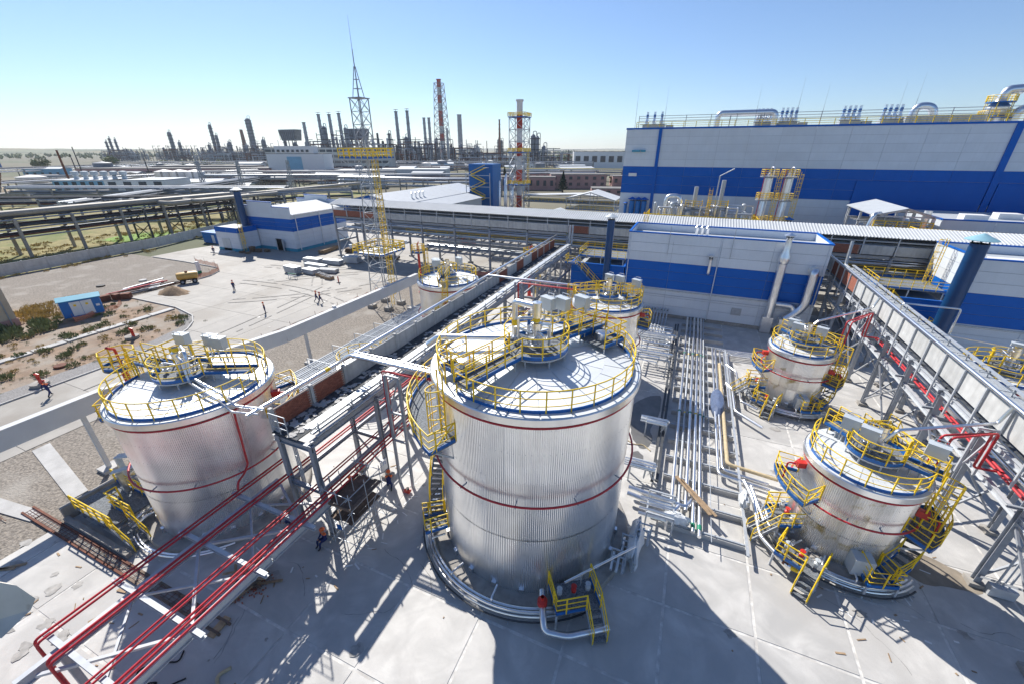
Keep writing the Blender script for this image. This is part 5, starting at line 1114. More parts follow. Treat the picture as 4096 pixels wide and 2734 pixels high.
single(m,'sand_heap','sand','brown sand heap on the yard edge by the trailer','heap',(-79,39.2,0),None,True)
hp = thing('pipe_heap', 'heap of rusty red and grey pipes and beams along the yard kerb', 'scrap heap', (-85,38,0)); rn = random.Random(9)
for k in range(26):
    y = rn.uniform(33.5,38.5); L_ = rn.uniform(3,7); x = -86.5+rn.uniform(-.9,2.2); z = .1+.35*rn.random(); an_ = rn.uniform(1.25,1.75); d = V(math.cos(an_),math.sin(an_),rn.uniform(-.03,.03)); p = V(x,y,z)
    (MB().tube([p,p+d*L_],rn.choice((.06,.1,.14)),8) if k % 3 else MB().ibeam(p,p+d*L_,.18,.2)).build('scrap_pipe',rn.choice(('rust','red_pipe','steel_grey','steel_dark','galv')),hp)
for x, y in ((-83.9,33.6),(-82.8,34.4),(-84.6,32.4)): MB().cbox((x,y,.45),(1.2,.9,.9),rn.uniform(0,3)).build('scrap_bin','rust',hp)
lbx = thing('brick_building', 'beige plastered building corner with a window at the left edge', 'building', (-90,6,0))
MB().box(-99,-83.4,-14,22,0,9.4).build('wall','beige_wall',lbx); MB().box(-99.1,-83.3,-14.1,22.1,-.05,1.0).build('plinth','pink_bld',lbx); MB().box(-99.4,-83,-14.4,22.4,9.4,9.7).build('cornice','beige_wall',lbx)
for y in (2.5,8,13.5,18.4):
    for z in (1.5,5.4): w_ = MB().box(-83.42,-83.36,y,y+1.7,z,z+1.8).build('window','white',lbx); MB().box(-83.38,-83.34,y+.1,y+.82,z+.1,z+1.7).build('pane','glass',w_); MB().box(-83.38,-83.34,y+.88,y+1.6,z+.1,z+1.7).build('pane','glass',w_)
MB().tube([(-83.25,21.3,0),(-83.25,21.3,9.3)],.07,8).build('downpipe','steel_grey',lbx); MB().box(-83.3,-82.2,16.5,18.5,0,.9).build('air_unit','steel_grey',lbx); MB().box(-83.4,-83.3,-14,22,4.4,4.6).build('string_course','beige_wall',lbx)
# orange safety netting
def netting(label, pts, h=.95):
    t = thing('safety_netting', label, 'netting', (pts[0][0],pts[0][1],0), 'orange safety netting'); P = [V(x,y,0) for x,y in pts]; Q = along(P,.8,False); m = MB(); rn = random.Random(len(pts))
    for i, q in enumerate(Q): m.v += [(q.x,q.y,.02),(q.x+rn.uniform(-.12,.12),q.y,h*(.86+.14*math.cos(i*2.1)))]
    for i in range(len(Q)-1): m.f.append((2*i,2*i+2,2*i+3,2*i+1))
    m.build('net','mesh_orange',t); pm = post_mesh(1.35,.035,'rust')
    for q in along(P,4.2,False): inst(pm,'stake',t,q)
netting('orange netting along the gravel strip edge of the yard',[(-46.9,14),(-46.9,40),(-46.7,58),(-44,64.5),(-33,70)]); netting('orange netting round the rounded kerb of the gravel field',[(-97,54.2),(-88.5,53.3),(-85.2,51.4),(-83.6,48),(-83.8,45)]); netting('orange netting beside the blue kiosk',[(-77.4,25.4),(-78.0,28.0),(-78.6,31.0),(-80.5,32.5)],.8)
def stack(name,label,cat,x,y,rz,nx,nz_,size,mt,gap=.02,jit=.02,group=None,tie=None):
    t = thing(name,label,cat,(x,y,0),group); L_,w_,h_ = size; me = MB().box(-L_/2,L_/2,-w_/2,w_/2,0,h_).mesh('piece',mt); rn = random.Random(int(x*7+y))
    for i in range(nz_):
        for j in range(nx):
            v = (j-(nx-1)/2)*(w_+gap); inst(me,'piece',t,(x-v*math.sin(rz)+rn.uniform(-jit,jit)*4*math.cos(rz),y+v*math.cos(rz)+rn.uniform(-jit,jit)*4*math.sin(rz),.12+i*(h_+gap)),rz+rn.uniform(-jit,jit)*.5)
    for d in (-.35,.35): MB().cbox((x+d*L_*math.cos(rz),y+d*L_*math.sin(rz),.06),(.12,nx*(w_+gap)*1.05,.12),rz).build('bearer','wood',t)
    return t
for i, (x,y,nx,nz_,L_,mt,lab) in enumerate(((-70.5,56.2,5,6,3.6,'galv','tall stack of grey steel sections nearest the camera in the yard'),(-67.0,57.4,6,4,3.2,'steel_lt','low stack of grey steel sections beside the tall stack'),(-69,60.5,4,4,5.5,'galv','long narrow stack of grey sections in the middle of the yard store'),(-72.8,63.4,5,5,4.2,'galv','grey stack of sections nearest the hall door'),(-68.4,64.6,5,4,4.2,'galv','grey stack of sections behind the long narrow stack'),(-65.6,67.2,6,6,3.6,'galv','tallest grey stack of sections nearest the gallery column'),(-64.5,59.2,5,3,4.0,'conc_panel','pale stack of boards beside the wooden crates'))):
    stack('steel_stack',lab,'stack',x,y,R(-8+3*i),nx,nz_,(L_,.28,.2),mt,group='stacks of steel sections')
for i, (x,y,nx,nz_,L_,lab) in enumerate(((-78.5,73.5,6,5,6,'long timber stack against the hall wall'),(-73.5,76.5,6,6,5.5,'timber stack at the end of the hall wall'),(-63.5,72.5,6,6,3.2,'square timber stack under the gallery'),(-60,73,5,4,4,'low timber stack under the gallery'))):
    stack('timber_stack',lab,'stack',x,y,R(100 if i < 2 else 5),nx,nz_,(L_,.22,.14),'wood_dark' if i % 2 else 'wood',jit=.05,group='timber stacks')
def pallet_stack(label,x,y,n):
    t = thing('pallet_stack',label,'pallets',(x,y,0),'stacks of pallets'); bd = MB().box(-.6,.6,-.05,.05,0,.03).mesh('board','wood'); bl = MB().box(-.6,.6,-.05,.05,0,.09).mesh('runner','wood_dark')
    for i in range(n):
        for k in (-.36,0,.36): inst(bl,'runner',t,(x,y+k,i*.16))
        for k in (-.5,-.17,.17,.5): inst(bd,'board',t,(x+k,y,i*.16+.1),R(90),(.72,1,1))
pallet_stack('tallest pallet stack by the blue flue',-95,66.2,8); pallet_stack('middle pallet stack by the blue flue',-93.3,66.5,5); pallet_stack('low pallet stack left of the others',-96.2,64.4,3); pallet_stack('low pallet stack in front of the others',-94.4,64.4,2); pallet_stack('pallet stack nearest the hall door',-91.7,67.4,4)
for i in range(3):
    x = -63.8+1.6*i; t = thing('crate',['left','middle','right'][i]+' wooden crate of scrap metal in the yard','crate',(x,56.6-.5*i,0),'crates of scrap'); y = 56.6-.5*i
    for (a0,a1,b0,b1) in ((-.75,.75,-.5,-.46),(-.75,.75,.46,.5),(-.75,-.71,-.46,.46),(.71,.75,-.46,.46)):
        for z in (0,.26): MB().box(x+a0,x+a1,y+b0,y+b1,.02+z,.26+z).build('board','wood',t)
    m = MB(); rn = random.Random(i)
    for k in range(40): m.cbox((x+rn.uniform(-.6,.6),y+rn.uniform(-.38,.38),.4+rn.uniform(0,.35)),(rn.uniform(.1,.4),.06,.06),rn.uniform(0,3))
    m.build('scrap','steel_grey',t,kind='stuff')
sw_ = thing('sawhorse','green and white striped sawhorse in front of the steel stacks','sawhorse',(-67.4,53.2,0)); 
for z in (.95,.6): MB().bar((-68.3,53.2,z),(-66.4,53.4,z),.1,.14).build('rail','green_band' if z > .9 else 'white',sw_)
for x in (-68.2,-66.5):
    for s_ in (-.3,.3): MB().bar((x,53.3+s_,0),(x,53.3,.95),.06).build('leg','white',sw_)
t = thing('marker_post','short red marker post in the middle of the yard','post',(-57.4,54.6,0)); MB().bar((-57.4,54.6,0),(-57.4,54.6,1.2),.14).build('shaft','fire_red',t); MB().box(-57.65,-57.15,54.35,54.85,0,.12).build('foot','steel_dark',t)
t = thing('marker_post','white concrete post with a green foot in the gravel field tip','post',(-87.5,49,0)); MB().bar((-87.5,49,.5),(-87.5,49,2.3),.5).build('shaft','white',t); MB().bar((-87.5,49,0),(-87.5,49,.5),.52).build('foot','green_band',t)
# red fire engine behind the gallery
fe = thing('fire_engine','red and white fire engine parked behind the gallery columns','fire engine',(-52,90,0)); fa = R(-8)
def fb(u0,u1,v0,v1,z0,z1,nm,mt,par=None):
    P = [(-52+u*math.cos(fa)-v*math.sin(fa),90+u*math.sin(fa)+v*math.cos(fa),z) for z in (z0,z1) for u,v in ((u0,v0),(u1,v0),(u1,v1),(u0,v1))]; return MB().quadbox(P).build(nm,mt,par or fe)
fb(-4.2,1.4,-1.25,1.25,.9,3.3,'body','fire_red'); fb(1.5,4.0,-1.2,1.2,.7,2.9,'cab','fire_red'); fb(-3.9,-2.2,-1.28,-1.25,1.3,2.6,'shutter','white'); fb(-1.9,-.2,-1.28,-1.25,1.3,2.6,'shutter','white'); fb(.0,1.2,-1.28,-1.25,1.3,2.6,'shutter','white'); fb(4.0,4.03,-1.05,1.05,1.7,2.6,'windscreen','glass'); fb(2.0,3.6,-1.23,-1.2,1.7,2.6,'side_window','glass'); fb(3.9,4.25,-1.2,1.2,.5,.9,'bumper','white'); fb(2.2,2.8,-.9,.9,2.9,3.1,'light_bar','toe_blue')
for u in (-2.8,2.7):
    for v in (-1.1,1.1): c = V(-52+u*math.cos(fa)-v*math.sin(fa),90+u*math.sin(fa)+v*math.cos(fa),.5); ax = V(-math.sin(fa),math.cos(fa),0)*.16; w_ = MB().cyl(c-ax,c+ax,.5,16).build('wheel','rubber',fe); MB().cyl(c-ax*1.1,c+ax*1.1,.24,10).build('hub','steel_lt',w_)
# ---------------------------------------------------------------- near ground: trench, planks, hoses, litter
tc = thing('formwork_trench','narrow trench with timber edging and mesh across the lower left','trench',(-30,6.2,0))
for y in (5.75,6.3):
    x = -38
    while x < -19.5: MB().box(x,x+3.9,y-.06,y+.06,-.02,.12).build('edge_timber','wood_dark' if x > -30 else 'rust',tc); x += 3.95
for k in range(46): MB().bar((-37.8+.4*k,5.78,.06),(-37.8+.4*k,6.27,.06),.02).build('mesh_bar','rust',tc)
for y in (5.9,6.05,6.18): MB().bar((-37.8,y,.075),(-19.4,y,.075),.015).build('mesh_bar','rust',tc)
MB().cbox((-18.7,6.0,.06),(.4,1.0,.1),.1).build('end_timber','wood',tc)
MB().box(-38,-19.3,5.82,6.24,.006,.012).build('trench_floor','conc_dirty',tc)
dp = thing('debris_heap','heap of broken planks, bags and rubble on the shaded apron','debris',(-20,8.3,0)); rn = random.Random(21)
for k in range(14): x,y = -19.6+rn.uniform(-.9,.9),8.5+rn.uniform(-.6,.6); MB().cbox((x,y,.1+.05*k*.5),(rn.uniform(.8,2.2),.14,.04),rn.uniform(0,3.1)).build('broken_plank',rn.choice(('wood','wood_dark')),dp)
m = MB()
for k in range(120): m.cbox((-19.2+rn.gauss(0,.45),8.2+rn.gauss(0,.35),.05),(rn.uniform(.04,.14),.06,.06),rn.uniform(0,3))
m.build('rubble','brick',dp,kind='stuff'); 
for x,y,mt in ((-19.9,8.0,'navy'),(-19.3,8.6,'film')): MB().lathe(x,y,[(.02,.02),(.3,.05),(.26,.25),(.1,.34),(.02,.35)],10).build('bag',mt,dp,True)
def hose(label,pts,r_,mt): return single(MB().tube(fillet(pts,.6,6),r_,7),'hose' if mt != 'insul' else 'canvas_strip',mt,label,'hose',pts[0],None,True)
hose('black coiled hose on the apron below the red pipes',[(-19.2,4.6,.05),(-18.9,4.2,.05),(-19.6,3.9,.05),(-20.4,3.2,.05),(-19.6,2.9,.05),(-18.8,3.4,.05),(-19.4,2.6,.05),(-17.6,2.4,.05)],.035,'rubber'); hose('second black hose looping at the lower edge',[(-17.9,3.9,.05),(-18.4,3.3,.05),(-18.0,2.7,.05),(-17.2,2.9,.05),(-16.8,3.6,.05)],.035,'rubber'); hose('crumpled brown canvas strip on the apron',[(-16.4,5.0,.05),(-16.7,4.5,.06),(-16.1,4.2,.05),(-16.5,3.7,.06),(-16.9,3.0,.05),(-16.0,2.6,.05),(-14.6,2.4,.05)],.08,'insul')
hose('brown rope lying beside the wet patch',[(-1.9,29.3,.04),(-1.2,28.9,.04),(-.6,29.2,.04),(.1,28.6,.04)],.05,'insul')
m = MB(); rn = random.Random(31)
for k in range(110):
    x,y = rn.choice(((rn.uniform(-30,-8),rn.uniform(1.5,18)),(rn.uniform(5,17),rn.uniform(12,26)),(rn.uniform(-20,-8),rn.uniform(16,30)),(rn.uniform(-36,-21),rn.uniform(1,6)))); m.cbox((x,y,.02),(rn.uniform(.05,.5),rn.uniform(.03,.09),.025),rn.uniform(0,3.1))
o = m.build('litter','wood',None,kind='stuff'); tag(o,'scattered wood scraps and litter on the concrete','litter')
m = MB()
for k in range(60): x,y = rn.choice(((rn.uniform(9,16),rn.uniform(19,24)),(rn.uniform(-21,-14),rn.uniform(9,20)))); m.cbox((x,y,.015),(rn.uniform(.1,.6),rn.uniform(.04,.1),.02),rn.uniform(0,3.1))
o = m.build('litter','white',None,kind='stuff'); tag(o,'scattered white offcuts lying on the concrete','litter')
# bit of rusted handrail close to the camera
gp_ = thing('engine_pump','small red petrol pump on the apron beside the kneeling worker','pump',(-15.3,17.3,0)); MB().box(-15.5,-15.1,17.15,17.45,.08,.32).build('engine','fire_red',gp_); MB().tube(fillet([(-15.55,17.1,.05),(-15.55,17.1,.45),(-15.05,17.1,.45),(-15.05,17.1,.05)],.06),.02,6).build('frame','red_box',gp_); MB().lathe(-15.3,17.3,[(.13,.3),(.13,.42),(.02,.44)],10).build('fuel_cap','black',gp_)

# ---------------------------------------------------------------- steel corner close to the photographer
cn = thing('steel_bracket','pale plate corner with rust spots close to the camera at the lower left edge','bracket',(-1.78,.16,20.7))
mat('pale_paint', (.66, .61, .53), .7, 0, .15, 8, alt=(.20, .10, .05), altscale=7, altamt=.35)
C0 = [V(-1.825,.14,20.80),V(-1.775,.175,20.755),V(-1.735,.185,20.70),V(-1.742,.165,20.668),V(-1.75,.09,20.635),V(-1.86,.02,20.68)]
m = MB(); m.v = [tuple(p) for p in C0]+[tuple(p+V(-.11,.0,-.05)) for p in C0]; m.f = [tuple(range(6)),tuple(range(11,5,-1))]+[(i,(i+1)%6,6+(i+1)%6,6+i) for i in range(6)]
m.build('plate','pale_paint',cn)
# concrete strips and formwork on the gravel at the left edge
for i,(P_,lab) in enumerate((([(-46,9.2),(-46,10.3),(-36.5,8.6),(-36.5,7.6)],'pale concrete strip crossing the gravel at the left edge'),([(-46,4.2),(-46,5.2),(-36.6,6.4),(-36.6,5.6)],'narrow concrete edging beside the mesh on the left edge'))):
    single(MB().prism(P_,-.03,.03+.02*i),'concrete_strip','concrete',lab,'concrete strip',(P_[0][0],P_[0][1],0))
rb3 = thing('rebar_mesh','sheet of reinforcing mesh lying at the left edge','mesh',(-42,4,0))
for k in range(16): MB().bar((-46+.5*k,1.0,.06),(-46+.5*k,5.0,.06),.025).build('mesh_bar','rust',rb3)
for k in range(9): MB().bar((-46.2,1.0+.5*k,.085),(-38,1.0+.5*k,.085),.025).build('mesh_bar','rust',rb3)
for i,(x,y,a) in enumerate(((-33.5,3.2,.5),(-33.2,3.5,.7),(-25.5,5.2,.2),(-25.0,3.8,1.2))):
    single(MB().cbox((x,y,.04),(1.5 if i < 2 else .6,.16,.05),a),'loose_plank','wood',['long plank on the pad at the left edge','second plank on the pad at the left edge','short plank near the trench','short plank below the trench'][i],'plank',(x,y,0))
# extra pipes and cable trays round the tank feet
for i,(cx,cy,r_) in enumerate(((-6.53,18.66,5.6),(11.45,24.68,2.95),(11.45,41.82,2.75))):
    t = thing('ring_pipework',['pipe ring on stands round the foot of the largest tank','pipe ring on stands round the foot of the near right tank','pipe ring on stands round the foot of the far right tank'][i],'pipes',(cx,cy,0))
    for q,z,rr2 in ((r_+.8,.62,.07),(r_+.98,.62,.06),(r_+1.3,.3,.05)): MB().tube(circle(cx,cy,q,z,26,178,318),rr2,8).build('pipe','alu_pipe' if z > .5 else 'steel_dark',t,True)
    for a in range(185,318,16): p = P2(cx,cy,r_+.9,a,0); MB().bar((p.x,p.y,0),(p.x,p.y,.56),.06).build('stand','galv',t); p2 = P2(cx,cy,r_+1.3,a,.22); MB().cbox((p2.x,p2.y,.22),(.3,.06,.05),R(a)).build('tray_bracket','steel_grey',t)
    for k in range(5): a = 200+24*k; p,q = P2(cx,cy,r_+.05,a,.9),P2(cx,cy,r_+.85,a,.9); MB().tube(fillet([p,q,(q.x,q.y,.6)],.1),.06,8).build('branch','alu_pipe',t,True)
t = thing('inlet_pipe','thick silver inlet pipe elbowing out of the largest tank foot','pipe',(-3.6,12.8,0)); MB().tube(fillet([(-4.0,13.6,.95),(-3.5,12.3,.95),(-3.3,11.9,.6),(-2.2,12.2,.45),(-.4,13.4,.45)],.3),.17,12).build('pipe','alu_pipe',t,True); MB().lathe(-3.75,12.9,[(.26,1.0),(.26,1.3),(.1,1.4),(.1,1.6)],12).build('valve','red_box',t,True)
for i,(x,y) in enumerate(((-.6,17.0),(-.2,18.2),(.5,19.4))):
    t = thing('pipe_stand',['near','middle','far'][i]+' grey pipe stand with film wrapped pipes beside the largest tank','pipe stand',(x,y,0))
    for dx in (-.4,.4): MB().bar((x+dx,y,0),(x+dx,y,1.7),.08).build('leg','galv',t)
    for z in (.7,1.2,1.7): MB().bar((x-.45,y,z),(x+.45,y,z),.07).build('crossbar','galv',t)
    for k in range(3): MB().tube(fillet([(x-.3+.3*k,y-.7,.8),(x-.3+.3*k,y+.6,.8),(x-.3+.3*k,y+.6,.2)],.15),.08,8).build('pipe',('alu_pipe','film','galv')[k],t,True)

# cracks, drips and tyre marks on the paving
mat('crack', (.17,.165,.155), .95, 0, .3, 5); mat('tyre', (.30,.285,.26), .85, 0, .25, 2); mat('drip', (.33,.315,.29), .55, 0, .3, 3)
rn = random.Random(55); m = MB()
for k in range(30):
    x,y = rn.uniform(-22,18),rn.uniform(1.5,26); a = rn.choice((0,1.57))+rn.uniform(-.5,.5); 
    for j in range(rn.randint(7,16)):
        a += rn.uniform(-.5,.5); L_ = rn.uniform(.12,.35); x2,y2 = x+L_*math.cos(a),y+L_*math.sin(a); w_ = rn.uniform(.004,.013); nx,ny = -math.sin(a)*w_,math.cos(a)*w_; i = len(m.v); m.v += [(x-nx,y-ny,.0085),(x2-nx,y2-ny,.0085),(x2+nx,y2+ny,.0085),(x+nx,y+ny,.0085)]; m.f.append((i,i+1,i+2,i+3)); x,y = x2,y2
tag(m.build('crack','crack',None,kind='stuff'),'fine cracks running through the concrete apron','cracks')
m = MB()
for k in range(70):
    x,y = rn.choice(((rn.uniform(-20,-9),rn.uniform(2,20)),(rn.uniform(3,17),rn.uniform(11,22)),(rn.uniform(7,17),rn.uniform(27,52)),(rn.uniform(-36,-24),rn.uniform(1,5.5)),(rn.uniform(-57,-48),rn.uniform(15,55)))); r_ = rn.uniform(.05,.38); n = 14; i = len(m.v)
    for q in range(n): b = 6.283*q/n; rr2 = r_*rn.uniform(.6,1.25); m.v.append((x+rr2*math.cos(b)*rn.uniform(.8,1.5),y+rr2*math.sin(b),.0095+.00035*k))
    m.f.append(tuple(range(i,i+n)))
tag(m.build('stain_spots','drip',None,kind='stuff'),'small dark drips and spots on the concrete','stains')
m = MB()
for (x,y,a,da,n) in ((-50,10,1.5,.0,40),(-53,16,1.62,.004,36),(-66,40,.55,.022,30),(-75,48,.2,-.02,26),(-60,52,2.4,-.02,30),(-70,50,.9,-.015,24),(-80,58,.1,.02,24)):
    for j in range(n):
        a += da; L_ = 1.0; x2,y2 = x+L_*math.cos(a),y+L_*math.sin(a)
        for o in (-.85,.85):
            ox,oy = -math.sin(a)*o,math.cos(a)*o; nx,ny = -math.sin(a)*.1,math.cos(a)*.1
            if rn.random() < .8: i = len(m.v); m.v += [(x+ox-nx,y+oy-ny,.04+.0001*len(m.v)/4),(x2+ox-nx,y2+oy-ny,.04+.0001*len(m.v)/4),(x2+ox+nx,y2+oy+ny,.04+.0001*len(m.v)/4),(x+ox+nx,y+oy+ny,.04+.0001*len(m.v)/4)]; m.f.append((i,i+1,i+2,i+3))
        x,y = x2,y2
tag(m.build('tyre_marks','tyre',None,kind='stuff'),'faint dark tyre tracks across the yard','tyre marks')
# ---------------------------------------------------------------- workers
def person_mesh(pose):
    J = {'pel':(0,0,.95),'che':(0,.02,1.22),'nec':(0,.03,1.46),'hd0':(0,.03,1.56),'hd1':(0,.04,1.68),'sl':(-.19,.02,1.41),'sr':(.19,.02,1.41),'el':(-.25,.0,1.13),'er':(.25,0,1.13),'wl':(-.26,.1,.88),'wr':(.26,.1,.88),'fl':(-.25,.14,.78),'fr':(.25,.14,.78),
         'hl':(-.1,0,.9),'hr':(.1,0,.9),'kl':(-.11,.02,.49),'kr':(.11,.02,.49),'al':(-.12,-.02,.09),'ar':(.12,-.02,.09),'tl':(-.12,.16,.04),'tr':(.12,.16,.04)}
    if pose == 'walk': J.update(kl=(-.1,.22,.52),al=(-.1,.3,.12),tl=(-.1,.46,.06),kr=(.1,-.06,.5),ar=(.1,-.4,.14),tr=(.1,-.3,.03),el=(-.26,-.14,1.16),wl=(-.25,-.16,.9),fl=(-.25,-.14,.8),er=(.26,.12,1.15),wr=(.24,.3,.95),fr=(.24,.36,.88))
    if pose == 'kneel':
        J = {k:(x,y,z-.42) for k,(x,y,z) in J.items()}; J.update(kl=(-.14,.36,.5),al=(-.14,.2,.09),tl=(-.14,.38,.04),kr=(.12,.22,.1),ar=(.12,-.24,.1),tr=(.12,-.36,.04),che=(0,.14,.78),nec=(0,.28,.98),hd0=(0,.34,1.06),hd1=(0,.4,1.17),sl=(-.19,.24,.95),sr=(.19,.24,.95),el=(-.24,.42,.74),er=(.24,.42,.74),wl=(-.12,.62,.66),wr=(.14,.62,.66),fl=(-.06,.7,.64),fr=(.08,.7,.64))
    if pose == 'sit':
        J = {k:(x,y,z-.5) for k,(x,y,z) in J.items()}; J.update(kl=(-.14,.42,.5),kr=(.14,.42,.5),al=(-.14,.48,.1),ar=(.14,.46,.1),tl=(-.14,.64,.04),tr=(.14,.62,.04),wl=(-.12,.34,.6),wr=(.12,.34,.6),fl=(-.08,.42,.58),fr=(.08,.42,.58),el=(-.26,.08,.66),er=(.26,.08,.66))
    RAD = dict(pel=.15,che=.165,nec=.065,hd0=.085,hd1=.105,sl=.08,sr=.08,el=.058,er=.058,wl=.045,wr=.045,fl=.04,fr=.04,hl=.105,hr=.105,kl=.075,kr=.075,al=.055,ar=.055,tl=.045,tr=.045)
    E_ = [('pel','che'),('che','nec'),('nec','hd0'),('hd0','hd1'),('che','sl'),('che','sr'),('sl','el'),('sr','er'),('el','wl'),('er','wr'),('wl','fl'),('wr','fr'),('pel','hl'),('pel','hr'),('hl','kl'),('hr','kr'),('kl','al'),('kr','ar'),('al','tl'),('ar','tr')]
    ks = list(J); me = bpy.data.meshes.new('body'); me.from_pydata([J[k] for k in ks],[(ks.index(a),ks.index(b)) for a,b in E_],[])
    o = bpy.data.objects.new('tmp',me); COL.objects.link(o); sk = o.modifiers.new('s','SKIN'); sv = me.skin_vertices[0].data
    for i,k in enumerate(ks): r_ = RAD[k]; sv[i].radius = (r_,r_*.8 if k in ('pel','che') else r_); sv[i].use_root = (k == 'pel')
    sub = o.modifiers.new('u','SUBSURF'); sub.levels = 2; sub.render_levels = 2
    dg = bpy.context.evaluated_depsgraph_get(); out = bpy.data.meshes.new_from_object(o.evaluated_get(dg)); bpy.data.objects.remove(o)
    names = ['navy','skin','black','hivis']; out.materials.clear()
    for n_ in names: out.materials.append(MATS[n_])
    segs = [(Vector(J[a]),Vector(J[b]),a,b) for a,b in E_]
    for p in out.polygons:
        c = p.center; best = None
        for a,b,na,nb in segs:
            d = b-a; t = max(0,min(1,(c-a).dot(d)/d.length_squared)); ds = (c-(a+d*t)).length
            if best is None or ds < best[0]: best = (ds,na,nb,t)
        _,na,nb,t = best; mi_ = 0
        if nb in ('hd0','hd1') : mi_ = 1
        elif nb in ('fl','fr'): mi_ = 1
        elif nb in ('tl','tr'): mi_ = 2
        elif na in ('kl','kr') and t > .75: mi_ = 2
        elif nb in ('sl','sr','nec') and t > .6 or na in ('sl','sr') and t < .2: mi_ = 3
        p.material_index = mi_; p.use_smooth = True
    return out, Vector(J['hd1'])
POSES = {k: person_mesh(k) for k in ('stand','walk','kneel','sit')}
hm = MB().lathe(0,0,[(.02,.135),(.07,.12),(.115,.07),(.128,0),(.165,-.012),(.165,-.022),(.12,-.01)],16)
HELM = {c: hm.mesh('helmet',c,True) for c in ('orange','fire_red')}
NOSE = MB().lathe(0,0,[(.018,-.03),(.012,.03)],6).mesh('nose','skin'); EYE = MB().box(-.045,.045,-.01,.01,-.008,.008).mesh('eyes','black')
def person(label,x,y,z,rz,pose,helmet='orange'):
    me, hd = POSES[pose]; t = thing('person',label,'person',(x,y,z),'workers'); t.rotation_euler = (0,0,R(rz))
    b = bpy.data.objects.new('body',me); COL.objects.link(b); b.parent = t
    for m_,nm,off in ((HELM[helmet],'helmet',(0,.0,.05)),(NOSE,'nose',(0,.11,-.04)),(EYE,'eyes',(0,.095,.0))): q = bpy.data.objects.new(nm,m_); COL.objects.link(q); q.parent = b; q.location = hd+Vector(off)
    return t
person('worker in navy suit and orange helmet walking on the road at the left edge',-55.4,14.1,0,35,'walk','fire_red'); person('worker in navy suit standing alone in the middle of the yard',-55.8,38.3,0,150,'stand'); person('worker seen from behind on the yard near the sand heap',-70.7,44.1,0,20,'stand','fire_red')
person('left of the two workers walking together on the yard',-52.9,45.2,0,-60,'walk'); person('right of the two workers walking together on the yard',-51.9,45.0,0,-60,'walk','fire_red'); person('distant worker standing by the white shed',-101.3,61.1,0,40,'stand')
person('worker in orange helmet kneeling at the trestle column foot',-16.75,17.15,0,35,'kneel'); person('worker in orange helmet sitting beside the scaffold',-17.5,11.9,0,170,'sit'); person('worker crouching in the shade at the trestle front leg',-20.9,12.2,0,200,'kneel'); person('worker kneeling behind the scaffold tower',-18.7,15.9,0,80,'kneel')
person('left of two people inside the roofed gallery',-66.6,72.6,8.95,180,'stand'); person('right of two people inside the roofed gallery',-65.4,72.5,8.95,180,'stand')
# ---------------------------------------------------------------- weeds
def blades(name,label,spots,mt,seed,h=.5,n=26,w=.05):
    rn = random.Random(seed); m = MB()
    for (x,y,s_) in spots:
        for k in range(n):
            a = rn.uniform(0,6.28); q = s_*math.sqrt(rn.random())*.8; bx,by = x+q*math.cos(a),y+q*math.sin(a); hh = h*s_*rn.uniform(.5,1.25)*(1.1-q/(s_*1.1)); l = rn.uniform(.1,.5)*hh; ww = w*s_*rn.uniform(.8,2.2); b = rn.uniform(0,6.28); cx_,sy_ = math.cos(b)*ww,math.sin(b)*ww
            i = len(m.v); tx,ty = bx+l*math.cos(a),by+l*math.sin(a); m.v += [(bx-cx_,by-sy_,hh*.15),(bx+cx_,by+sy_,hh*.15),(tx+cx_*1.6,ty+sy_*1.6,hh*.75),(tx,ty,hh),(tx-cx_*1.6,ty-sy_*1.6,hh*.7)]; m.f.append((i,i+1,i+2,i+3,i+4))
    o = m.build(name,mt,None,kind='stuff'); return tag(o,label,'weeds')
rn = random.Random(77); inbed = lambda: (rn.uniform(-82,-61.5),rn.uniform(5,33))
S1 = [(*inbed(),rn.uniform(.3,.9)) for k in range(70)]+[(rn.uniform(-82.5,-77),rn.uniform(13,24),rn.uniform(.7,1.5)) for k in range(30)]
S2 = [(*inbed(),rn.uniform(.25,.7)) for k in range(80)]+[(rn.uniform(-92,-82),rn.uniform(22.5,33),rn.uniform(.6,1.3)) for k in range(60)]+[(rn.uniform(-121,-117),rn.uniform(30,58),rn.uniform(.3,.8)) for k in range(40)]
blades('weed_patch','grey green weeds growing in the planting bed',S1,'leaf_grey',1,.8,90,.028); blades('weed_patch','dry yellow weeds in the bed and behind the beige building',S2,'leaf_dry',2,.7,70,.022)
S3 = [(rn.uniform(-83,-60),rn.uniform(8,34),rn.uniform(.1,.3)) for k in range(260)]; blades('weed_patch','tiny tufts scattered over the bare soil',S3,'leaf_grey',3,.7,14,.06)
S4 = [(rn.uniform(-155,-124),rn.uniform(30,95),rn.uniform(.5,1.5)) for k in range(330)]; blades('weed_patch','rough dry grass behind the concrete fence',S4,'leaf_dry',4,.4,26,.05)
mat('lawn', (.16,.27,.03), .9, 0, .3, 1.5); blob('bright green lawn patch behind the concrete fence',[(-140,60),(-134,64),(-133,72),(-139,75),(-147,70),(-147,62)],-.03,'lawn','lawn_patch')
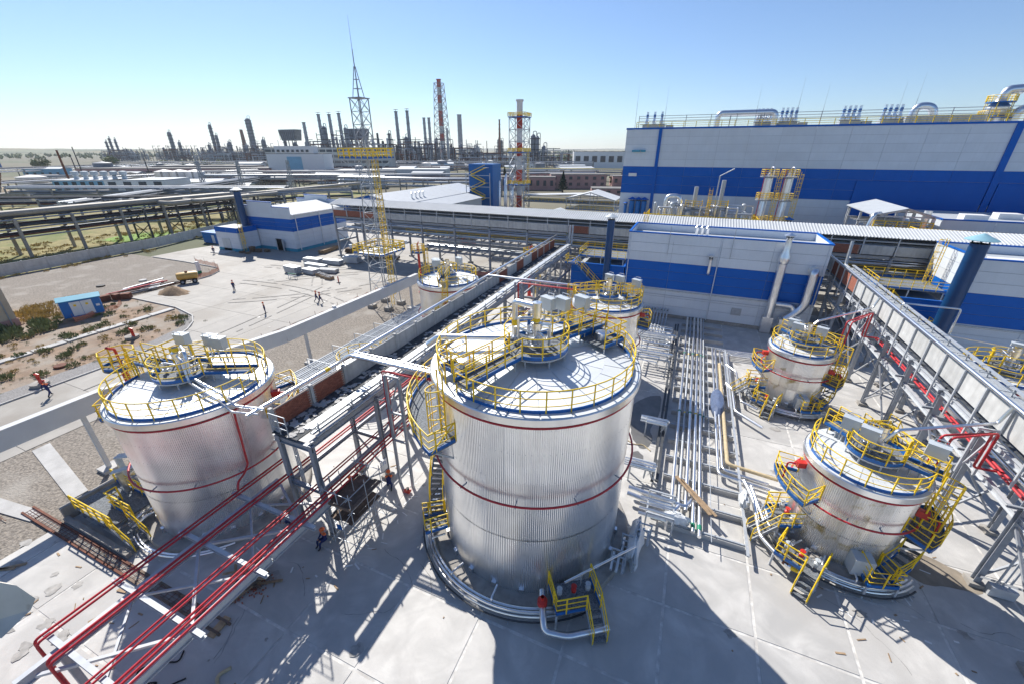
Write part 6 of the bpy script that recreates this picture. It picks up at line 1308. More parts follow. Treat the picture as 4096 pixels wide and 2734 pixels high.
# ---------------------------------------------------------------- fence and left pipe rack
fc = thing('concrete_fence','white concrete panel fence along the far side of the gravel field','fence',(-121,45,0))
fpts = [V(-119.6,4,0),V(-119.8,40,0),V(-121.5,60,0),V(-126,74,0),V(-130,88,0)]; Q = along(fpts,3.6,False)
for i in range(len(Q)-1):
    a,b = Q[i],Q[i+1]; d = (b-a).normalized(); MB().bar(a+d*.08+V(0,0,1.15),b-d*.08+V(0,0,1.15),.1,2.2).build('fence_panel','fence_conc',fc)
    for z in (.5,1.05,1.6,2.1): MB().bar(a+d*.15+V(.065,0,z),b-d*.15+V(.065,0,z),.05,.06).build('panel_rib','fence_conc',fc)
    MB().box(a.x-.12,a.x+.12,a.y-.12,a.y+.12,-.02,2.35).build('fence_post','fence_conc',fc)
def pipe_rack(label,pts,width,legs,z,npipe,big,sp=10,tiers=2,seed=0,name='pipe_rack',leg_mt='conc_dirty',pmats=('far_steel','galv','steel_grey','alu_pipe'),rad=(.1,.3),bigmat='conc_dirty',truss=True):
    t = thing(name,label,'pipe rack',(pts[0][0],pts[0][1],0),'pipe racks'); rn = random.Random(seed); P = [V(x,y,0) for x,y in pts]; Q = along(P,sp,False)
    for i,q in enumerate(Q):
        d = (Q[min(i+1,len(Q)-1)]-Q[max(i-1,0)]).normalized(); u = V(-d.y,d.x,0)
        for s_ in (-1,1): p = q+u*s_*width/2; MB().bar((p.x,p.y,0),(p.x,p.y,z),legs).build('column',leg_mt,t)
        for k in range(tiers): zz = z-k*1.9; MB().bar(q-u*(width/2+.3)+V(0,0,zz),q+u*(width/2+.3)+V(0,0,zz),.3,.35).build('cross_beam','steel_grey',t)
    def off(o,zz): 
        out = []
        for i,p in enumerate(P):
            d = (P[min(i+1,len(P)-1)]-P[max(i-1,0)]).normalized(); out.append(p+V(-d.y,d.x,0)*o+V(0,0,zz))
        return out
    for k in range(tiers):
        zz = z-k*1.9+.2
        if truss:
            for s_ in (-1,1): MB().tube(off(s_*width/2,zz-.25),.16,4).build('long_beam','steel_grey',t)
        for j in range(npipe):
            r_ = rn.uniform(*rad); MB().tube(off(-width*.42+width*.84*(j+.5)/npipe,zz+r_),r_,7).build('pipe',rn.choice(pmats),t,True)
    for o,r_,dz in big: MB().tube(off(o,z+dz),r_,10).build('big_pipe',bigmat,t,True)
    return t
mat('pipe_tan',(.34,.31,.265),.6,.1,.12,.4,streak=.2)
pr1 = pipe_rack('pipe rack with two fat pale pipes on concrete columns behind the fence',[(-139,-6),(-139,30),(-139,64),(-137,92)],5.2,.55,8.2,10,((-1.5,.62,1.2),(1.7,.55,1.1)),9.6,3,1,bigmat='pipe_tan',pmats=('far_dark','steel_grey','galv','far_steel','rust'),rad=(.12,.34))
mt_ = MB().tube(fillet([(-140.4,64,8.8),(-140.4,72,8.8),(-132,72,8.8),(-132,96,8.8),(-137,96,8.8),(-137,150,8.8)],1.2,5),.6,10).build('expansion_loop','pipe_tan',pr1,True); MB().tube(fillet([(-137.4,70,9),(-137.4,78,9),(-129,78,9),(-129,104,9),(-135,104,9),(-135,150,9)],1.2,5),.5,10).build('expansion_loop','pipe_tan',pr1,True)
for y in (66,74,82,90,98): 
    for x in (-140,-133): MB().bar((x,y,0),(x,y,8.2),.35).build('lattice_leg','steel_dark',pr1)
    xbrace(pr1,(-140,y,.5),(-133,y,.5),(-140,y,4),(-133,y,4),.16,'lattice','steel_dark'); xbrace(pr1,(-140,y,4.2),(-133,y,4.2),(-140,y,7.8),(-133,y,7.8),.16,'lattice','steel_dark')
pipe_rack('grey multi-tier pipe rack running behind the left hall',[(-137,92),(-128,112),(-116,124)],5.5,.45,8.4,10,((-1.5,.45,.9),),8,3,2,pmats=('steel_grey','galv','far_dark'))
pipe_rack('pipe rack crossing behind the lattice mast',[(-190,196),(-130,200),(-96,214)],6,.5,8,8,(),14,3,3)
pipe_rack('long pipe rack with insulated pipes in the far left field',[(-300,40),(-330,150),(-340,240),(-330,330)],5,.5,7,6,((0,.5,.9),),22,2,4)
pipe_rack('rust brown pipe rack before the old plant building',[(-290,190),(-235,215),(-150,262),(-70,318)],7,.5,7,8,(),18,3,5,pmats=('rust','far_steel','galv'))
pipe_rack('low silver pipe rack behind the three white tanks',[(-420,150),(-360,210),(-300,246)],5,.5,5.5,6,(),20,2,6)
pipe_rack('white pipe rack with yellow top pipe far right of the striped chimney',[(-150,330),(-60,345),(40,372)],6,.6,8,8,((1,.35,.6),),20,3,7,pmats=('galv','alu_pipe','far_steel'),bigmat='yellow')
pipe_rack('distant silver pipe rack at the far left',[(-470,60),(-520,200),(-560,330)],6,.6,8,7,((0,.6,1),),30,2,8,pmats=('galv','alu_pipe'))
pipe_rack('distant pipe rack in front of the refinery columns',[(-640,300),(-470,400),(-300,480),(-120,540)],8,.7,9,8,(),35,3,9)
# ---------------------------------------------------------------- mid-distance plant behind the gallery
random.seed(41)
def gable_shed(label,x0,x1,y0,y1,ze,zr,wall='blue_panel',roof='roof_metal',base=0,name='storage_shed',xr=None,open_=False):
    t = thing(name,label,'shed',((x0+x1)/2,y0,0)); xr = xr or (x0+x1)/2
    if not open_: MB().extr([(x0,base-.05),(x1,base-.05),(x1,ze),(xr,zr),(x0,ze)],'y',y0,y1).build('wall',wall,t)
    else:
        n = max(1,int((y1-y0)/6))
        for i in range(n+1):
            yy = y0+(y1-y0)*i/n
            for x in (x0,xr,x1): MB().bar((x,yy,0),(x,yy,ze),.24).build('post','steel_lt',t)
            for p,q in (((x0,ze),(x1,ze)),((x0,ze),(xr,zr-.1)),((x1,ze),(xr,zr-.1)),((x0,base),(x1,base)),((xr,zr),(xr,ze))): MB().bar((p[0],yy,p[1]),(q[0],yy,q[1]),.2).build('truss_bar','steel_lt',t)
        rn = random.Random(int(x0)); k_ = 0
        for z in (base,base*.5+1):
            for i in range(7): MB().tube([(x0-.5,y0+.6+(y1-y0-1)*i/7,z+.3),(x1+.5,y0+.6+(y1-y0-1)*i/7,z+.3)],rn.uniform(.1,.25),7).build('pipe',rn.choice(('galv','alu_pipe','steel_grey')),t,True)
        railing(t,[(x0,y0-.3,base),(x1,y0-.3,base)],False,1.2,1.5,True,rr=.06)
    for a,b,za,zb in ((x0-.4,xr,ze,zr),(x1+.4,xr,ze,zr)):
        n = max(3,int((y1-y0)/6))
        for i in range(n): s_ = (y1-y0+.8)/n; yy = y0-.4+s_*i; MB().quadbox([(a,yy+.02,za+.02),(b,yy+.02,zb+.02),(b,yy+s_-.02,zb+.02),(a,yy+s_-.02,za+.02),(a,yy+.02,za+.16),(b,yy+.02,zb+.16),(b,yy+s_-.02,zb+.16),(a,yy+s_-.02,za+.16)]).build('roof_sheet',roof,t)
    return t
sh1 = gable_shed('blue walled shed with wide grey metal roof behind the gallery',-114,-89,116,176,5.6,8.2,xr=-101)
for k in range(4): MB().lathe(-92.5,128+2.4*k,[(.3,6),(.3,8),(.45,8),(.45,8.3),(.02,8.5)],10).build('roof_vent','alu_pipe',sh1,True)
gable_shed('lower grey roofed shed beside the blue walled shed',-88.4,-76,118,150,5.2,6.6,wall='steel_lt')
gable_shed('small blue roofed building behind the left hall',-118,-104,140,158,4.5,5.2,'blue_panel','roof_white')
gable_shed('long white roofed canopy beyond the striped lattice chimney',-64,-20,165,171,5.2,6.4,'steel_grey','roof_white',3.4,open_=True); gable_shed('open gabled canopy beside the production hall',-42,-25,150,162,6.2,8.6,'steel_dark','roof_white',2.8,open_=True); gable_shed('small white gabled roof in the process area',-40,-33,118,124,5.0,6.2,'steel_grey','roof_white',3,open_=True)
gable_shed('low white roof with blue edge before the hall',-36,-20,104,116,4.6,5.4,'blue_panel','roof_white')
bt = thing('stair_tower','blue clad tower with yellow zigzag stairs behind the gallery','tower',(-83,166,0)); m = MB().box(-88.6,-77.6,164,172,0,16.8); m.build('core','blue_bright',bt)
rb2 = MB()
for i in range(36): rb2.box(-88.6+.305*i,-88.6+.305*i+.16,163.9,163.99,0,16.8)
rb2.build('cladding_ribs','blue_bright',bt,kind='stuff')
for i in range(5):
    z0,z1 = 1+2.9*i,3.9+2.9*i; a,b = (-87,-80) if i % 2 == 0 else (-80,-87); MB().bar((a,162.2,z0),(b,162.2,z1),.9,.3).build('stair_flight','yellow',bt); MB().bar((a,161.7,z0+1.1),(b,161.7,z1+1.1),.16).build('handrail','yellow',bt); MB().box(b-.9,b+.9,161.6,163.8,z1-.1,z1+.05).build('landing','galv',bt)
for x in (-88.8,-77.8):
    for y in (161.5,): MB().bar((x,y,0),(x,y,13.5),.25).build('post','galv',bt)
for z in (4,8.2,12.6): MB().bar((-88.8,161.5,z),(-77.8,161.5,z),.22).build('rail','galv',bt)
for k in range(6): single(MB().lathe(-75.5+1.5*k,166+(k%2)*2,[(.45,0),(.45,10+1.4*(k%3)),(.1,10.6+1.4*(k%3))],12),'process_column','alu_pipe',['first','second','third','fourth','fifth','sixth'][k]+' slim silver column right of the blue stair tower','column',(-75.5+1.5*k,166+(k%2)*2,0),'slim silver columns',True)
def bands(t,x,y,h,r0,r1,cols,n):
    for i in range(n):
        a,b = i/n,(i+1)/n; MB().lathe(x,y,[(r0+(r1-r0)*a,h*a),(r0+(r1-r0)*b,h*b)],18).build('shaft_band',cols[i % len(cols)],t,True)
    MB().lathe(x,y,[(r1+.3*r1,h-.6),(r1+.3*r1,h),(r1*.6,h)],18).build('rim',cols[(n-1) % len(cols)],t)
def lattice_tower(t,x,y,h,w0,w1,n,wd,mt='far_steel',name='lattice'):
    f = lambda z: (w0+(w1-w0)*z/h)/2
    C4 = [(-1,-1),(1,-1),(1,1),(-1,1)]
    for i,j in C4: MB().bar((x+i*f(0),y+j*f(0),0),(x+i*f(h),y+j*f(h),h),wd*1.5).build('leg',mt,t)
    for k in range(n):
        a,b = h*k/n,h*(k+1)/n; m = MB()
        for q in range(4):
            p,r_ = C4[q],C4[(q+1)%4]; m.bar((x+p[0]*f(a),y+p[1]*f(a),a),(x+r_[0]*f(b),y+r_[1]*f(b),b),wd); m.bar((x+r_[0]*f(a),y+r_[1]*f(a),a),(x+p[0]*f(b),y+p[1]*f(b),b),wd); m.bar((x+p[0]*f(b),y+p[1]*f(b),b),(x+r_[0]*f(b),y+r_[1]*f(b),b),wd)
        each(m,name,mt,t)
sc_ = thing('striped_chimney','red and white chimney in a grey lattice frame behind the gallery','chimney',(-67.5,168,0)); bands(sc_,-67.5,168,39.5,1.15,1.15,('chim_red','chim_white'),8); lattice_tower(sc_,-67.5,168,33.5,6.2,6.2,8,.16,'galv')
for z in (9,21,33.4): MB().box(-71,-64,164.5,171.5,z,z+.3).build('platform','toe_blue',sc_); railing(sc_,[(-71,164.5,z+.3),(-64,164.5,z+.3),(-64,171.5,z+.3),(-71,171.5,z+.3)],True,1.3,2.3,False,rr=.1)
ladder(sc_,-63.8,167.5,9,21,0,cage=1,w=.8)
# process deck in front of the hall
pd = thing('process_deck','crowded process deck with yellow railings and silver pipes before the hall','process unit',(0,99,0)); MB().box(-13,12.4,95.5,104.5,8.0,8.3).build('deck','galv',pd); railing(pd,[(-9,104,8.3),(-9,95.5,8.3),(12.4,95.5,8.3),(12.4,104,8.3)],False,1.3,1.2,True,rr=.075)
for x in (-12,-6,0,6,12):
    for y in (96,104): MB().bar((x,y,0),(x,y,8),.35).build('column','steel_grey',pd)
rn = random.Random(5)
for k in range(16): x,y = rn.uniform(-8,11),rn.uniform(97,103); h_ = rn.uniform(1.2,3.4); r_ = rn.uniform(.2,.55); MB().lathe(x,y,[(r_,8.3),(r_,8.3+h_),(r_*.5,8.3+h_+r_*.5),(.02,8.3+h_+r_*.6)],12).build('vessel',rn.choice(('alu_pipe','grey_box','galv')),pd,True)
for k in range(22): x,y,z = rn.uniform(-8,9),rn.uniform(96.5,103),8.6+rn.uniform(.2,3); L_ = rn.uniform(1.5,5); MB().tube(fillet([(x,y,8.4),(x,y,z),(x+L_,y,z),(x+L_,y+rn.uniform(-1,1),z),(x+L_,y,8.4)],.3),rn.uniform(.08,.22),8).build('pipe',rn.choice(('alu_pipe','galv','alu_pipe')),pd,True)
MB().tube(fillet([(-5.5,100,8.3),(-5.5,100,13),(-2.6,100,13),(-2.6,100,8.3)],1.2,6),.5,12).build('big_elbow','alu_pipe',pd,True); MB().cyl((.2,100,8.3),(.2,100,15),.42,12).build('stack','galv',pd,True); MB().cyl((5.2,100,8.3),(5.2,100,16.4),.42,12).build('stack','galv',pd,True); MB().tube([(4.2,99.5,8.3),(4.2,99.5,17.2),(6.6,99.5,18.6)],.12,8).build('flare_pipe','galv',pd)
for x0,x1,y,z in ((-9.5,-6.5,96,8.3),(2.8,6.6,97,11.3),(-1.5,1.8,98,11.0)): MB().box(x0,x1,y,y+2.4,z,z+.12).build('upper_platform','grating',pd); railing(pd,[(x0,y+2.4,z+.12),(x0,y,z+.12),(x1,y,z+.12),(x1,y+2.4,z+.12)],False,1.2,1,False,rr=.05)
ladder(pd,3.0,97,8.4,14,-90,cage=1,w=.6)
tw = thing('twin_columns','pair of silver columns with yellow platforms and red pipes before the hall','process columns',(14.5,99,0))
for x in (12.9,16.3):
    MB().lathe(x,99,[(.55,0),(.55,17.2),(.3,17.9),(.05,18)],20).build('column','alu_pipe',tw,True); MB().lathe(x,99,[(.85,12.9),(.85,17.0)],20).build('insulation','alu_pipe',tw,True)
    for k in range(4): z = 13.0 if k % 2 == 0 else 17.2
    for z in (8.5,12.9,17.2): MB().lathe(x,99,[(.6,z),(1.55,z),(1.55,z+.2),(.6,z+.2)],20).build('platform','steel_grey',tw); railing(tw,circle(x,99,1.5,z+.2,16),True,1.2,1.2,False,rr=.05)
    ladder(tw,x+1.4,97.6,8.6,17.2,-40,cage=1,w=.7); MB().tube(fillet([(x+.5,98.2,4),(x+.5,98.2,19),(x,99,19),(x,99,17.8)],.4),.12,8).build('pipe','alu_pipe',tw,True); MB().tube([(x-.9,98,2),(x-.9,98,18.8)],.07,6).build('pipe','red_pipe',tw)
gb = thing('ribbed_annex','low grey building with flat roof and roof lights before the hall','building',(50,92,0)); MB().box(36.8,90,88,106,0,11.6).build('core','roof_metal',gb); clad(gb,'y',88,36.8,88,rows_of([(.3,12.0,'white_panel')],1.5),None,6.4,-1); clad(gb,'x',36.8,88,106,rows_of([(.3,12.0,'white_panel')],1.5),None,6,-1); MB().box(36.7,90,87.85,88.15,12.0,12.2).build('coping','blue_panel',gb); MB().box(36.65,36.95,88.15,106,12.0,12.2).build('coping','blue_panel',gb)
for i in range(6): MB().box(41+6*i,44+6*i,92+4*(i%2),94+4*(i%2),11.6,12.5).build('roof_light','white',gb)
ladder(gb,53,87.6,2,12,-90,cage=.5,w=.7); duct(gb,[(34.2,86.8,8.5),(34.2,86.8,13.4)],.5)
cs = gable_shed('open steel frame with pipes and small grey roof left of the low grey building',27.5,35,86,100,12.4,13.6,'steel_dark','roof_metal',10.5,name='steel_shelter',open_=True)
for x in (27.6,31.2,34.8):
    for y in (86,93,99.5): MB().bar((x,y,0),(x,y,12.4),.22).build('column','steel_lt',cs)
for z in (6,9): 
    for y in (86,93,99.5): MB().bar((27.6,y,z),(34.8,y,z),.2).build('beam','steel_lt',cs)
for k in range(7): MB().tube(fillet([(26.4+.55*k,84.5,3),(26.4+.55*k,84.5,9.6+.25*k),(27+.7*k,90,9.6+.25*k)],.5),.14+.03*(k%2),8).build('pipe','alu_pipe',cs,True)
MB().tube(fillet([(22.6,84,7.4),(25.8,84,7.4),(26.6,84,12.8),(28,86,12.8)],.7),.28,10).build('pipe','alu_pipe',cs,True)
yr = thing('roof_walkway','orange and yellow railed walkway before the low grey building','walkway',(34,80,0)); MB().box(31,41,80,82.2,10.1,10.3).build('deck','orange',yr); railing(yr,[(31,82.2,10.3),(31,80,10.3),(41,80,10.3)],False,1.2,.9,True,rr=.05)
for x in (31.3,36,40.7): MB().bar((x,81,0),(x,81,10.1),.25).build('leg','steel_grey',yr)
# yellow-railed process floors seen under the gallery
for i,(x0,x1,y0,y1,z) in enumerate(((-44,-20,90,96,2.6),(-44,-18,84,88,5.0),(-14,10,80,84,4.2),(14,36,80,84,4.2))):
    t = thing('process_floor',['lower','upper','middle','right'][i]+' yellow railed process floor behind the gallery','platform',(x0,y0,0),'process floors'); MB().box(x0,x1,y0,y1,z,z+.2).build('deck','grating',t); railing(t,[(x0,y0,z+.2),(x1,y0,z+.2),(x1,y1,z+.2),(x0,y1,z+.2)],True,1.25,1.6,True,rr=.08)
    x = x0+1
    while x < x1: MB().bar((x,y0+.3,0),(x,y0+.3,z),.2).build('leg','steel_grey',t); MB().lathe(x+1.2,(y0+y1)/2,[(.6,z+.2),(.6,z+2),(.1,z+2.5)],12).build('vessel',('alu_pipe','grey_box','green_band')[int(x)%3],t,True); x += 4.5
# ---------------------------------------------------------------- far refinery
def chimney(label,x,y,h,r0,r1,mt,ring=True,name='chimney',cap=False,group='refinery chimneys'):
    t = thing(name,label,'chimney',(x,y,0),group); n = 9
    prof = []
    for i in range(n+1): a = i/n; prof.append((r0+(r1-r0)*a,h*a))
    MB().lathe(x,y,prof,14).build('shaft',mt,t,True)
    if ring:
        for i in range(2,n+1): a = i/n; q = r0+(r1-r0)*a; MB().lathe(x,y,[(q+.1,h*a-1.2),(q+.75,h*a-1.0),(q+.75,h*a-.2),(q+.1,h*a)],12).build('ring_platform','far_dark' if i == n else mt,t)
    if cap: MB().lathe(x,y,[(r1*.3,h+2.2),(r1*1.9,h+2.2),(r1*.2,h+3)],12).build('rain_cap','far_dark',t); MB().cyl((x,y,h),(x,y,h+2.2),.3,6).build('cap_stem','far_dark',t)
    return t
for i,(x,y,h) in enumerate(((-588,548,62),(-565,558,73),(-549,564,73),(-535,570,74.5),(-452,605,77),(-436,612,78))):
    chimney(['shortest grey ringed chimney left of the mast','first tall grey ringed chimney left of the mast','second tall grey ringed chimney left of the mast','third tall grey ringed chimney beside the mast','left of the two ringed chimneys right of the mast','right of the two ringed chimneys right of the mast'][i],x,y,h,2.9,2.3,'chim_grey',True,cap=i>0)
chimney('left of the twin slim silver stacks',-498,751,78,2.6,2.6,'chim_grey'); chimney('right of the twin slim silver stacks',-489,754,78,2.6,2.6,'chim_grey')
rw = thing('striped_chimney','tallest red and white chimney with lattice on the skyline','chimney',(-468,764,0)); bands(rw,-468,764,140,5.2,3.8,('chim_red','chim_red','chim_white','chim_red','chim_white','chim_red','chim_red','chim_white','chim_red','chim_white','chim_red'),11); lattice_tower(rw,-468,764,134,26,13,10,.55,'far_steel')
chimney('thin dark pole stack below the tallest striped chimney',-334,559,50,2.2,1.3,'chim_grey',False); chimney('pale silver column right of the tallest striped chimney',-549,979,99,6.0,5.2,'chim_grey',True); chimney('thin rusty stack on the right skyline',-408,900,81,2.8,1.6,'chim_brick',True)
chimney('brick chimney leaning on the left skyline',-1034,771,67,5.5,3.4,'chim_brick',False); chimney('short grey stack right of the rusty stack',-384,905,33,2.2,1.8,'chim_white',False); chimney('blue stack standing alone on the far left',-800,262,22,2.6,2.6,'toe_blue',False)
for i,(x,y,h,r_) in enumerate(((-478,200,19,.45),(-395,168,24,.4),(-360,190,17,.4),(-335,135,22,.5),(-322,130,22,.5),(-420,60,24,.4),(-412,50,20,.35),(-302,215,13,.4))): chimney(['thin dark pole near the far left tanks','tallest thin dark pole in the left field','thin dark pole beside the pink wall','left rust brown pole by the blue halls','right rust brown pole by the blue halls','thin pole at the far left edge','shorter thin pole at the far left edge','short thin pole before the long low store'][i],x,y,h,r_,r_*.7,'rust' if 3 <= i <= 4 else 'far_dark',False,name='pole',group='poles in the left field')
def unit(label,x,y,w,d,h,cols,seed,name='refinery_unit'):
    t = thing(name,label,'refinery unit',(x,y,0),'refinery units'); rn = random.Random(seed); nx = max(2,int(w/9)); nzv = max(2,int(h/6))
    for i in range(nx+1):
        hh = h*rn.uniform(.55,1)
        for yy in (y,y+d): MB().bar((x+w*i/nx,yy,0),(x+w*i/nx,yy,hh),.7).build('column_post',rn.choice(('far_dark','far_steel')),t)
        if i < nx:
            k = 1
            while k*6 < hh: MB().bar((x+w*i/nx,y,k*6),(x+w*(i+1)/nx,y,k*6),.6,.8).build('floor_beam',rn.choice(('far_dark','far_steel')),t); MB().bar((x+w*i/nx,y+d,k*6),(x+w*(i+1)/nx,y+d,k*6),.6,.8).build('floor_beam','far_dark',t); k += 1
            if rn.random() < .6: MB().bar((x+w*i/nx,y,0),(x+w*(i+1)/nx,y,min(hh,12)),.45).build('brace','far_dark',t)
    for k in range(int(w/3)): px_ = x+rn.uniform(0,w); hh = h*rn.uniform(.25,.85); r_ = rn.uniform(.6,1.8); MB().lathe(px_,y+rn.uniform(0,d),[(r_,rn.uniform(0,6)),(r_,hh),(r_*.4,hh+r_*.6)],10).build('vessel',rn.choice(('far_steel','far_dark','galv','chim_grey')),t,True)
    for k in range(int(w/2.5)): px_ = x+rn.uniform(0,w*.8); zz = rn.uniform(2,h*.8); L_ = rn.uniform(6,w*.4); MB().tube(fillet([(px_,y-1,zz*.3),(px_,y-1,zz),(px_+L_,y-1,zz),(px_+L_,y-1,zz*.5)],1.5,3),rn.uniform(.25,.6),6).build('pipe',rn.choice(('far_steel','far_dark','galv','rust')),t,True)
    for (dx,hh,r_) in cols:
        MB().lathe(x+dx,y+d/2,[(r_,0),(r_,hh),(r_*.5,hh+r_*.6)],14).build('tower','far_steel',t,True)
        z = 8
        while z < hh: MB().lathe(x+dx,y+d/2,[(r_,z),(r_+1.4,z),(r_+1.4,z+.9),(r_,z+.9)],12).build('tower_platform','far_dark',t); z += 7
        MB().tube(fillet([(x+dx,y+d/2,hh),(x+dx,y+d/2,hh+r_+2.5),(x+dx+r_+1.6,y+d/2,hh+r_+2.5),(x+dx+r_+1.6,y+d/2,4)],2,4),.5,8).build('overhead_pipe','far_steel',t,True)
    return t
unit('leftmost refinery unit with three short bent towers',-1215,560,130,30,28,((8,38,2.2),(24,44,2.4),(44,42,2.2)),1); unit('refinery unit with one stout tower, second from the left',-1110,610,130,30,32,((46,55,4),(70,36,3)),2); unit('refinery unit with slim tower left of the brick chimney',-1022,650,110,30,36,((36,70,3.4),(48,50,3),(80,34,3)),3); unit('refinery unit with tall bent tower beside a cooler',-1030,755,90,34,44,((26,86,6.5),(60,40,4)),4)
unit('dense refinery structure on the old plant roof line behind the mast',-540,505,130,30,50,((20,52,3),(60,50,2.5)),5); unit('dark refinery unit below the two ringed chimneys',-445,545,110,30,42,((10,44,2),(40,38,3)),6); unit('dark low refinery unit left of the tallest striped chimney',-410,585,110,30,36,((14,30,3),(30,34,2)),7); unit('rust brown refinery frame under the ringed chimneys',-372,480,44,18,34,(),8); unit('refinery unit with grey towers right of the striped lattice chimney',-236,590,80,28,28,((14,40,3.4),(20,38,3),(30,26,3)),9); unit('small refinery frame on the right skyline',-508,940,30,20,44,(),10); unit('small double tower on the right skyline',-420,900,20,20,40,((5,42,3),(12,40,3)),11); unit('low dark refinery unit behind the shed roofs',-300,520,110,22,24,((20,20,2),),12)
for i,(x,y) in enumerate(((-620,540),(-500,560))):
    t = thing('air_cooler',['left','right'][i]+' ribbed grey cooler block above the old plant building','cooler',(x,y,0)); MB().extr([(x-14,36),(x+14,36),(x+18,52),(x-18,52)],'y',y,y+14).build('housing','far_steel',t)
    for k in range(9): MB().bar((x-16+k*4,y-.4,37),(x-17+k*4.2,y-.4,51),.5).build('rib','far_dark',t)
    for k in range(4): MB().bar((x-12+k*8,y+4,0),(x-12+k*8,y+4,36),1).build('leg','far_dark',t)
def block_bld(label,x0,y0,x1,y1,depth,h,mt,rows,cols,z0=3,win='glass',name='plant_building',wfrac=.6,hfrac=.45,roof='shingle_dark'):
    """building whose visible front runs from (x0,y0) to (x1,y1)"""
    a,b = V(x0,y0,0),V(x1,y1,0); d = (b-a); L_ = d.length; d.normalize(); n = V(-d.y,d.x,0); t = thing(name,label,'building',(x0,y0,0)); rz = math.atan2(d.y,d.x)
    P = [a,b,b+n*depth,a+n*depth]; MB().quadbox(P+[p+V(0,0,h) for p in P]).build('wall',mt,t); Q = [p+V(0,0,h) for p in P]; MB().quadbox(Q+[p+V(0,0,.5) for p in Q]).build('roof',roof,t)
    if rows:
        cw = L_/cols; rh = (h-z0)/rows; me = MB().box(-cw*wfrac/2,cw*wfrac/2,-.14,.05,0,rh*hfrac).mesh('window',win)
        for r_ in range(rows):
            for c_ in range(cols): p = a+d*(cw*(c_+.5)); inst(me,'window',t,(p.x,p.y,z0+rh*r_+rh*.25),rz)
    return t
block_bld('long old concrete plant building with rows of windows behind the mast',-400,318,-285,362,24,24,'pale_conc_bld',4,18,4,wfrac=.85)
ob = block_bld('white and pale blue plant block left of the mast',-334,266,-290,284,18,19,'white',0,0); 
a_ = V(-334,266,0); d_ = (V(-290,284,0)-a_).normalized()
def panel(root,s0,s1,z0,z1,mt,nm,o=.3): p,q = a_+d_*s0,a_+d_*s1; n = V(d_.y,-d_.x,0)*o; MB().quadbox([p+V(0,0,z0),q+V(0,0,z0),q+n+V(0,0,z0),p+n+V(0,0,z0),p+V(0,0,z1),q+V(0,0,z1),q+n+V(0,0,z1),p+n+V(0,0,z1)]).build(nm,mt,root)
mat('cyan_wall',(.22,.45,.60),.6,0,.1,.2); panel(ob,17,29,1,17,'cyan_wall','blue_panel',.5)
for k in range(7): panel(ob,10+4*k,12+4*k,20.5,22.3,'glass','window',.6)
MB().quadbox([a_+d_*8+V(0,0,19.5),a_+d_*40+V(0,0,19.5),a_+d_*40+V(-4,9,19.5),a_+d_*8+V(-4,9,19.5),a_+d_*8+V(0,0,25),a_+d_*40+V(0,0,25),a_+d_*40+V(-4,9,25),a_+d_*8+V(-4,9,25)]).build('upper_storey','white',ob)
for k in range(3): MB().lathe(-392+6*k,330+2.2*k,[(1.6,24),(1.6,34)],10).build('duct_tower','chim_brick',ob) if False else None
st_ = gable_shed('long low white roofed store below the old plant building',-392,-366,262,266,4,5,'blue_panel','roof_white')
block_bld('long low store with white roof before the plant building',-390,258,-236,324,26,5.6,'teal',1,40,1,roof='roof_white'); block_bld('low store with curved white roof right of the long store',-250,300,-196,322,24,7,'roof_white',0,0,roof='roof_white')
block_bld('pink brick wall building in the left field',-470,196,-330,262,30,8,'pink_bld',1,20,2); block_bld('dark flat roofed shed behind the pink building',-440,236,-360,270,20,9,'shingle_dark',0,0)
for i,(x0,y0,x1,y1,h,lab) in enumerate(((-284,108,-256,122,8.5,'pale blue hall with rooftop fans in the left field'),(-262,118,-238,131,8.5,'white hall with pale blue base in the left field'))):
    t = block_bld(lab,x0,y0,x1,y1,20,h,'white' if i else 'cyan_wall',1,4 if i else 8,2,roof='roof_white',wfrac=.5,hfrac=.7)
    if i == 0:
        for k in range(6): MB().lathe(x0+4+4*k,y0+8+2*k,[(1.1,9),(.8,10.6),(1.5,11),(1.5,12.6),(.2,12.8)],12).build('roof_fan','grey_box',t,True)
    else: MB().box(-258,-257.9,117.5,117.6,0,1).build('trim','cyan_wall',t)
for i,(x,y) in enumerate(((-306,170),(-297,173.5),(-288,177))):
    t = thing('white_tank',['left','middle','right'][i]+' of three weathered white tanks in the left field','tank',(x,y,0),'three white tanks'); MB().lathe(x,y,[(5.2,0),(5.2,10),(4.9,10.1),(.2,11.2)],28).build('shell','chim_white',t,True); ladder(t,x+3.6,y-3.9,.2,10,-45,cage=2,w=.7,material='steel_dark')
single(MB().lathe(-330,118,[(6,0),(6,9),(.2,10)],28),'white_tank','chim_white','round white tank left of the pale blue hall','tank',(-330,118,0),None,True)
ct = thing('cooling_tower','weathered wooden cooling tower cut by the left edge','cooling tower',(-300,86,0))
MB().lathe(-300,86,[(17,0),(17,4.5),(13,4.6)],40).build('basin','conc_dirty',ct); MB().lathe(-300,86,[(11.5,4.5),(9.2,7),(10.2,9),(11.2,12.6),(10.9,12.6)],40).build('fan_stack','cool_wood',ct,True)
for k in range(40): a = 2*math.pi*k/40; MB().bar((-300+9.4*math.cos(a),86+9.4*math.sin(a),7),(-300+11.3*math.cos(a),86+11.3*math.sin(a),12.6),.2).build('stave','rust',ct)
for z,q in ((8,9.9),(9.6,10.6),(11.2,11.1)): MB().tube(circle(-300,86,q,z,40),.12,4,True).build('hoop','rust',ct)
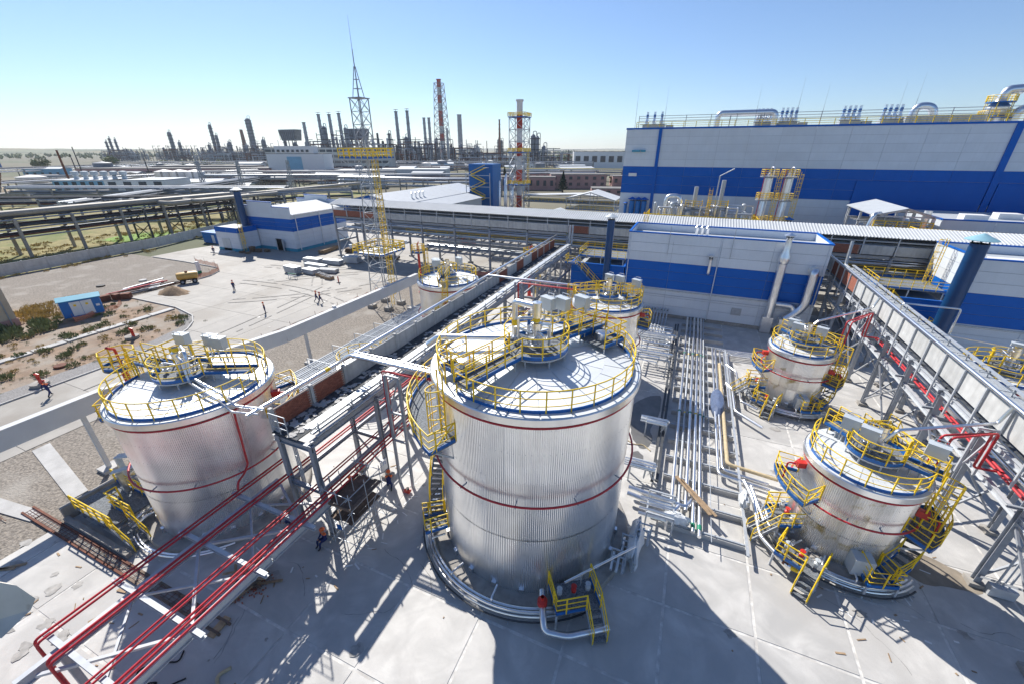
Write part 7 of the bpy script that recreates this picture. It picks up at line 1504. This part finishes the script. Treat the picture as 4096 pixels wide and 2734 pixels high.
# pink service buildings far right of the striped chimney
for i,(x0,y0,x1,y1,h,r_,c_,lab) in enumerate(((-118,240,-78,252,7,1,10,'pink building with vent stacks right of the striped lattice chimney'),(-84,262,-52,275,8,2,7,'pink two storey building with dark roof in the distance'),(-52,296,20,322,6,1,16,'long low pink building in the distance'),(-50,226,-28,232,3.5,1,4,'small pink hut with bent grey roof'),(-130,280,-86,298,7,2,9,'older pink building behind the spruce trees'))): block_bld(lab,x0,y0,x1,y1,12,h,'pink_bld',r_,c_,1,wfrac=.4,hfrac=.5,roof='shingle_dark')
block_bld('white plant house with blue columns on the right skyline',-150,560,-60,590,30,20,'white',1,9,4); block_bld('low plant house further along the right skyline',-70,620,40,650,30,12,'far_steel',1,12,3)
for i,(x,y,h) in enumerate(((-100,238,10),(-94,241,10))): chimney(['left','right'][i]+' short grey vent stack on the pink building',x,y,h,1,1,'chim_grey',False,cap=True,group='vent stacks')
# lattice pylons
for i,(x,y,h,w) in enumerate(((-430,30,34,6),(-350,24,22,4),(-240,150,17,2.2),(-205,175,17,2.2),(-228,163,17,2.2),(60,1500,50,8),(-60,1400,45,8))):
    t = thing('lattice_pylon',['tall lattice pylon at the left edge','lattice pylon before the left hall','thin lattice pylon left of the mast','thin lattice pylon nearest the mast','thin lattice pylon between two others','distant pylon on the right skyline','fainter pylon on the right skyline'][i],'pylon',(x,y,0),'lattice pylons'); lattice_tower(t,x,y,h,w,w*.4,6,.14 if i < 5 else .5,'steel_grey')
# trees
def tree(label,x,y,h,w,mt='leaf',seed=0,name='tree',n=900):
    t = thing(name,label,'tree',(x,y,0),'trees around the plant'); rn = random.Random(seed); MB().tube([(x,y,0),(x+.1*w*rn.uniform(-1,1),y,h*.4),(x,y,h*.85)],[.05*h,.03*h,.008*h],7).build('trunk','bark',t); m = MB()
    for k in range(5):
        a = rn.uniform(0,6.28); m2 = MB().tube([(x,y,h*.3+.08*h*k),(x+w*.35*math.cos(a),y+w*.35*math.sin(a),h*.5+.08*h*k)],[.018*h,.006*h],5); m2.build('limb','bark',t)
    cl = [(rn.uniform(-.35,.35)*w,rn.uniform(-.35,.35)*w,h*rn.uniform(.35,.9),rn.uniform(.14,.26)*w) for k in range(12)]
    for k in range(n):
        if mt == 'leaf_spruce': v = rn.random()**.7; z = h*(.12+.88*v); q = w*.5*(1-v)*math.sqrt(rn.random())*(1+.25*math.sin(z*5)); a = rn.uniform(0,6.28); p = V(x+q*math.cos(a),y+q*math.sin(a),z)
        else: c = rn.choice(cl); d = V(rn.gauss(0,1),rn.gauss(0,1),rn.gauss(0,.8)).normalized()*c[3]*rn.random()**.4; p = V(x+c[0]+d.x,y+c[1]+d.y,c[2]+d.z)
        s_ = .045*w*rn.uniform(.6,1.5); u = V(rn.gauss(0,1),rn.gauss(0,1),rn.gauss(0,1)).normalized()*s_; v_ = u.cross(V(rn.gauss(0,1),rn.gauss(0,1),rn.gauss(0,1))).normalized()*s_; i = len(m.v); m.v += [tuple(p-u),tuple(p-v_),tuple(p+u),tuple(p+v_)]; m.f.append((i,i+1,i+2,i+3))
    m.build('crown',mt,t); return t
tree('dark spruce standing alone before the pink buildings',-70,241,11,6.5,'leaf_spruce',1,'spruce_tree',1400)
for i,(x,y,h) in enumerate(((-118,268,12),(-112,272,13),(-107,270,11))): tree(['left','middle','right'][i]+' spruce of the group beside the older pink building',x,y,h,6,'leaf_spruce',i+2,'spruce_tree')
for i,(x,y,h,w) in enumerate(((-52,300,7,6),(-32,305,7,6),(-8,318,7,6),(-60,303,6,7))): tree(['round green tree before the long pink building','second green tree along the long pink building','green tree nearest the hall corner','bushy tree beside the two storey pink building'][i],x,y,h,w,'leaf',i+9)
for i,(x,y,h,w) in enumerate(((-760,235,14,20),(-700,262,12,18),(-640,300,14,22),(-560,120,11,16))): tree(['left','second','third','nearest'][i]+' rounded tree in the far left field',x,y,h,w,'leaf_grey',i+20)
# distant woods (one mass each)
def woods(label,d0,d1,a0,a1,n,hmin,hmax,mt,seed):
    rn = random.Random(seed); m = MB()
    for k in range(n):
        a = R(rn.uniform(a0,a1)); d = rn.uniform(d0,d1); x,y = d*math.sin(a),d*math.cos(a); h = rn.uniform(hmin,hmax); w = h*rn.uniform(.5,1.0)
        for q in range(7):
            p = V(x+rn.uniform(-.5,.5)*w,y+rn.uniform(-.5,.5)*w,h*rn.uniform(.35,.8)); r_ = w*rn.uniform(.25,.45); i = len(m.v)
            m.v += [tuple(p+V(r_,0,0)),tuple(p+V(0,r_,0)),tuple(p-V(r_,0,0)),tuple(p-V(0,r_,0)),tuple(p+V(0,0,r_)),tuple(p-V(0,0,r_))]
            for f in ((0,1,4),(1,2,4),(2,3,4),(3,0,4),(1,0,5),(2,1,5),(3,2,5),(0,3,5)): m.f.append(tuple(i+j for j in f))
    o = m.build('distant_wood',mt,None,kind='stuff'); return tag(o,label,'woods')
woods('band of green scrub in front of the fields on the right skyline',900,1400,-22,6,420,6,12,'leaf',1); woods('tree line on the horizon right of the refinery',2600,3000,-24,10,420,10,20,'leaf',2); woods('scattered trees on the far left slopes',1500,3000,-85,-50,360,7,15,'leaf_grey',3); woods('scrub between the refinery units',650,1100,-62,-20,160,4,8,'leaf_grey',4)

# ---------------------------------------------------------------- crowded field between the yard and the refinery
rn = random.Random(91)
NM = {'pale_conc_bld':'concrete','pink_bld':'pink','roof_white':'off-white','far_steel':'grey','cyan_wall':'pale blue','white':'white'}
SEEN = {}
def field_shed(x,y,w,d,h,rz,wall,roof):
    side = 'far left' if x < -.9*y else ('centre left' if x < -.55*y else 'centre'); dist = 'nearer' if x*x+y*y < 400**2 else 'distant'; k2 = SEEN.get((side,dist,wall,roof),0); SEEN[(side,dist,wall,roof)] = k2+1; lab = f"{dist} {['long','short','plain','narrow','squat'][k2 % 5]} {NM[wall]} walled shed with {dict(roof_white='pale',shingle_dark='dark',roof_metal='grey')[roof]} roof in the crowded {side} field"
    t = thing('plant_shed',lab,'shed',(x,y,0),'low sheds before the refinery'); t.rotation_euler = (0,0,rz)
    for b,nm,mt in ((MB().box(-w/2,w/2,-d/2,d/2,0,h),'wall',wall),(MB().extr([(-d/2-.4,h),(d/2+.4,h),(0,h+d*.09)],'x',-w/2-.4,w/2+.4),'roof',roof)):
        o = bpy.data.objects.new(nm,b.mesh(nm,mt)); COL.objects.link(o); o.parent = t
    n = max(2,int(w/5)); me = MB().box(-.9,.9,-.12,.05,0,1.3).mesh('window','glass')
    for i in range(n): o = bpy.data.objects.new('window',me); COL.objects.link(o); o.parent = t; o.location = (-w/2+w*(i+.5)/n,-d/2,h*.45)
SPOTS = []
for k in range(70):
    a = R(rn.uniform(-70,-13)); d = rn.uniform(250,640); x,y = d*math.sin(a),d*math.cos(a)
    if x > -150 and y < 260 or any((x-p)**2+(y-q)**2 < 900 for p,q in SPOTS): continue
    SPOTS.append((x,y)); field_shed(x,y,rn.uniform(14,38),rn.uniform(9,16),rn.uniform(3.5,8),rn.uniform(.2,.7),rn.choice(('pale_conc_bld','pink_bld','roof_white','far_steel','cyan_wall','white')),rn.choice(('roof_white','shingle_dark','roof_white','roof_metal')))
for k in range(12):
    a0 = R(-66+k*3.4); d = 200+k*31+rn.uniform(-20,20); x,y = d*math.sin(a0),d*math.cos(a0); L_ = rn.uniform(90,170); dr = R(rn.choice((22,28,-60)))
    pipe_rack(['rusty','silver','grey','pale','dark','narrow','wide','low','high','long','short','crooked'][k]+' pipe rack among the crowded sheds before the refinery',[(x-math.cos(dr)*L_/2,y-math.sin(dr)*L_/2),(x+math.cos(dr)*L_/2,y+math.sin(dr)*L_/2)],rn.uniform(4,7),.5,rn.uniform(4.5,8),6,(),18,2,50+k,pmats=rn.choice((('galv','far_steel'),('rust','far_dark','far_steel'),('far_steel','far_dark'))),rad=(.15,.45))
for k in range(14):
    a = R(rn.uniform(-66,-18)); d = rn.uniform(280,700); x,y = d*math.sin(a),d*math.cos(a); h = rn.uniform(6,13); r_ = rn.uniform(3,7)
    t = thing('round_tank',['squat','slim','tall','wide','faded','dull','bright','stout','lone','plain','little','worn','pale','dusky'][k]+' small round tank among the '+('nearer' if d < 480 else 'distant')+' sheds, '+('left' if x < -.7*y else 'centre')+' field','tank',(x,y,0),'round tanks before the refinery'); MB().lathe(x,y,[(r_,0),(r_,h),(.1,h+r_*.2)],20).build('shell',rn.choice(('chim_white','galv','far_steel')),t,True); MB().tube(circle(x,y,r_,h+.8,20),.1,4,True).build('guard_rail','far_dark',t)

unit('long dark refinery structure on the left skyline between two tower units',-900,560,160,30,24,((30,30,2.5),(90,34,3),(130,26,2.5)),31); unit('dark refinery structure right of the brick chimney',-860,690,150,30,30,((40,40,3),(100,36,3)),32); unit('low dark refinery structure behind the white plant block',-700,520,140,28,30,((30,36,3),(100,32,2.5)),33)
# ---------------------------------------------------------------- the air
hz = MB().box(-9300,9300,-9300,9300,-1.2,178).build('haze','white',None,kind='stuff'); hz.data.materials.clear()
hm_ = bpy.data.materials.new('haze_air'); hm_.use_nodes = True; nt = hm_.node_tree; nt.nodes.clear(); oo = nt.nodes.new('ShaderNodeOutputMaterial'); pv = nt.nodes.new('ShaderNodeVolumePrincipled')
pv.inputs['Color'].default_value = (.86,.92,1,1); pv.inputs['Density'].default_value = .00007; pv.inputs['Anisotropy'].default_value = .25; nt.links.new(pv.outputs[0],oo.inputs['Volume']); hz.data.materials.append(hm_); tag(hz,'thin pale haze in the air over the whole plant','haze')
